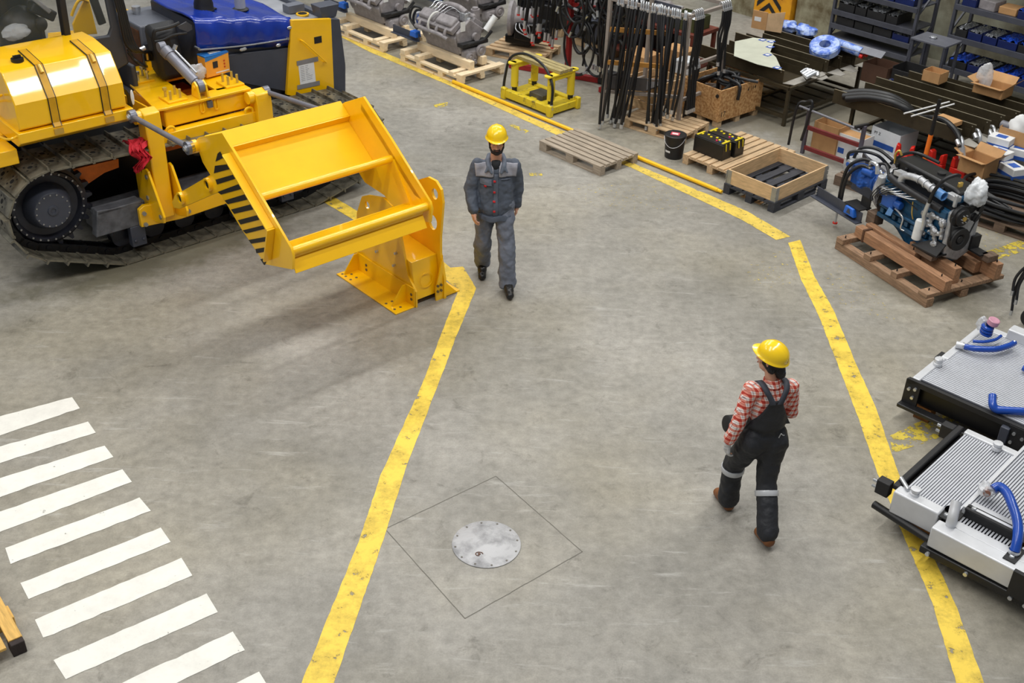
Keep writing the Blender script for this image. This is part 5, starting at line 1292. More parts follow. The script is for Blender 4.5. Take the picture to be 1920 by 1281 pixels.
for i in range(4):
    t = .20 + .04 * i; tp = up(B0.lerp(C0, t), .98); o2 = (C0 - B0).normalized().cross(Vector((0, 0, 1)))
    hanging_hose(tp, Vector((tp.x - .02, tp.y - .05, .10)), Vector((0, 0, 0)), .017, 'short black hose hanging low in the grey rack beside the black bucket', GL, out=o2)

# --- workbench with crates behind the rack
r, f = HT('workbench', 'rust red steel workbench with dark crates behind the grey hose rack', 'table', -13.45, 14.85, 4)
RST = M('rust_red_steel', (112, 52, 38), .6, var=.3)
m = MB(); m.box(0, 2.0, 0, .7, .78, .84); m.build('bench_top', RST, r, bevel=.004)
for x in (.03, 1.95):
    for y in (.03, .65): MB().box(x - .03, x + .03, y - .03, y + .03, 0, .78).build('leg', RST, r)
MB().box(0, 2.0, 0, .7, .22, .25).build('lower_shelf', RST, r)
for i, (x, w, c_, l_) in enumerate(((.05, .6, BLKM, 'black crate on the left end of the rust red workbench'), (.75, .55, SHELFG, 'slate grey crate on the middle of the rust red workbench'), (1.4, .5, M('dark_green_crate', (70, 74, 40), .6, var=.2), 'dark green crate on the right end of the rust red workbench'))):
    fb_ = f; m = MB(); t = .01; m.box(x, x + w, .1, .1 + t, .842, 1.06); m.box(x, x + w, .55, .56, .842, 1.06); m.box(x, x + t, .1, .56, .842, 1.06); m.box(x + w - t, x + w, .1, .56, .842, 1.06); m.box(x, x + w, .1, .56, .842, .85)
    o = m.build('crate', c_); o.location = r.location; o.rotation_euler = r.rotation_euler; tag(o, l_, 'crate')
    m = MB(); rr_ = random.Random(i); vs = [(x + .02 + (w - .04) * a / 8, .12 + .42 * b / 8, .98 + .05 * rr_.random()) for b in range(9) for a in range(9)]
    m.add(vs, [(b * 9 + a, b * 9 + a + 1, (b + 1) * 9 + a + 1, (b + 1) * 9 + a) for b in range(8) for a in range(8)])
    q_ = m.build('loose_parts', M('small_metal_parts', (200, 204, 210), .35, metal=.5, scale=60, col2=(90, 92, 98), mixlo=.42, mixhi=.55), o, flat=True); q_['kind'] = 'stuff'
# --- yellow two-gantry stand
r, f = HT('gantry_stand', 'worn yellow steel gantry stand with wooden top boards and hose', 'stand', -12.93, 12.20)
def post(x, y): 
    m = MB(); m.cyl((x, y, .10), (x, y, .24), .042, n=14); m.build('inner_leg', BLKM, r); m = MB(); m.cyl((x, y, .22), (x, y, .60), .060, n=18); m.build('leg', YEL2, r)
for x in (.10, .92):
    for y in (.06, .50): post(x, y)
    m = MB(); m.box(x - .07, x + .07, 0, .56, .60, .625); m.cyl((x, 0, .60), (x, 0, .625), .07, n=18); m.cyl((x, .56, .60), (x, .56, .625), .07, n=18); m.box(x - .045, x + .045, .06, .5, .53, .60); m.build('top_plate', YEL2, r, bevel=.004)
    m = MB(); m.box(x - .11, x + .11, -.06, .60, .03, .14); m.build('base_beam', YEL2, r, bevel=.008)
for x in (-.02, 1.02): 
    for y in (-.05, .56): m = MB(); m.box(x - .05, x + .05, y - .04, y + .04, 0, .19); m.build('foot', YEL2, r, bevel=.015)
for y in (-.02, .52): m = MB(); m.box(0, 1.0, y - .05, y + .05, .04, .16); m.build('side_rail', YEL2, r, bevel=.006)
for x in (.25, .5, .75): m = MB(); m.box(x - .06, x + .06, 0, .5, .05, .13); m.build('cross_rail', YEL2, r, bevel=.006)
m = MB(); m.box(.38, .68, .12, .38, .10, .20); m.build('centre_block', M('grimy_steel', (92, 88, 74), .6, var=.3), r, bevel=.01)
for k in range(3):
    y = .16 + k * .10; m = MB(); m.box(-.05, 1.0, y, y + .08, .626, .68); m.build('top_board', M('oily_yellow_timber', (176, 160, 110), .7, var=.3, scale=6, stretch=(1, 8, 8)), r, bevel=.004)
m = MB(); m.tube([(-.10, .0, .05), (-.08, .02, .35), (.0, .06, .66), (.3, .1, .78), (.75, .05, .72), (1.0, .0, .5), (1.04, -.04, .2)], .022)
o = m.build('rubber_hose', RUB); o.location = r.location; o.rotation_euler = r.rotation_euler; tag(o, 'black hose draped over the yellow gantry stand', 'hose')
m = MB(); m.cyl((-.10, .0, .05), (-.10, .0, .0), .026, n=10); m.build('red_end_cap', RED, o)
m = MB(); m.cyl((1.04, -.04, .2), (1.05, -.04, .12), .026, n=10); m.build('end_fitting', CHROME, o)

# --- red hose stand behind
r, f = HT('hose_stand', 'dark red steel stand hung with many black hoses at the top', 'rack', -13.1, 13.75)
for p in ((0, 0), (.95, .35)):
    m = MB(); m.beam((p[0], p[1], 0), (p[0], p[1], 2.6), .08, .08, (1, 0, 0)); m.build('post', DRED, r, bevel=.006)
m = MB(); m.beam((.0, 0, 2.0), (.95, .35, 2.0), .06, .08); m.build('top_rail', DRED, r); m = MB(); m.beam((.0, 0, 1.2), (.95, .35, 1.2), .06, .08); m.build('middle_rail', DRED, r)
m = MB(); m.beam((-.9, -.5, .05), (1.3, .45, .05), .09, .09); m.build('base_beam', DRED, r, bevel=.005)
m = MB(); m.beam((.95, -.2, .05), (.95, .9, .05), .08, .08); m.build('base_beam', DRED, r, bevel=.005)
m = MB(); m.cyl((.6, .25, .05), (1.1, .3, .08), .16, n=18); m.build('hub', BLKM, r)
rnd = random.Random(21)
GL = 'coiled black hoses on the red stand'
for i in range(28):
    cx, cy, cz = .05 + rnd.uniform(0, 1.15), -.10 - rnd.uniform(0, .12) + .3 * (i % 3) / 3, rnd.uniform(.55, 1.8); R_ = rnd.uniform(.22, .42); m = MB(); ph = rnd.uniform(0, 6)
    pts = [(cx + R_ * math.cos(a + ph) * .8, cy + .05 * math.sin(a * .5), cz + R_ * 1.15 * math.sin(a + ph)) for a in [k * .55 for k in range(14)]]
    m.tube(pts, .021, n=7, k=4); o = m.build('coiled_hose', RUB); o.location = r.location; o.rotation_euler = r.rotation_euler
    tag(o, 'coiled black hose with silver fittings hung on the dark red stand', 'hose', GL)
    m = MB(); p, p2 = Vector(pts[-1]), Vector(pts[-2]); d_ = (p - p2).normalized(); m.cyl(p, p + d_ * .10, .022, n=8); m.build('end_fitting', CHROME, o)
GL = 'hoses drooping to the left of the red stand'
for i in range(20):
    t = i / 19; m = MB(); y = -.25 + .5 * rnd.random(); zb = 1.0 - .35 * rnd.random() - .25 * t; x = -1.05 + .62 * t + rnd.uniform(-.05, .05)
    pts = [(.0, y * .3, 1.75 + .3 * rnd.random()), (-.25, y * .6, 1.72 + .2 * rnd.random()), (x * .8, y, 1.45), (x, y, zb)]
    m.tube(pts, .018, n=7, k=5); o = m.build('drooping_hose', RUB); o.location = r.location; o.rotation_euler = r.rotation_euler
    tag(o, 'black hose with silver fitting and red cap drooping left of the red stand', 'hose', GL)
    m = MB(); m.cyl((x, y, zb), (x - .01, y, zb - .14), .023, n=8); m.build('end_fitting', CHROME, o)
    m = MB(); m.cyl((x - .01, y, zb - .14), (x - .01, y, zb - .165), .028, n=8); m.build('red_end_cap', RED, o)
GL = 'hoses hanging straight on the red stand'
for i in range(16):
    x = .1 + rnd.random() * 1.2; y = -.2 + .55 * rnd.random(); m = MB(); zb = .2 + .5 * rnd.random()
    m.tube([(x, y, 1.6), (x + rnd.uniform(-.1, .1), y - .05, 1.1), (x + rnd.uniform(-.12, .12), y - .05, zb)], .018, n=7, k=5); o = m.build('straight_hose', RUB); o.location = r.location; o.rotation_euler = r.rotation_euler
    tag(o, 'black hose hanging nearly straight down from the dark red stand', 'hose', GL)
    m = MB(); m.cyl((x, y - .05, zb), (x, y - .05, zb - .08), .024, n=8); m.build('end_fitting', CHROME, o)

# --- olive channel tables
def table(x0, x1, y0, y1, zt, label, rails=True):
    r, f = HT('steel_table', label, 'table', x0, y0)
    X, Y = x1 - x0, y1 - y0
    for x in (0, X):
        for y in (0, Y): m = MB(); m.beam((x, y, 0), (x, y, zt - .05), .05, .05, (1, 0, 0)); m.build('leg', OLIVE, r)
    for y in (0, Y): m = MB(); m.box(0, X, y - .025, y + .025, zt - .05, zt); m.build('top_rail', OLIVE, r); m = MB(); m.box(0, X, y - .02, y + .02, .12, .16); m.build('lower_rail', OLIVE, r)
    for x in (0, X / 2, X): m = MB(); m.box(x - .025, x + .025, 0, Y, zt - .05, zt - .005); m.build('top_rail', OLIVE, r); m = MB(); m.box(x - .02, x + .02, 0, Y, .12, .16); m.build('lower_rail', OLIVE, r)
    for k in range(7): m = MB(); yy = Y * (k + .5) / 7; m.box(0, X, yy - .02, yy + .02, .10, .12); m.build('shelf_slat', OLIVE, r)
    return r
table(-10.9, -9.35, 14.72, 16.7, .62, 'dark olive steel table under the left stack of long channels')
table(-8.35, -6.35, 14.95, 16.8, .62, 'dark olive steel table under the right stack of long channels')
SHEETE = M('bright_cut_edge', (180, 172, 150), .4, metal=.5)
CHI = M('pale_zinc_inside', (176, 172, 164), .5, metal=.2)
CH_Y = sorted([(h(*a, z=z).y + h(*b, z=z).y) / 2 for a, b, z in (((1340, 90), (1468, 134), .82), ((1380, 70), (1502, 127), .82), ((1404, 54), (1531, 122), .82), ((1451, 56), (1558, 114), .82), ((1455, 44), (1585, 108), .82))])
CH_Z = sorted([(h(*a, z=z).y + h(*b, z=z).y) / 2 for a, b, z in (((1570, 165), (1798, 246), .84), ((1620, 168), (1829, 236), .84), ((1624, 154), (1857, 228), .86), ((1644, 144), (1884, 218), .88), ((1678, 140), (1912, 211), .90), ((1702, 134), (1960, 206), .92))])

def wd_auto(y, zt):
    ys = CH_Y if zt == .82 else CH_Z
    nx = [v for v in ys if v > y + .01]; return (nx[0] - y - .012) if nx else .4
def chan(pa, pb, zt, wd, label, hgt=.20, x0=None, taper=True):
    a, b = h(*pa, z=zt), h(*pb, z=zt); y = (a.y + b.y) / 2; xa = a.x if x0 is None else x0; xb = b.x; Ln = xb - xa
    wd = wd_auto(y, zt)
    r, f = HT('steel_channel', label, 'channel', xa, y, group=None)
    z0 = zt - hgt; t = .006
    m = MB(); m.box(0, Ln, 0, t, z0, zt); m.build('front_web', OLIVE, r)
    MB().box(0, Ln, -.002, t + .004, zt, zt + .006).build('cut_edge', SHEETE, r)
    m = MB(); m.box(0, Ln, t, wd, z0, z0 + t); m.build('base_plate', OLIVE, r)
    m = MB(); m.box(0, Ln, wd - t, wd, z0, zt - .07); m.build('rear_web', OLIVE, r)
    if taper:
        m = MB(); m.prism([(Ln, .01, z0), (Ln, wd, z0), (Ln + .20, wd * .72, z0 - .02), (Ln + .20, wd * .28, z0 - .02)], (0, 0, t)); m.build('end_tongue', CHI, r)
    m = MB(); 
    for x in (.04, Ln - .05): m.cyl((x, 0, zt - .03), (x, -.002, zt - .03), .008, n=8)
    MB().cyl((Ln - .05, 0, zt - .03), (Ln - .05, -.003, zt - .03), .009, n=8).build('rivet_hole', SHEETE, r)
    return r
zc = .82
chan((1340, 90), (1468, 134), zc, .50, 'olive steel channel nearest in the left stack, pale sheet on it', x0=-11.2)
chan((1380, 70), (1502, 127), zc, .36, 'olive steel channel second in the left stack, silver fittings at its end', x0=-11.0)
chan((1404, 54), (1531, 122), zc, .42, 'olive steel channel third in the left stack, carton standing on it', x0=-11.2)
chan((1451, 56), (1558, 114), zc, .40, 'olive steel channel fourth in the left stack under the blue roll')
chan((1455, 44), (1585, 108), zc, .40, 'olive steel channel farthest in the left stack, blue wrapped parts inside')
chan((1570, 165), (1798, 246), .84, .40, 'olive steel channel nearest in the right stack, big hoses inside')
chan((1620, 168), (1829, 236), .84, .30, 'olive steel channel second in the right stack')
chan((1624, 154), (1857, 228), .86, .40, 'olive steel channel third in the right stack under two white rods')
chan((1644, 144), (1884, 218), .88, .40, 'olive steel channel fourth in the right stack with grey pipe end')
chan((1678, 140), (1912, 211), .90, .40, 'olive steel channel fifth in the right stack beside white wrapped bundle')
chan((1702, 134), (1960, 206), .92, .60, 'olive steel channel farthest in the right stack below the cartons')
# pale sheet on the left stack
sp = [(1378, 78), (1412, 71), (1453, 75), (1444, 98), (1455, 108), (1466, 132), (1420, 121), (1376, 105)]
P_ = [h(*p, z=.835) for p in sp]; m = MB(); m.prism([v - Vector((-10, 15, 0)) for v in P_], (0, 0, .004))
o = solo(m, 'cut_steel_sheet', M('pale_green_sheet', (196, 200, 184), .5, var=.08, scale=3), 'pale green grey cut sheet lying on the left olive channels', 'sheet', -10, 15)
for (px, py) in ((1446, 78), (1444, 88), (1439, 103), (1457, 127), (1430, 75)):
    c = h(px, py, z=.84) - Vector((-10, 15, 0)); m = MB(); m.box(c.x - .05, c.x + .05, c.y - .06, c.y + .06, .840, .843); t_ = m.build('blue_film_tab', M('blue_tape', (50, 90, 180), .5), o)
    MB().cyl((c.x, c.y, .843), (c.x, c.y, .845), .035, n=14).build('white_dot', WHITE, t_)
# blue roll and bags
c = h(1545, 98, z=.84)
m = MB(); m.lathe([(.09, -.07), (.22, -.07), (.24, -.05), (.24, .05), (.22, .07), (.09, .07)], (0, 0, .92), (.12, -.42, 1), 36); 
FILM = M('blue_film_wrap', (70, 110, 205), .3, scale=9, col2=(170, 190, 230), mixlo=.42, mixhi=.56, bump=.4)
solo(m, 'film_roll', FILM, 'ring shaped roll wrapped in blue film on the left olive channels', 'roll', c.x, c.y)
c = h(1590, 102, z=.8); m = MB(); m.cyl((-.35, 0, .93), (.25, -.02, .90), .08, n=14); o = solo(m, 'film_wrapped_pipe', FILM, 'pipe wrapped in blue film with red ends right of the blue roll', 'pipe', c.x, c.y)
for yy in (-.07, .06): MB().cyl((.25, yy, .86), (.30, yy, .85), .035, n=12).build('red_end_cap', RED, o)
c = h(1492, 60, z=.8); m = MB(); m.blob((-.15, 0, .86), .2, .12, .09, 4, .3); m.blob((.18, .02, .86), .2, .12, .1, 6, .3); solo(m, 'film_wrapped_parts', FILM, 'blue and white film wrapped parts inside the farthest left channel', 'parcel', c.x, c.y)
c = h(1512, 140, z=.72); m = MB()
for k in range(4): m.tube([(-.10 + k * .06, -.04 * k, .72), (-.04 + k * .06, .06, .78), (.04 + k * .05, .02, .74)], .03, n=8)
solo(m, 'elbow_fittings', CHROME, 'cluster of silver elbow fittings at the end of the second left channel', 'fittings', c.x, c.y)
c = h(1425, 55, z=.82); m = MB(); m.box(-.16, .10, -.01, .01, .82, 1.12); o = solo(m, 'folded_carton', CARD, 'open brown carton with white label standing on the left channels', 'carton', c.x, c.y, 12)
MB().box(-.12, .0, -.013, -.011, .95, 1.02).build('label_sticker', WHITE, o); MB().prism([(.10, 0, .82), (.34, .10, .80), (.36, .10, 1.15), (.10, 0, 1.10)], (0, .01, 0)).build('open_flap', M('light_cardboard', (214, 180, 140), .8), o)
# things on right channels
ch_ = h(1660, 195, z=.8)
for k in range(3):
    m = MB(); p = [h(1575 + 6 * k, 176 + 5 * k, z=.78), h(1620 + 5 * k, 172 + 6 * k, z=.88), h(1668 + 5 * k, 180 + 7 * k, z=.92), h(1700 + 4 * k, 198 + 6 * k, z=.84), h(1712 + 4 * k, 214 + 3 * k, z=.72)]
    m.tube([v - Vector((-8, 15, 0)) for v in p], .05, n=12); solo(m, 'thick_hose', RUB, 'thick black hose arching inside the nearest right channel', 'hose', -8, 15, group='thick black hoses in the nearest right channel')
for a, b, w in (((1695, 213), (1780, 191), 'nearer to the left'), ((1709, 218), (1789, 195), 'farther to the right')):
    p, q2 = h(*a, z=.86), h(*b, z=.90); m = MB(); m.cyl(p - Vector((-8, 15, 0)), q2 - Vector((-8, 15, 0)), .012, n=8); solo(m, 'white_rod', WHITE, 'thin white rod lying across the right channels, %s of two' % w, 'rod', -8, 15)
c = h(1752, 222, z=.84); solo(MB().box(-.02, .3, -.01, .22, .80, .86), 'cardboard_piece', CARD, 'small brown cardboard piece on the nearest right channel', 'cardboard', c.x, c.y, -6)
def open_carton(px, py, z0, w, dd, hh, label, rz=0, mat=CARD, flaps=True, y=None):
    c = h(px, py, z=z0); r, f = HT('open_carton', label, 'carton', c.x, c.y, rz)
    t = .006
    m = MB(); m.box(0, w, 0, t, z0, z0 + hh); m.box(0, w, dd - t, dd, z0, z0 + hh); m.box(0, t, 0, dd, z0, z0 + hh); m.box(w - t, w, 0, dd, z0, z0 + hh); m.box(0, w, 0, dd, z0, z0 + t); m.build('carton_body', mat, r)
    if flaps:
        z1 = z0 + hh
        m = MB(); m.prism([(0, 0, z1), (w, 0, z1), (w, -dd * .35, z1 + .02), (0, -dd * .35, z1 + .02)], (0, 0, t)); m.build('flap', mat, r)
        m = MB(); m.prism([(w, 0, z1), (w, dd, z1), (w + .12, dd, z1 + .12), (w + .12, 0, z1 + .12)], (0, 0, t)); m.build('flap', mat, r)
        m = MB(); m.prism([(0, 0, z1), (0, dd, z1), (-.12, dd, z1 + .05), (-.12, 0, z1 + .05)], (0, 0, t)); m.build('flap', mat, r)
        m = MB(); m.prism([(0, dd, z1), (w, dd, z1), (w, dd + .1, z1 + .1), (0, dd + .1, z1 + .1)], (0, 0, t)); m.build('flap', mat, r)
    return r
open_carton(1727, 150, .95, .28, .25, .16, 'small open light brown box behind the right channels', 0, flaps=False)
r = open_carton(1822, 172, .95, .45, .32, .14, 'open carton with plastic film sticking out behind the right channels', 0)
c = h(1845, 150, z=1.1); solo(MB().blob((0, 0, 1.15), .12, .07, .20, 9, .25), 'plastic_film', BAG, 'translucent plastic film sticking up from the open carton', 'film', c.x, c.y)
c = h(1912, 236, z=.85); solo(MB().blob((0, .0, .82), .14, .12, .16, 12, .2), 'white_bundle', WHITE, 'white wrapped bundle at the right edge behind the channels', 'bundle', c.x, c.y)
c = h(1893, 238, z=.8); solo(MB().lathe([(.035, -.12), (.06, -.12), (.06, .12), (.035, .12)], (0, 0, .80), (1, -.1, 0), 20), 'grey_pipe', RODG, 'grey pipe stub poking out of the right channel stack', 'pipe', c.x, c.y)
for (px, py, w) in ((1800, 262, 'nearest'), (1833, 250, 'second'), (1861, 243, 'third')):
    c = h(px, py, z=.74); m = MB(); m.tube([(-.08, .1, .74), (-.02, .05, .76), (.04, .02, .70), (.06, .0, .62)], .022, n=10); m.cyl((-.04, .0, .72), (.02, -.04, .68), .03, n=10)
    solo(m, 'silver_elbow', CHROME, 'silver elbow fitting at the end of the %s right channel' % w, 'fitting', c.x, c.y)
c = h(1800, 250, z=.8); m = MB(); m.tube([(-.75, .25, .74), (-.35, .12, .86), (-.05, .0, .80), (.10, -.05, .62)], .04, n=10); m.cur = 1; m.cyl((.09, -.05, .64), (.15, -.07, .50), .05, n=12)
solo(m, 'thick_hose', [RUB, CHROME], 'black hose with silver fitting hanging over the end of the nearest right channel', 'hose', c.x, c.y)

# --- shelving
def shelf_unit(x0, x1, y0, dep, levels, posts, label, ztop=3.4):
    r, f = HT('shelf_unit', label, 'shelving', x0, y0)
    X = x1 - x0
    for x in posts:
        for y in (0, dep): m = MB(); m.beam((x, y, 0), (x, y, ztop), .07, .05, (1, 0, 0)); m.build('upright', SHELFG, r, bevel=.004)
        for z in (.3, 1.0, 1.7, 2.4): m = MB(); m.beam((x, 0, z), (x, dep, z + .45), .03, .03); m.build('brace', SHELFG, r)
    for z in levels:
        MB().box(0, X, -.03, dep, z, z + .02).build('shelf_board', SHELFG, r)
        MB().box(0, X, -.05, -.02, z - .06, z + .03).build('shelf_beam', SHELFG, r, bevel=.003)
    return r
Ya = 18.45
sa = lambda px, py: h(px, py, y=Ya)
lv = [sa(1650, 112).z, sa(1650, 90).z, sa(1650, 42).z, sa(1650, 2).z]
xl, xr = sa(1560, 40).x, sa(1705, 100).x

SA_ = [.28, max(.5, lv[1]), lv[2], lv[3] + .02]
shelf_unit(xl, xr, Ya, .62, SA_, (0, xr - xl), 'slate grey shelving with part bins in front of the mottled wall')
Yb = 18.2
sb = lambda px, py: h(px, py, y=Yb)
lb = [sb(1860, 150).z, sb(1860, 88).z, sb(1860, 26).z]; xb0 = sb(1775, 90).x

SB_ = [lb[0], lb[1], lb[2], lb[2] + .7]
shelf_unit(xb0, xb0 + 3.4, Yb, .62, SB_, (0, 1.7, 3.4), 'dark shelving at the right edge crowded with blue part bins')
METB = M('small_metal_parts', (200, 204, 210), .35, metal=.5, scale=60, col2=(90, 92, 98), mixlo=.42, mixhi=.55)
BLUP = M('small_blue_parts', (36, 90, 220), .4, scale=50, col2=(16, 40, 120), mixlo=.42, mixhi=.55)
def part_bin(x, y, z, w, dd, hh, mat, fill, label, group):
    r, f = HT('parts_bin', label, 'bin', x, y, group=group)
    r.location.z = z; t = .008
    m = MB(); m.box(0, w, 0, t, 0, hh * .8); m.box(0, w, dd - t, dd, 0, hh); m.box(0, t, 0, dd, 0, hh); m.box(w - t, w, 0, dd, 0, hh); m.box(0, w, 0, dd, 0, t); m.build('bin_body', mat, r, bevel=.004)
    if fill is not None:
        n = 10; rr = random.Random(x * 31 + z); m = MB(); vs = [(t + (w - 2 * t) * i / n, t + (dd - 2 * t) * j / n, hh * .72 + hh * .30 * rr.random() + .08 * hh * math.sin(i) * math.cos(j)) for j in range(n + 1) for i in range(n + 1)]
        m.add(vs, [(j * (n + 1) + i, j * (n + 1) + i + 1, (j + 1) * (n + 1) + i + 1, (j + 1) * (n + 1) + i) for j in range(n) for i in range(n)])
        o = m.build('loose_parts', fill, r, flat=True); o['kind'] = 'stuff'
    return r
rnd = random.Random(8)
for li, z in enumerate(SA_[1:]):
    x = xl + .08; k = 0
    while x < xr - .28:
        w = (.38, .34, .24)[rnd.randrange(3)]
        if x + w > xr - .04: break
        dk = rnd.random() < .55; fl = rnd.choice([METB, BLUP, BLUP, METB])
        part_bin(x, Ya + .0, z + .022, w - .02, .5, .17 if dk else .13, BLKM if dk else BINB, fl, '%s bin of %s parts on the %s shelf of the slate grey shelving' % ('black' if dk else 'blue', 'metal' if fl is METB else 'blue', ('low', 'middle', 'high')[li]), '%s bins of %s parts, %s slate shelf' % ('black' if dk else 'blue', 'metal' if fl is METB else 'blue', ('low', 'middle', 'high')[li]))
        x += w
for li, z in enumerate(SB_[:3]):
    x = xb0 + .08
    while x < xb0 + 2.6:
        w = (.34, .26, .22)[rnd.randrange(3)]
        if li == 2 and rnd.random() < .5:
            hh = rnd.uniform(.10, .22); c_ = rnd.choice([CARD, WHITE, CARD, GREYC])
            solo(MB().box(0, w - .05, 0, .3, 0, hh), 'small_carton' if c_ is not GREYC else 'metal_part', c_, '%s on the top visible shelf at the right edge' % {0: 'small brown carton', 1: 'small white carton', 2: 'grey metal part'}[[CARD, WHITE, GREYC].index(c_)], 'box', x, Yb + .05, rnd.uniform(-8, 8), group='small boxes and parts on the top right shelf', bevel=.01).location.z = z + .02
        else:
            bl_ = rnd.random() < .65; fl = rnd.choice([METB, METB, METB, BLUP])
            part_bin(x, Yb + .0, z + .022, w - .02, .5, .15, BINB if bl_ else BLKM, fl, '%s bin of %s parts on the %s shelf of the right-hand shelving' % ('blue' if bl_ else 'black', 'metal' if fl is METB else 'blue', ('low', 'middle', 'high')[li]), '%s bins of %s parts, %s right shelf' % ('blue' if bl_ else 'black', 'metal' if fl is METB else 'blue', ('low', 'middle', 'high')[li]))
        x += w
# side table between the shelf units
t0 = h(1708, 70, z=1.05)
r, f = HT('side_table', 'slate grey metal table top between the two shelf units', 'table', t0.x, t0.y)
MB().box(0, .62, 0, .5, 1.02, 1.05).build('table_top', M('slate_enamel', (104, 106, 116), .35), r, bevel=.004)
for x in (.03, .59):
    for y in (.03, .47): MB().box(x - .02, x + .02, y - .02, y + .02, 0, 1.02).build('leg', SHELFG, r)
m = MB(); m.blob((0, 0, 1.065), .06, .05, .02, 3, .3); solo(m, 'loose_bolts', METB, 'small heap of bright bolts on the slate side table', 'bolts', t0.x + .25, t0.y + .25, kind='stuff')
# grey bracket panel and dark crates in front of shelf A
c = h(1545, 75, z=.95); m = MB(); m.prism([(0, 0, .92), (0, .12, 1.0), (0, .14, .99), (0, .02, .91)], (1.05, 0, 0)); solo(m, 'grey_cover_panel', M('slate_enamel', 0), 'long slate grey slotted panel on top of the farthest left channel', 'panel', c.x, c.y)
c = h(1610, 140, z=.6); r = open_carton(1612, 150, .45, .45, .4, .3, 'brown bin of bright metal parts between the two channel stacks', 0, M('brown_plastic', (86, 60, 46), .6), flaps=False)
c = h(1650, 160, z=.6); part_bin(c.x, c.y, .45, .3, .3, .2, BINB, METB, 'dark blue bin behind the left end of the right channels', None)
c = h(1672, 135, z=.7); part_bin(c.x, c.y, .6, .5, .4, .2, BLKM, None, 'black empty bin behind the left end of the right channels', None)

# --- trolley frame with cartons
r, f = HT('welded_trolley_frame', 'grey and dark red welded tube frame with hoses in front of the cartons', 'frame', -8.35, 13.75, 0)
tl = lambda px, py, **k: L(f, px, py, **k)
pa_, pb_ = tl(1504, 287, z=0), tl(1612, 320, z=0)
ya = pa_.y; xa, xb = pa_.x, pb_.x
zt_ = tl(1514, 200, y=ya).z
GP = M('grey_purple_frame', (84, 80, 92), .5, var=.1); RP = M('primer_red_frame', (120, 40, 40), .6, var=.15)
for x in (xa, xb): m = MB(); m.beam((x, ya, 0), (x, ya, zt_), .05, .05, (1, 0, 0)); m.build('upright', GP, r, bevel=.004)
for z, mt in ((.10, RP), (zt_ * .58, RP)): m = MB(); m.beam((xa, ya, z), (xb, ya, z), .04, .06); m.build('cross_rail', mt, r, bevel=.003)
m = MB(); m.cyl((xa - .1, ya - .12, zt_ + .02), (xb, ya - .12, zt_ - .03), .018, n=12); m.build('top_tube', RODG, r)
for x in (xa, xb): m = MB(); m.beam((x - .06, ya - .15, zt_), (x, ya + .08, zt_), .04, .04); m.build('top_arm', BLKM, r, bevel=.003)
m = MB(); m.tube([(xa - .16, ya - .15, .12), (xa - .14, ya - .12, .7), (xa - .02, ya - .08, zt_ + .10), (xa + .10, ya - .12, .8), (xa + .04, ya - .15, .25)], .02); o = m.build('rubber_hose', RUB); o.location = r.location; o.rotation_euler = r.rotation_euler; tag(o, 'black hose looped over the top corner of the grey red frame', 'hose')
r = open_carton(1519, 277, .05, .42, .3, .42, 'tall open brown carton behind the grey red frame', 0, flaps=False)
r = open_carton(1565, 292, .05, .40, .3, .36, 'open white carton with blue print behind the grey red frame', 0, WHITE, flaps=False)
BPM = M('blue_print', (44, 90, 176), .6)
for x in (.03, .22): MB().box(x, x + .10, -.003, -.001, .12, .20).build('blue_print', BPM, r)
MB().box(.01, .39, .01, .25, .40, .401).build('inner_flap', CARD, r)
r = open_carton(1628, 276, .12, .50, .42, .34, 'larger open white carton with blue print right of the grey red frame', -6, M('white_gloss_carton', (228, 232, 236), .35, var=.05), flaps=False)
MB().box(.05, .42, -.003, -.001, .18, .26).build('blue_print', BPM, r)
text_obj('PT Z', 'carton_mark', BLKM, .055, r, face_mat((.05, -.004, .36), (1, 0, 0), (0, 0, 1)))
c = h(1640, 300, z=.3); solo(MB().blob((0, 0, .28), .32, .26, .16, 31, .25, 24, 16), 'plastic_sheeting', BAG, 'crumpled clear plastic sheeting in front of the white gloss carton', 'film', c.x, c.y)
# slate ramp plates behind the blue engine
m = MB(); P_ = [h(1608, 335, z=.05), h(1618, 285, z=.55), h(1642, 318, z=.35), h(1690, 345, z=.1)]; m.prism([v - Vector((-7, 13, 0)) for v in P_], (0, .03, .0)); solo(m, 'slate_plate', M('slate_enamel', 0), 'dark slate grey steel plate leaning behind the blue engine', 'plate', -7, 13)

# --- pallet with coiled hoses and cartons at the right
r, f = HT('wooden_pallet', 'dark pallet carrying coiled black hoses at the right edge', 'pallet', -6.35, 13.75, 4); pallet(r, 2.0, 1.1, 7, M('dark_old_wood', (120, 100, 84), .8, var=.3, scale=5, stretch=(1, 8, 8)), .12)
rnd = random.Random(6)
for i in range(9):
    m = MB(); cx, cy = .95 + rnd.uniform(-.08, .08), .45 + rnd.uniform(-.06, .06); R_ = .40 + rnd.uniform(-.08, .10)
    m.tube([(cx + R_ * 1.35 * math.cos(a), cy + R_ * .9 * math.sin(a), .17 + .028 * i + .01 * math.sin(3 * a)) for a in [k * math.tau / 12 for k in range(12)]], .022, n=8, closed=True)
    o = m.build('coiled_hose', RUB); o.location = r.location; o.rotation_euler = r.rotation_euler; tag(o, 'coil of black hose stacked on the dark pallet at the right', 'hose', 'hose coils on the dark right pallet')
for i in range(5):
    m = MB(); m.tube([(.1 + .03 * i, .15 + .07 * i, .19), (.5, .12 + .08 * i, .22 + .02 * i), (1.0, .08 + .05 * i, .24)], .022, n=8); o = m.build('loose_hose', RUB); o.location = r.location; o.rotation_euler = r.rotation_euler; tag(o, 'loose black hose running off the left of the coiled hoses', 'hose', 'loose hoses beside the hose coils')
r = open_carton(1794, 318, .36, .40, .30, .22, 'open brown carton on the coiled hoses with flaps spread', -8)
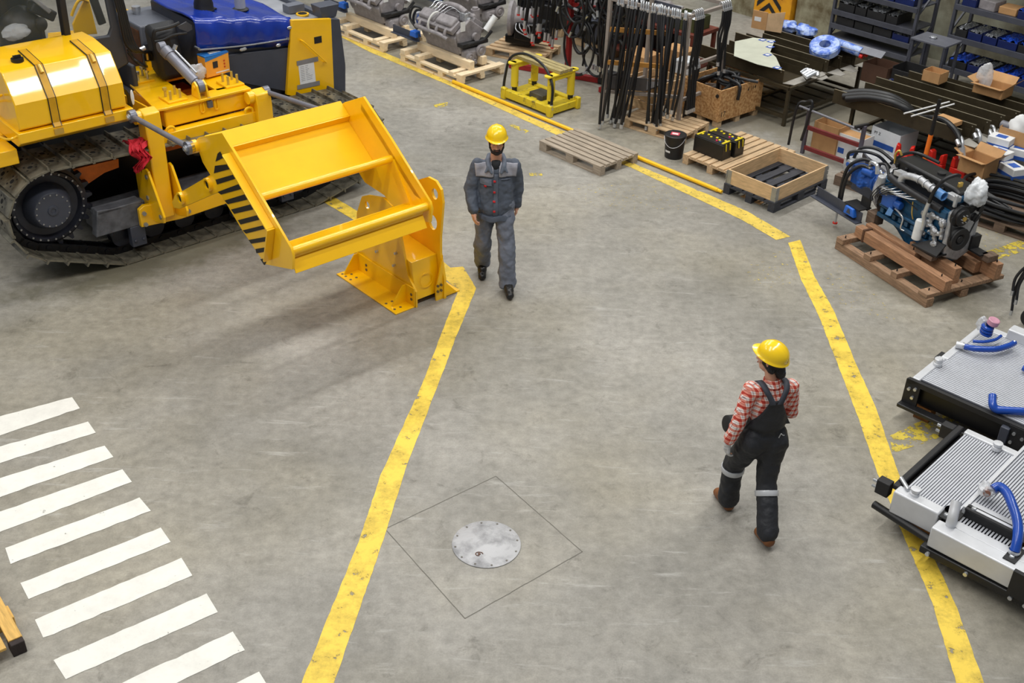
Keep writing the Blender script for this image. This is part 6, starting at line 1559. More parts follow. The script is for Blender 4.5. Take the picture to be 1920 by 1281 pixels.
open_carton(1868, 262, .62, .75, .45, .2, 'large brown carton at the right edge behind the blue white boxes', 0, flaps=False)
rnd = random.Random(2)
for i, (px, py, z, a, w) in enumerate(((1888, 318, .45, -25, 'lowest and nearest'), (1900, 290, .55, 12, 'with dark blue end, in the middle'), (1862, 292, .55, -6, 'half hidden behind the open brown carton'), (1866, 268, .66, 5, 'topmost, farthest left'), (1905, 268, .66, 20, 'topmost, farthest right'))):
    c = h(px, py, z=z); r, f = HT('parts_box', 'small white and blue printed box, %s of the heap' % w, 'box', c.x - .12, c.y, a)
    MB().box(0, .30, 0, .22, z - .07, z + .07).build('box_body', WHITE, r, bevel=.004); MB().box(.0, .301, -.001, .221, z - .071, z - .02).build('blue_band', BPM, r); MB().box(.08, .22, .05, .17, z + .07, z + .072).build('blue_emblem', BPM, r)
# orange-black tool handle standing
c = h(1732, 305, z=.35); m = MB(); m.cyl((0, 0, .3), (.0, .02, .75), .032, n=12); o = solo(m, 'long_handle_tool', ORANGE, 'upright orange and black handle standing behind the blue engine', 'tool', c.x, c.y); MB().cyl((.0, .02, .75), (.0, .04, 1.25), .026, n=12).build('black_grip', BLK, o)
for (px, py, w, l_) in ((1694, 295, 1, 'red steel clevis in clear plastic behind the blue engine, farthest left'), (1755, 308, 0, 'red steel yoke lying on its side behind the blue engine'), (1798, 322, 0, 'red steel yoke with two upright prongs beside the hose coils')):
    c = h(px, py, z=.25); m = MB(); m.box(-.13, .13, -.05, .05, .15, .29); m.prism([(-.13, -.05, .29), (-.05, -.05, .29), (-.07, -.05, .42), (-.12, -.05, .44)], (0, .10, 0)); m.prism([(.13, -.05, .29), (.05, -.05, .29), (.07, -.05, .42), (.12, -.05, .44)], (0, .10, 0))
    solo(m, 'red_yoke', RED, l_, 'yoke', c.x, c.y, 20 if w else -10, bevel=.012)
r, f = HT('wooden_pallet', 'dark pallet behind the blue engine carrying the red yokes', 'pallet', -7.6, 13.45, 4); pallet(r, 1.2, .9, 6, MATS['dark_old_wood'], .12)

# --- hose trolley at the right edge
c = h(1915, 592, z=.1)
r, f = HT('hose_trolley', 'wheeled trolley with hanging black hoses cut off by the right edge', 'trolley', c.x, c.y, 0)
m = MB(); m.lathe([(.05, -.03), (.11, -.03), (.12, -.015), (.12, .015), (.11, .03), (.05, .03)], (.12, 0, .12), (.2, -1, 0), 24); m.build('wheel', BLKM, r); MB().lathe([(0, -.025), (.055, -.025), (.055, .025), (0, .025)], (.12, 0, .12), (.2, -1, 0), 20).build('wheel_hub', STEEL, r)
m = MB(); m.box(.05, .9, .05, .6, .2, .26); m.box(.3, .34, .3, .34, .2, 1.3); m.beam((.1, .2, 1.25), (.6, .4, 1.25), .04, .04); m.build('trolley_frame', GP, r)
for i, (a, b) in enumerate((((1922, 500), (1899, 545)), ((1925, 500), (1897, 582)), ((1930, 505), (1906, 562)))):
    p0, p1 = L(f, *a, y=.1), L(f, *b, y=.0); m = MB(); m.tube([p0 + Vector((.2, 0, .15)), p0 + Vector((.03, 0, .03)), p0.lerp(p1, .5) + Vector((-.035, 0, 0)), p1], .016, n=8)
    o = m.build('rubber_hose', RUB); o.location = r.location; o.rotation_euler = r.rotation_euler; tag(o, 'thin black hose with silver end hanging from the trolley at the right edge', 'hose', 'hoses on the right-edge trolley'); MB().cyl(p1, p1 - Vector((0, 0, .06)), .018, n=8).build('end_fitting', CHROME, o)

# --- pallet corner at lower left
c = G(52, 1222, .0); b_ = G(12, 1150, .0)
r = thing('wooden_pallet', 'yellowish pallet corner with dark end block at the lower left edge', 'pallet', None, (c.x, c.y, 0), math.atan2(b_.y - c.y, b_.x - c.x))
WY = M('yellow_pine', (226, 180, 96), .65, var=.2, scale=5, stretch=(1, 8, 8))
MB().box(.05, 1.0, -.0, .10, .10, .125).build('deck_board', WY, r, bevel=.004)
MB().box(0, 1.0, .13, .30, .10, .125).build('deck_board', WY, r, bevel=.004)
MB().box(.0, .12, .0, .10, .0, .115).build('end_block', M('charred_wood', (52, 42, 40), .8, var=.3, bump=.3), r, bevel=.006)
MB().box(.3, .45, -.02, .5, .0, .10).build('end_block', WY, r, bevel=.006)
# ------------------------------------------------------------------ engines
def timber(root, boxes, mat, nm='timber', bevel=.005):
    for b in boxes: MB().box(*b).build(nm, mat, root, bevel=bevel)
WB = WOODB
EF = hf(-6.48, 11.80, -17)
ER = thing('timber_pallet', 'brown timber skid pallet carrying the blue truck engine', 'pallet', EF)
timber(ER, [(0, 1.60, 0, .11, 0, .11), (0.02, 1.58, .55, .66, 0, .10), (.05, 1.45, 1.10, 1.21, 0, .10)], M('old_brown_timber', (160, 128, 100), .8, var=.3, scale=5, stretch=(1, 8, 8), bump=.25), 'skid')
timber(ER, [(.02, .14, -.02, .32, .11, .18), (.50, .62, .0, .30, .11, .18), (.98, 1.08, 0, .30, .11, .18), (1.44, 1.58, .0, 1.2, .11, .16)], M('old_brown_timber', 0), 'cross_board')
timber(ER, [(.08, 1.62, .20, .31, .17, .31)], WB, 'long_timber'); timber(ER, [(.12, .98, .32, .42, .17, .34), (.75, 1.50, .45, .55, .16, .36), (.6, 1.62, .98, 1.08, .16, .36), (.3, 1.4, .88, .97, .16, .30)], WB, 'long_timber')
timber(ER, [(.95, 1.22, .34, .44, .34, .40), (1.42, 1.54, .9, 1.06, .36, .44), (.02, .16, .40, .56, .30, .46)], M('dark_old_wood', 0), 'wedge_block')
m = MB(); m.box(.22, .25, .19, .33, .16, .325); m.build('rusty_strap', M('rust_brown_steel', (96, 66, 46), .7), ER)
for x, y, z in ((.10, .05, .18), (.56, .05, .18), (1.02, .05, .18), (1.5, .1, .16), (1.5, .6, .16), (.9, .37, .34), (1.44, .5, .36), (1.5, .25, .31), (1.56, 1.03, .36)):
    MB().cyl((x, y, z), (x, y, z + .03), .008, n=6).build('bolt', BLKM, ER)
EN = thing('truck_engine', 'blue six cylinder truck engine with silver intake pipe and white filter, on timber pallet', 'engine', EF)
e_ = lambda px, py, **k: L(EF, px, py, **k)
# block
m = MB(); m.prism([(.12, .48, .42), (1.22, .48, .42), (1.22, .44, .95), (.12, .44, .95)], (0, .44, 0)); bl = m.build('engine_block', DBLUE, EN, bevel=.02)
m = MB()
for k in range(9): m.box(.20 + k * .105, .255 + k * .105, .42, .46, .52, .58)
m.cyl((.2, .41, .62), (1.1, .41, .62), .022, n=10); m.box(.16, 1.2, .42, .46, .45, .50); m.box(.16, 1.2, .42, .46, .86, .94); m.build('block_ribs', DBLUE, EN, bevel=.004)
m = MB(); m.prism([(.25, .50, .44), (1.18, .50, .44), (1.18, .50, .24), (1.0, .50, .18), (.65, .50, .24), (.45, .50, .36)], (0, .36, 0)); m.build('oil_pan', DBLUE, EN, bevel=.03)
MB().box(.18, 1.22, .50, .86, .95, 1.06).build('cylinder_head', M('dark_engine_black', (34, 34, 38), .5, var=.2), EN, bevel=.01)
m = MB(); m.prism([(.14, .56, 1.06), (1.16, .56, 1.06), (1.20, .56, 1.15), (1.10, .56, 1.19), (.18, .56, 1.19), (.12, .56, 1.14)], (0, .30, 0)); vc = m.build('valve_cover', BLK, EN, bevel=.025)
for k in range(7): m = MB(); m.cyl((.20 + k * .15, .545, 1.08), (.20 + k * .15, .545, 1.13), .016, n=8); m.build('cover_bolt', BLKM, vc)
m = MB(); m.cyl((.75, .70, 1.19), (.75, .70, 1.215), .05, n=20); m.build('oil_cap', BLKM, vc)
# intake pipe
ip = [e_(1690, 352, y=.40), e_(1690, 337, y=.40), e_(1700, 330, y=.40), e_(1725, 337, y=.40), e_(1745, 352, y=.40), e_(1760, 362, y=.40)]
m = MB(); m.tube(ip, .042, n=14); m.build('intake_pipe', SILV, EN)
m = MB(); a, b = e_(1682, 322, y=.45), e_(1695, 328, y=.45); m.beam(a, b, .10, .05); 
for k in range(4): p = ip[3].lerp(ip[5], k / 3.2); m.lathe([(.044, -.008), (.052, -.008), (.052, .008), (.044, .008)], p, ip[5] - ip[3], 18)
m.build('pipe_clamps', SILV, EN)
m = MB(); d_ = (ip[5] - ip[4]).normalized(); m.lathe([(.040, -.02), (.056, -.02), (.056, .09), (.046, .09), (.042, .04), (.040, .0)], ip[5], d_, 22); m.build('blue_pipe_cap', M('light_blue_plastic', (96, 150, 214), .35), EN)
m = MB(); p = ip[5] + Vector((.07, .05, .01)); m.box(p.x, p.x + .16, p.y, p.y + .08, p.z - .05, p.z + .02); m.box(p.x + .13, p.x + .17, p.y - .02, p.y + .02, p.z - .10, p.z + .05); m.build('intake_manifold_end', SILV, EN, bevel=.01)
m = MB(); m.tube([(.25, .42, 1.0), (.5, .38, .99), (.85, .39, .97), (1.12, .42, .95)], .045, n=12); m.build('air_manifold', M('dark_engine_black', 0), EN)
# bell housing and fittings
m = MB(); m.lathe([(.12, -.14), (.20, -.10), (.27, -.02), (.28, .0), (.28, .04), (.24, .05), (.0, .05)], (.07, .66, .72), (1, 0, 0), 28); bh = m.build('bell_housing', SILV, EN)
for k in range(12): a = k * math.tau / 12; MB().cyl((.08, .66 + .265 * math.cos(a), .72 + .265 * math.sin(a)), (.125, .66 + .265 * math.cos(a), .72 + .265 * math.sin(a)), .012, n=6).build('housing_bolt', STEEL, bh)
m = MB(); m.lathe([(.0, -.02), (.23, -.02), (.24, .0), (.24, .06), (0, .06)], (.13, .66, .62), (1, 0, 0), 24); m.build('flywheel_cover', CHAIN, EN)
# pump
m = MB(); c1 = Vector((-.30, .62, .74)); m.lathe([(0, -.20), (.08, -.20), (.12, -.17), (.13, -.06), (.15, -.05), (.15, .0), (.11, .02), (.10, .14), (.13, .16), (.13, .20), (0, .20)], c1, (1, 0, 0), 22); m.box(-.48, -.34, .50, .60, .62, .86); m.cyl((-.30, .52, .84), (-.12, .52, .86), .05, n=12); pu = m.build('hydraulic_pump', BLUE, EN, bevel=.01)
pk = [('e', (-.12, .62, .76), (.12, .11, .11)), ((-.28, .58, .70), .08, (-.02, .62, .72), .07), ((-.2, .62, .84), .05, (.0, .62, .84), .05), ((-.30, .52, .66), .06, (-.28, .54, .84), .05)]
meta_mesh(pk, .009, 'pump_casting', BLUE, pu, 1, .03, .035)
m = MB(); m.box(-.64, -.50, .50, .72, .70, .88); m.box(-.70, -.62, .54, .68, .72, .86); m.build('valve_block', SILV, EN, bevel=.01)
for z in (.82, .75): m = MB(); m.cyl((-.57 + (.82 - z), .50, z), (-.57 + (.82 - z), .49, z), .028, n=16); m.build('blue_port_cap', BPM, EN)
# bracket channel
a, b = e_(1530, 366, y=.32), e_(1606, 402, y=.32)
m = MB(); m.beam(Vector((-.86, .33, .36)), Vector((.02, .33, .36)), .012, .14); m.beam(Vector((-.88, .30, .295)), Vector((.02, .30, .295)), .10, .012); m.build('mount_channel', DGREY, EN)
m = MB(); m.beam(Vector((-.86, .92, .36)), Vector((.02, .92, .36)), .012, .14); m.build('mount_channel', DGREY, EN)
m = MB(); m.box(-.30, -.02, .30, .50, .44, .455); m.box(-.16, .0, .44, .455, .42, .58); m.build('mount_plate', BLKM, EN)
m = MB(); m.prism([(-.26, .27, .33), (-.06, .27, .33), (-.10, .27, .44), (-.24, .27, .44)], (0, .12, 0)); mt = m.build('engine_mount', M('bright_blue_enamel', (36, 104, 206), .4), EN, bevel=.012)
m = MB(); m.prism([(-.20, .268, .36), (-.13, .268, .36), (-.15, .268, .42), (-.18, .268, .42)], (0, -.002, 0)); m.build('mount_recess', DGREY, mt)
for k in range(3): m = MB(); m.cyl((-.84, .32, .33 + .035 * k), (-.84, .31, .33 + .035 * k), .016, n=8); m.build('channel_bolt', CHROME, EN)
# hoses
def ehose(pts, r=.020, nm='engine_hose', mt=RUB): m = MB(); m.tube(pts, r, n=10, k=8); return m.build(nm, mt, EN)
ehose([(-.60, .52, .84), (-.60, .52, .96), (-.46, .60, 1.02), (-.30, .72, 1.0), (-.2, .85, .86)])
ehose([(-.60, .60, .86), (-.55, .65, 1.02), (-.35, .75, 1.06), (-.1, .85, .95)])
ehose([(-.50, .40, .35), (-.52, .42, .6), (-.48, .44, .84), (-.36, .55, .96), (-.14, .62, .95)], .022)
ehose([(-.44, .38, .30), (-.46, .40, .6), (-.42, .42, .78), (-.32, .50, .90), (-.14, .54, .88)], .022)
ehose([(-.15, .8, .95), (.0, .8, 1.12), (.2, .82, 1.22), (.5, .9, 1.2)], .020); ehose([(-.2, .5, .95), (.0, .55, 1.04), (.15, .5, .95)], .018)
p0 = Vector((-.54, .40, .35)); m = MB(); m.cyl((-.49, .40, .36), (-.49, .40, .22), .020, n=10); m.build('hose_end', RUB, EN); m = MB(); m.cyl((-.49, .40, .22), (-.49, .40, .06), .016, n=10); m.build('hose_fitting', CHROME, EN); MB().cyl((-.49, .40, .06), (-.49, .40, .045), .032, n=14).build('red_cap', RED, EN)
m = MB(); m.tube([(-.20, .52, .92), (-.18, .50, 1.0), (-.08, .50, 1.0), (-.05, .5, .9)], .026); m.build('silver_elbow', CHROME, EN); m = MB(); m.tube([(.02, .5, .90), (.05, .45, .98), (.10, .45, .92), (.10, .45, .82)], .018); m.build('silver_elbow', CHROME, EN)
# injection pump, filter, small stuff on the near side
m = MB(); m.box(.26, .46, .34, .46, .66, .84); m.cyl((.20, .40, .80), (.48, .40, .80), .06, n=16); m.cyl((.46, .38, .75), (.56, .38, .75), .05, n=14); m.build('injection_pump', BLUE, EN, bevel=.012)
m = MB(); m.cyl((.16, .38, .84), (.16, .38, .98), .05, n=16); m.box(.22, .34, .33, .40, .80, .88); m.build('fuel_filter_head', SILV, EN, bevel=.01)
m = MB()
rnd = random.Random(4)
for k in range(9): m.tube([(.08 + .03 * k, .36, .62 + .03 * k), (.12 + .04 * k, .30, .72 + .02 * k), (.2 + .05 * k, .34, .88), (.3 + .06 * k, .42, .95 - .02 * k)], .006, n=6)
m.build('fuel_lines', BLKM, EN)
m = MB()
for k in range(5): m.tube([(.30 + .03 * k, .34, .86), (.36 + .05 * k, .30, .90), (.42 + .08 * k, .34, .93), (.45 + .1 * k, .43, .97)], .006, n=6)
m.build('injector_lines', CHROME, EN)
m = MB(); m.tube([(.50, .35, .70), (.58, .34, .69), (.66, .34, .64), (.66, .34, .52), (.70, .36, .50)], .010); m.build('dipstick_tube', CHROME, EN); m = MB(); m.tube([(.68, .42, .86), (.72, .40, .74), (.74, .42, .66)], .008); m.build('brass_pipe', M('brass_plated', 0), EN)
m = MB(); m.prism([(.38, .34, .58), (.48, .33, .60), (.50, .33, .68), (.42, .34, .69)], (0, -.01, 0)); m.build('blue_plate', M('light_blue_plastic', 0), EN)
c = e_(1722, 430, y=.34); m = MB(); m.lathe([(0, -.13), (.045, -.13), (.055, -.12), (.055, .10), (.05, .12), (.03, .13), (0, .13)], c, (.03, 0, 1), 24); m.build('oil_filter', M('white_filter_can', (226, 228, 228), .35), EN)
m = MB(); fpt = [c + Vector((.02, .0, .12)), e_(1733, 402, y=.32), e_(1742, 380, y=.32), e_(1752, 358, y=.32), e_(1770, 338, y=.36), e_(1790, 329, y=.45), e_(1800, 330, y=.52)]
m.tube(fpt[1:], .022, n=12, k=8); m.build('coolant_hose', RUB, EN); m = MB(); m.tube([fpt[0] + Vector((.03, 0, -.1)), fpt[0] + Vector((.03, 0, .02)), fpt[1], fpt[2]], .026, n=12); m.build('silver_hose_end', CHROME, EN)
# front end: timing cover, pulleys, fan drive, alternator
m = MB(); m.prism([(1.20, .46, .40), (1.20, .44, .96), (1.20, .60, 1.02), (1.20, .9, .96), (1.20, .92, .42), (1.20, .7, .30)], (.07, 0, 0)); m.build('timing_cover', SILV, EN, bevel=.02)
cast = []
for (x, y, z, s_) in ((.88, .42, .80, .035), (.98, .41, .72, .05), (1.10, .41, .66, .055), (1.02, .41, .84, .04), (1.14, .41, .52, .045), (1.18, .42, .80, .05), (.96, .40, .58, .03)): cast.append(('e', (x, y, z), (s_, s_ * .7, s_)))
for p_, q_ in (((.88, .42, .80), (1.18, .43, .84)), ((.98, .42, .72), (1.16, .42, .66)), ((1.10, .42, .66), (1.15, .42, .48)), ((.92, .42, .6), (1.1, .42, .64)), ((1.02, .42, .84), (1.0, .42, .7)), ((1.18, .43, .8), (1.2, .43, .62))): cast.append((p_, .028, q_, .024))
meta_mesh(cast, .008, 'water_pump_castings', M('bare_aluminium_casting', (196, 198, 202), .3, metal=.6, var=.3, scale=20, bump=.5, bscale=60), EN, 1, .03, .03)
m = MB(); m.cyl((.94, .37, .62), (.94, .33, .62), .025, n=12); m.build('red_plug', RED, EN)
c = e_(1797, 448, x=1.36); m = MB(); m.lathe([(0, -.03), (.06, -.03), (.135, -.035), (.14, -.02), (.13, .0), (.14, .02), (.135, .035), (.07, .03), (.05, .01), (.04, .03), (0, .03)], c, (1, 0, 0), 32); m.build('crank_pulley', BLKM, EN)
c2 = e_(1803, 408, x=1.34); m = MB(); m.lathe([(0, -.06), (.12, -.06), (.125, -.04), (.12, -.01), (.10, .0), (.10, .03), (.06, .04), (0, .04)], c2, (1, 0, 0), 32); fh = m.build('fan_drive', BLK, EN)
for k in range(6): a = k * math.tau / 6; MB().cyl(c2 + Vector((.03, .045 * math.cos(a), .045 * math.sin(a))), c2 + Vector((.06, .045 * math.cos(a), .045 * math.sin(a))), .007, n=6).build('fan_bolt', CHROME, fh)
MB().cyl(c2 + Vector((.03, 0, 0)), c2 + Vector((.055, 0, 0)), .028, n=14).build('brass_hub', M('brass_plated', 0), fh)
c3 = e_(1838, 392, x=1.30); 
for cc, rr in ((c3, .04), (e_(1828, 408, x=1.3), .05), (e_(1822, 385, x=1.28), .035)): MB().lathe([(0, -.02), (rr, -.02), (rr * .85, 0), (rr, .02), (0, .02)], cc, (1, 0, 0), 20).build('idler_pulley', BLKM, EN)
pts = [c + Vector((-.0, 0, -.14)), c + Vector((0, -.14, .02)), c2 + Vector((-.02, -.125, 0)), c2 + Vector((-.02, 0, .125)), c3 + Vector((0, .04, .03)), c + Vector((0, .14, 0))]
m = MB(); m.tube(pts, .010, n=6, closed=True, sm=False); m.build('drive_belt', BLKM, EN)
m = MB(); m.box(1.02, 1.22, .50, .80, .96, 1.12); m.build('thermostat_housing', DBLUE, EN, bevel=.03)
m = MB(); m.cyl((1.16, .72, 1.0), (1.28, .72, 1.0), .09, n=20); m.cyl((1.10, .85, .85), (1.25, .85, .85), .09, n=20); m.build('alternator', BLKM, EN, bevel=.01)
m = MB(); m.box(1.08, 1.11, .62, .68, 1.1, 1.24); m.build('lifting_bracket', M('brass_plated', 0), EN, bevel=.005); m = MB(); m.tube([(.12, .58, 1.10), (.12, .56, 1.22), (.15, .58, 1.27), (.18, .6, 1.22)], .014); m.build('lifting_bracket', M('brass_plated', 0), EN)
cb = e_(1831, 362, y=.72); m = MB(); m.blob(cb, .115, .115, .15, 17, .30, 40, 30); m.build('plastic_wrapped_compressor', M('milky_film', (222, 226, 230), .35), EN, ang=70)
m = MB(); m.prism([(.92, .30, .44), (1.28, .34, .44), (1.28, .5, .44), (.96, .5, .44)], (0, 0, -.02)); m.prism([(.92, .30, .44), (1.10, .44, .56), (1.28, .44, .56), (1.28, .34, .44)], (0, .02, 0)); m.build('front_mount', BLKM, EN)
m = MB(); m.box(1.22, 1.46, .84, .98, .42, .44); m.box(1.22, 1.30, .84, .98, .42, .6); m.build('front_mount', BLKM, EN)

# --- grey V engines by the aisle
GY = GREYC
def v_engine(name, label, x, y, deg=0, pallet_label=None):
    f = hf(x, y, deg)
    if pallet_label:
        r = thing('timber_pallet', pallet_label, 'pallet', f)
        timber(r, [(0, 1.62, .0, .10, .10, .14), (.0, 1.62, .42, .52, .10, .14), (0, 1.62, .86, .98, .10, .14)], WOOD, 'deck_board')
        timber(r, [(.0, .9, .0, .08, 0, .03), (.92, 1.6, .0, .08, 0, .03), (0, 1.6, .9, .98, 0, .03)], WOOD, 'skid_board')
        for bx in (.02, .45, 1.02, 1.5):
            for by in (.0, .44, .88): timber(r, [(bx, bx + .12, by, by + .09, .03, .10)], WOOD, 'block')
        timber(r, [(.03, .15, -.01, .36, .14, .22), (.42, .54, -.01, .40, .14, .22), (1.48, 1.62, 0, .98, .14, .18), (1.30, 1.42, 0, .3, .14, .18)], WOOD, 'cross_board')
        timber(r, [(.14, 1.52, .28, .38, .18, .32), (.14, 1.45, .62, .72, .18, .32)], WOOD, 'long_timber')
        timber(r, [(1.24, 1.30, .66, .76, .32, .46)], WOOD, 'end_block')
    E = thing(name, label, 'engine', f)
    m = MB(); m.prism([(.30, .36, .32), (.30, .72, .32), (.30, .80, .62), (.30, .70, .78), (.30, .38, .78), (.30, .26, .62)], (.86, 0, 0)); m.build('engine_block', GY, E, bevel=.02)
    m = MB(); m.box(.35, 1.15, .42, .66, .20, .34); m.build('oil_pan', GY, E, bevel=.02)
    for s_ in (-1, 1):
        cy = .54 + s_ * .24; nrm = Vector((0, s_ * .55, .83)); tan = Vector((0, -s_ * .83, .55)) * s_
        mm = Matrix((Vector((1, 0, 0)), tan, nrm)).transposed().to_4x4()
        for k in range(2):
            q = mm.copy(); q.translation = Vector((.47 + k * .44, cy, .86)); m = MB(); m.mbox(q, .205, .10, .055); m.build('valve_cover', GY, E, bevel=.035)
        q = mm.copy(); q.translation = Vector((.70, cy - s_ * .0, .79)); m = MB(); m.mbox(q, .45, .12, .05); m.build('cylinder_head', GY, E, bevel=.01)
        m = MB(); m.tube([(.26, cy + s_ * .14, .66), (.5, cy + s_ * .16, .66), (.9, cy + s_ * .16, .66), (1.10, cy + s_ * .15, .62)], .035, n=10)
        for k in range(4): m.tube([(.36 + k * .22, cy + s_ * .15, .66), (.36 + k * .22, cy + s_ * .13, .74), (.36 + k * .22, cy + s_ * .06, .78)], .028, n=8)
        m.build('exhaust_manifold', GY, E)
    m = MB(); m.tube([(.45, .54, .90), (.6, .54, 1.02), (.9, .54, 1.05), (1.12, .54, 1.0)], .05, n=12); m.box(.5, 1.0, .47, .61, .80, .92); m.cyl((.3, .62, .95), (.9, .66, .98), .035, n=10); m.build('intake_manifold', GY, E)
    m = MB(); m.prism([(1.16, .34, .36), (1.16, .74, .36), (1.16, .82, .72), (1.16, .54, .92), (1.16, .26, .72)], (.06, 0, 0)); m.build('timing_cover', GY, E, bevel=.02)
    m = MB(); m.box(1.16, 1.34, .36, .74, .22, .46); m.build('front_casting', GY, E, bevel=.06)
    for (yy, zz, rr) in ((.66, .40, .10), (.42, .33, .075), (.52, .24, .045)):
        MB().lathe([(0, -.02), (rr, -.02), (rr, .02), (rr * .8, .03), (rr * .6, .015), (rr * .35, .035), (0, .035)], (1.36, yy, zz), (1, 0, 0), 26).build('pulley', GY, E)
    MB().lathe([(0, -.03), (.07, -.03), (.06, 0), (.07, .03), (0, .03)], (1.28, .62, .62), (1, 0, 0), 22).build('water_pump_pulley', GY, E)
    m = MB(); m.box(1.2, 1.34, .28, .84, .50, .56); m.tube([(1.3, .3, .52), (1.33, .5, .55), (1.32, .75, .55), (1.3, .95, .66)], .025); m.build('black_crossmember', BLKM, E)
    m = MB(); m.cyl((1.05, .82, .70), (1.05, .80, 1.0), .075, n=18); m.cyl((1.05, .80, 1.0), (1.05, .80, 1.03), .05, n=14); m.build('oil_cooler_can', GY, E)
    m = MB(); m.cyl((1.30, .82, .70), (1.36, .98, .92), .055, n=20); m.build('white_filter', M('white_filter_can', 0), E)
    m = MB(); m.box(1.22, 1.225, .33, .43, .74, .90); m.build('white_tag', WHITE, E)
    m = MB(); m.box(1.02, 1.16, .48, .60, .86, 1.0); m.cyl((1.14, .56, .88), (1.2, .56, .88), .05, n=14); m.build('injection_pump', M('bare_aluminium_casting', 0), E, bevel=.01)
    m = MB()
    for k in range(6): m.tube([(1.02, .5 + .02 * k, .98), (.9 - .1 * k, .46 + .02 * k, 1.04), (.8 - .08 * k, .40, .98), (.75 - .08 * k, .34, .92)], .007, n=6)
    m.build('fuel_lines', CHROME, E)
    m = MB(); m.lathe([(0, -.16), (.10, -.16), (.13, -.10), (.13, .02), (.16, .04), (.16, .12), (0, .12)], (.10, .52, .62), (1, 0, 0), 20); m.build('hydraulic_pump', BLUE, E, bevel=.006)
    m = MB(); m.lathe([(0, -.06), (.22, -.06), (.26, .0), (.26, .05), (0, .05)], (.26, .54, .60), (1, 0, 0), 26); m.build('bell_housing', GY, E)
    m = MB(); m.tube([(.05, .36, .5), (-.12, .34, .66), (-.05, .36, .86), (.10, .42, .86), (.16, .42, .76)], .022, n=9); m.tube([(.0, .36, .52), (-.06, .36, .66), (-.02, .40, .80), (.10, .46, .82)], .022, n=9); m.build('black_hoses', RUB, E)
    m = MB(); m.box(-.14, -.06, .44, .56, .6, .74); m.build('valve_block', SILV, E, bevel=.01)
    m = MB(); m.beam((-.42, .20, .44), (.30, .20, .44), .012, .13); m.beam((-.42, .17, .38), (.30, .17, .38), .07, .01); m.build('mount_channel', DGREY, E)
    m = MB(); m.prism([(.10, .14, .44), (.28, .14, .44), (.26, .14, .54), (.12, .14, .54)], (0, .12, 0)); m.build('engine_mount', M('bright_blue_enamel', 0), E, bevel=.012)
    m = MB(); m.tube([(.68, .30, .96), (.66, .20, .93), (.64, .12, .80), (.63, .16, .60)], .018, n=8); m.build('strap_hose', M('white_strap', (214, 214, 210), .6), E)
    return E
V1 = v_engine('grey_engine', 'grey V engine nearest the camera on a pale pallet beside the yellow tube', -15.43, 11.98, 0, 'pale new timber pallet under the nearest grey V engine')
def vcopy(x, y, label, plabel=None, deg=0):
    w = hf(x, y, deg); dup(V1, (w[0], w[1], 0), w[4], label)
    if plabel: dup([o for o in COL.objects if o.name.startswith('timber_pallet') and o.get('label', '').startswith('pale new timber pallet under the nearest')][0], (w[0], w[1], 0), w[4], plabel)
vcopy(-17.55, 12.02, 'grey V engine left of the nearest one, just right of the tractor front', 'pale new timber pallet under the left grey V engine, by the tractor front')
vcopy(-16.9, 13.75, 'grey V engine in the second row, cut off by the top edge', None)
vcopy(-18.9, 13.9, 'grey V engine in the second row far left, mostly above the frame', None)
# gearbox on pallet right of the engines
f = hf(-14.75, 13.35, 20); r = thing('gearbox', 'dark gearbox with grey drum end on a low pallet behind the grey engine', 'gearbox', f)
m = MB(); m.lathe([(0, -.30), (.16, -.30), (.18, -.25), (.20, .05), (.30, .10), (.30, .16), (.0, .16)], (.45, .4, .62), (-1, -.3, 0), 28); m.build('drum_housing', GREYC, r)
m = MB(); m.box(.45, .95, .2, .62, .30, .62); m.cyl((.9, .3, .45), (1.05, .3, .45), .12, n=18); m.build('gear_case', CHAIN, r, bevel=.03)
m = MB()
for k in range(6): m.tube([(.5 + .06 * k, .2, .6), (.55 + .08 * k, .12, .5 + .03 * k), (.8, .15, .4)], .010, n=6)
m.build('cable_loom', M('bare_aluminium_casting', 0), r)
m = MB(); m.box(.25, .75, .25, .55, .20, .36); m.build('lower_case', CHAIN, r, bevel=.03)
r = thing('wooden_pallet', 'old pallet under the dark gearbox behind the grey engine', 'pallet', f); pallet(r, 1.1, .8, 5, WOODT, .11)
for i, (x, y, c_) in enumerate(((-14.2, 15.0, DGREY), (-15.6, 14.9, CHAIN), (-13.2, 15.2, CHAIN), (-14.6, 16.3, CHAIN), (-16.4, 16.0, DGREY))):
    r, f = HT('machine_unit', ('dark grey machine unit in the back row behind the gearbox', 'black machine unit in the back row behind the grey engines', 'black machine unit behind the red hose stand', 'black machine unit at the very top edge, above the gearbox', 'grey machine unit at the very top edge behind the grey engines')[i], 'machinery', x, y, 10 * i)
    m = MB(); m.box(0, 1.0, 0, .7, .15, .55); m.build('base_frame', c_, r, bevel=.03); m = MB(); m.lathe([(0, -.35), (.18, -.35), (.24, -.2), (.24, .2), (.16, .3), (0, .3)], (.5, .35, .75), (1, .2, 0), 22); m.build('drum', GREYC, r)
    m = MB(); m.tube([(.1, .0, .6), (.3, -.1, .9), (.7, -.05, .95), (.95, .1, .6)], .03); m.build('pipe', RUB, r); m = MB(); m.box(.7, .95, .1, .4, .55, .95); m.build('side_case', SILV, r, bevel=.02)
    timber(r, [(0, 1.0, .05, .15, 0, .15), (0, 1.0, .55, .65, 0, .15)], WOODT, 'skid')

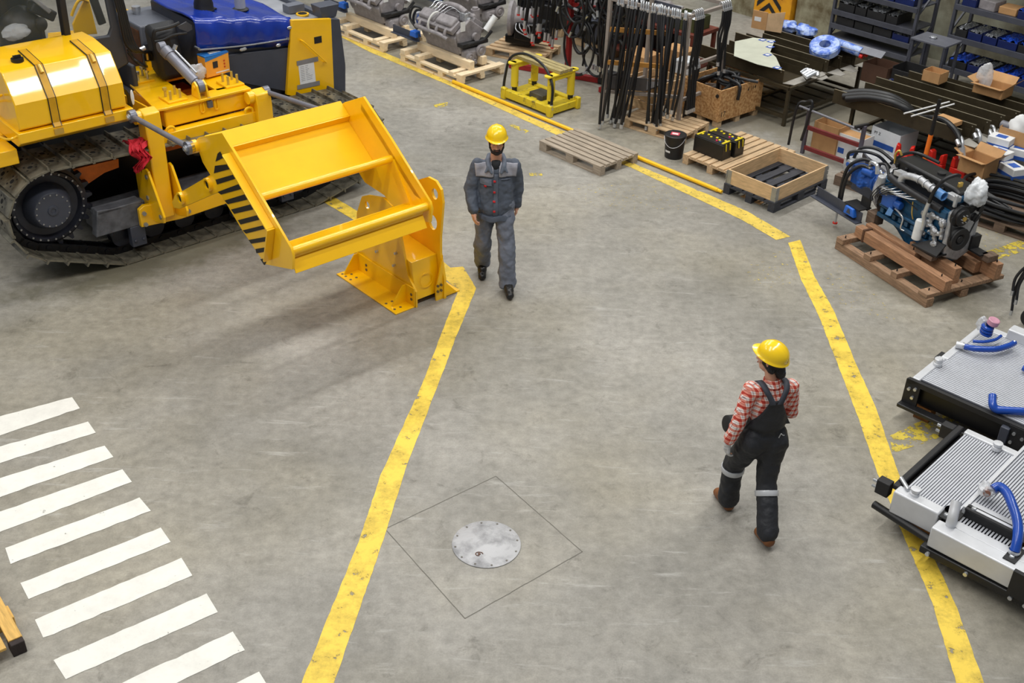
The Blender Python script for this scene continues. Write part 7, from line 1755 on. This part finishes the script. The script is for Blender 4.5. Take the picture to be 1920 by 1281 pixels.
# ------------------------------------------------------------------ radiators
RFIN = M('radiator_fin_white', (200, 203, 210), .5, metal=.2, var=.04)
RDK = M('radiator_gap_dark', (92, 94, 102), .6)
TANKW = M('radiator_tank_silver', (214, 216, 220), .42, metal=.25, var=.05)
def core(m_b, m_d, x0, x1, y0, y1, z, along, pitch, duty=.6):
    m_d.box(x0, x1, y0, y1, z - .05, z - .008)
    if along == 'x':
        n = int((y1 - y0) / pitch)
        for k in range(n): y = y0 + (k + .2) * (y1 - y0) / n; m_b.box(x0, x1, y, y + pitch * duty, z - .008, z)
    else:
        n = int((x1 - x0) / pitch)
        for k in range(n): x = x0 + (k + .2) * (x1 - x0) / n; m_b.box(x, x + pitch * duty, y0, y1, z - .008, z)
F1 = hf(-4.0, 9.0, 3); R1r = thing('radiator', 'large aluminium radiator with fine horizontal fins and blue hoses, farther of the two', 'radiator', F1)
g1 = lambda px, py, **k: L(F1, px, py, **k)
mb, md = MB(), MB(); core(mb, md, .10, 1.22, .28, 1.62, .45, 'x', .030, .66); md.build('core_body', RDK, R1r); mb.build('fin_rows', RFIN, R1r, flat=True)
for (a, b, c_, d_) in ((.02, .10, .24, .80), (.04, .12, .80, 1.62)): MB().box(a, b, c_, d_, .22, .46).build('side_tank', TANKW, R1r, bevel=.012)
MB().box(1.22, 1.32, .22, 1.7, .22, .48).build('side_tank', TANKW, R1r, bevel=.012); MB().box(.34, 1.3, 1.62, 1.76, .25, .56).build('top_tank', TANKW, R1r, bevel=.012); MB().box(.04, .34, 1.62, 1.72, .25, .46).build('corner_tank', TANKW, R1r, bevel=.01)
m = MB(); m.box(-.0, 1.30, .19, .23, .40, .46); m.build('top_edge_rail', BLKM, R1r, bevel=.004); m = MB(); m.box(-.02, 1.30, .12, .22, .15, .19); m.build('bottom_rail', BLK, R1r, bevel=.01)
m = MB(); m.box(.0, 1.2, .26, .28, .19, .42); m.build('shroud_back', CHAIN, R1r); m = MB(); m.box(-.01, .14, .19, .22, .19, .45); m.build('bracket_plate', BLKM, R1r); m = MB(); m.box(1.02, 1.22, .18, .23, .17, .45); m.build('bracket_plate', BLKM, R1r)
m = MB(); m.box(.96, 1.04, .14, .2, .18, .42); m.build('front_bracket', DGREY, R1r, bevel=.006)
m = MB(); m.box(-.02, .02, .80, .95, .25, .42); m.build('side_bracket', BLKM, R1r)
for x, z in ((.04, .36), (.10, .38), (.09, .28), (1.08, .38), (1.07, .28), (1.16, .36), (.97, .36), (.97, .26)): MB().cyl((x, .19, z), (x, .165, z), .016, n=10).build('bolt', CHROME, R1r)
for x, y in ((.09, .62), (1.20, .34)): MB().lathe([(0, 0), (.045, 0), (.045, .03), (.04, .035), (.04, .075), (.03, .085), (0, .085)], (x, y, .455), n=20).build('filler_cap', TANKW, R1r)
MB().box(.06, .9, 1.0, 1.5, .0, .15).build('wood_block', M('brown_timber_block', (150, 100, 54), .8, var=.3), R1r); MB().box(.10, .26, .30, .44, .0, .15).build('wood_block', M('brown_timber_block', 0), R1r); MB().box(1.0, 1.14, .30, .44, .0, .15).build('wood_block', M('brown_timber_block', 0), R1r)
m = MB(); m.tube([g1(1808, 650, z=.50), g1(1830, 654, z=.52), g1(1865, 655, z=.53), g1(1890, 649, z=.53), g1(1902, 643, z=.53)], .030, n=12); hz = m.build('blue_hose', BLUEH, R1r)
m = MB(); m.tube([g1(1824, 640, z=.50), g1(1845, 641, z=.51), g1(1866, 637, z=.53), g1(1877, 630, z=.54)], .016, n=10); m.build('blue_hose', BLUEH, R1r)
def clamp(c, d_, r, par): MB().lathe([(r, -.008), (r * 1.14, -.008), (r * 1.14, .008), (r, .008)], c, d_, 18).build('hose_clamp', CHROME, par)
a, b = g1(1806, 649, z=.50), g1(1815, 651, z=.50); clamp(a, b - a, .032, hz); m = MB(); m.cyl(a - (b - a).normalized() * .07, a, .036, n=14); m.build('pipe_stub', TANKW, hz); a = g1(1901, 643, z=.53); clamp(a, Vector((1, .2, 0)), .032, hz)
m = MB(); m.tube([g1(1861, 742, z=.56), g1(1861, 757, z=.53), g1(1867, 767, z=.50), g1(1885, 770, z=.50), g1(1945, 773, z=.50)], .038, n=14); hz = m.build('blue_hose', BLUEH, R1r); c = g1(1861, 745, z=.55); clamp(c, Vector((0, .1, 1)), .040, hz)
m = MB(); m.tube([g1(1918, 690, z=.50), g1(1930, 694, z=.5), g1(1950, 690, z=.5)], .03, n=12); m.build('blue_hose', BLUEH, R1r)
c = g1(1852, 613, z=.62); m = MB(); 
for k in range(3): m.lathe([(.04, -.02), (.062, -.012), (.066, 0), (.062, .012), (.04, .02)], c + Vector((0, 0, -.07 + .035 * k)), (0.2, 0, 1), 20)
bz = m.build('blue_bellows', BLUEH, R1r); MB().lathe([(0, 0), (.058, 0), (.058, .05), (.05, .055), (0, .05)], c + Vector((.03, .02, .04)), (.2, 0, 1), 22).build('red_blue_cap', M('pink_film', (206, 150, 170), .4), bz); MB().blob(c + Vector((-.07, .02, 0)), .05, .05, .07, 3, .35).build('film_scrap', BAG, bz)
# second radiator
F2 = hf(-3.25, 7.66, 3); R2r = thing('radiator', 'aluminium twin radiator with wide striped fins and curved blue hose, nearer of the two', 'radiator', F2)
g2 = lambda px, py, **k: L(F2, px, py, **k)
mb, md = MB(), MB(); core(mb, md, .10, .56, .06, 1.16, .42, 'y', .0225, .66); md.build('core_body', RDK, R2r); mb.build('fin_rows', RFIN, R2r, flat=True)
mb, md = MB(), MB(); core(mb, md, .60, 1.55, .26, 1.36, .46, 'y', .024, .62); md.build('core_body', RDK, R2r); mb.build('fin_rows', RFIN, R2r, flat=True)
MB().box(.05, .46, -.06, .06, .20, .43).build('end_tank', TANKW, R2r, bevel=.015); MB().box(.09, .58, 1.16, 1.24, .22, .44).build('end_tank', TANKW, R2r, bevel=.012)
MB().box(.48, 1.6, -.22, -.08, .20, .40).build('lower_tank', TANKW, R2r, bevel=.012); md = MB(); mb2 = MB(); core(mb2, md, .60, 1.5, .02, .10, .395, 'y', .028, .55); md.build('core_body', CHAIN, R2r); mb2.build('fin_rows', RFIN, R2r, flat=True); MB().box(.56, 1.55, -.08, .02, .22, .396).build('lower_tank_top', TANKW, R2r, bevel=.004)
MB().box(.60, 1.5, .18, .26, .36, .47).build('second_tank', TANKW, R2r, bevel=.015); MB().box(.60, 1.5, 1.36, 1.44, .36, .48).build('second_tank', TANKW, R2r, bevel=.01)
MB().box(.575, .60, .12, 1.36, .30, .475).build('side_rail', TANKW, R2r); MB().box(.0, .06, .02, 1.25, .38, .43).build('left_rail', BLKM, R2r, bevel=.012); MB().box(.03, .09, .02, 1.2, .2, .36).build('left_web', CHAIN, R2r)
m = MB(); m.cyl((-.10, -.02, .17), (.46, -.10, .17), .035, n=14); m.build('bottom_tube', BLK, R2r); m = MB(); m.box(.44, 1.7, -.24, -.16, .12, .19); m.build('bottom_rail', BLK, R2r, bevel=.01); m = MB(); m.box(.0, 1.6, .9, 1.0, .12, .2); m.box(.0, 1.6, .1, .2, .12, .2); m.build('cross_member', BLK, R2r)
for (x, y) in ((-.07, .02), (-.06, 1.18)): 
    m = MB(); m.box(x - .06, x + .06, y - .03, y + .06, .28, .42); bq = m.build('corner_bracket', BLKM, R2r, bevel=.008)
    for z in (.32, .38): m = MB(); m.cyl((x - .10, y, z), (x - .06, y, z), .014, n=8); m.build('bracket_bolt', CHROME, bq)
m = MB(); m.cyl((.02, .12, .45), (.14, .02, .45), .018, n=10); m.build('drain_tube', CHROME, R2r)
for (px, py, z) in ((1715, 926, .44), (1869, 840, .45)):
    c = g2(px, py, z=z); MB().lathe([(0, 0), (.04, 0), (.04, .03), (.032, .035), (.032, .05), (.042, .055), (.042, .075), (0, .08)], c - Vector((0, 0, .02)), n=20).build('filler_cap', TANKW, R2r)
c = g2(1782, 985, z=.40); m = MB(); m.tube([c, c + Vector((0, 0, .08)), c + Vector((-.02, .05, .15)), c + Vector((-.03, .08, .19))], .042, n=16); m.build('outlet_elbow', TANKW, R2r)
m = MB(); a, b = g2(1826, 955, z=.5), g2(1885, 995, z=.5); m.box(.60, 1.05, .08, .16, .47, .50); m.box(.60, 1.05, .10, .13, .38, .50); m.build('handle_bracket', BLKM, R2r, bevel=.01); MB().box(.68, .98, .105, .135, .499, .503).build('bracket_slot', TANKW, R2r)
for q_ in ((.46, .60, -.06, .14, .40, .41), (1.05, 1.15, -.16, .05, .40, .41), (1.18, 1.4, -.26, -.22, .18, .42)): MB().box(*q_).build('black_plate', BLKM, R2r); MB().cyl((.50, .08, .20), (.50, .08, .42), .05, n=16).build('support_leg', BLKM, R2r)
for (x, y, z) in ((.50, .0, .41), (1.10, -.1, .41), (.66, .12, .50), (1.0, .12, .50)): MB().lathe([(0, 0), (.022, 0), (.018, .012), (0, .014)], (x, y, z), n=14).build('bolt_head', CHROME, R2r)
for x in (.52, .85, 1.22, 1.34): MB().cyl((x, -.24, .155), (x, -.265, .155), .018, n=10).build('rail_bolt', CHROME, R2r)
MB().cyl((.63, .20, .43), (.60, .12, .43), .032, n=16).build('port', TANKW, R2r)
m = MB(); m.tube([g2(1862, 918, z=.60), g2(1874, 913, z=.62), g2(1888, 925, z=.62), g2(1899, 950, z=.60), g2(1908, 980, z=.56), g2(1908, 1010, z=.50), g2(1902, 1035, z=.42)], .040, n=16, k=8); hz = m.build('blue_hose', BLUEH, R2r)
c = g2(1902, 1033, z=.43); clamp(c, Vector((0, .15, 1)), .043, hz); m = MB(); m.cyl(c + Vector((0, 0, -.08)), c + Vector((0, 0, -.01)), .045, n=16); m.build('pipe_stub', TANKW, hz)
c = g2(1852, 918, z=.56); MB().blob(c, .08, .07, .06, 13, .35).build('film_wrap', BAG, hz); m = MB(); m.cyl(c, c + Vector((.02, -.06, .0)), .03, n=12); m.build('brass_end', M('copper_fitting', (170, 120, 100), .4, metal=.4), hz)
MB().box(.2, 1.4, .1, .9, .0, .12).build('base_block', M('brown_timber_block', 0), R2r)
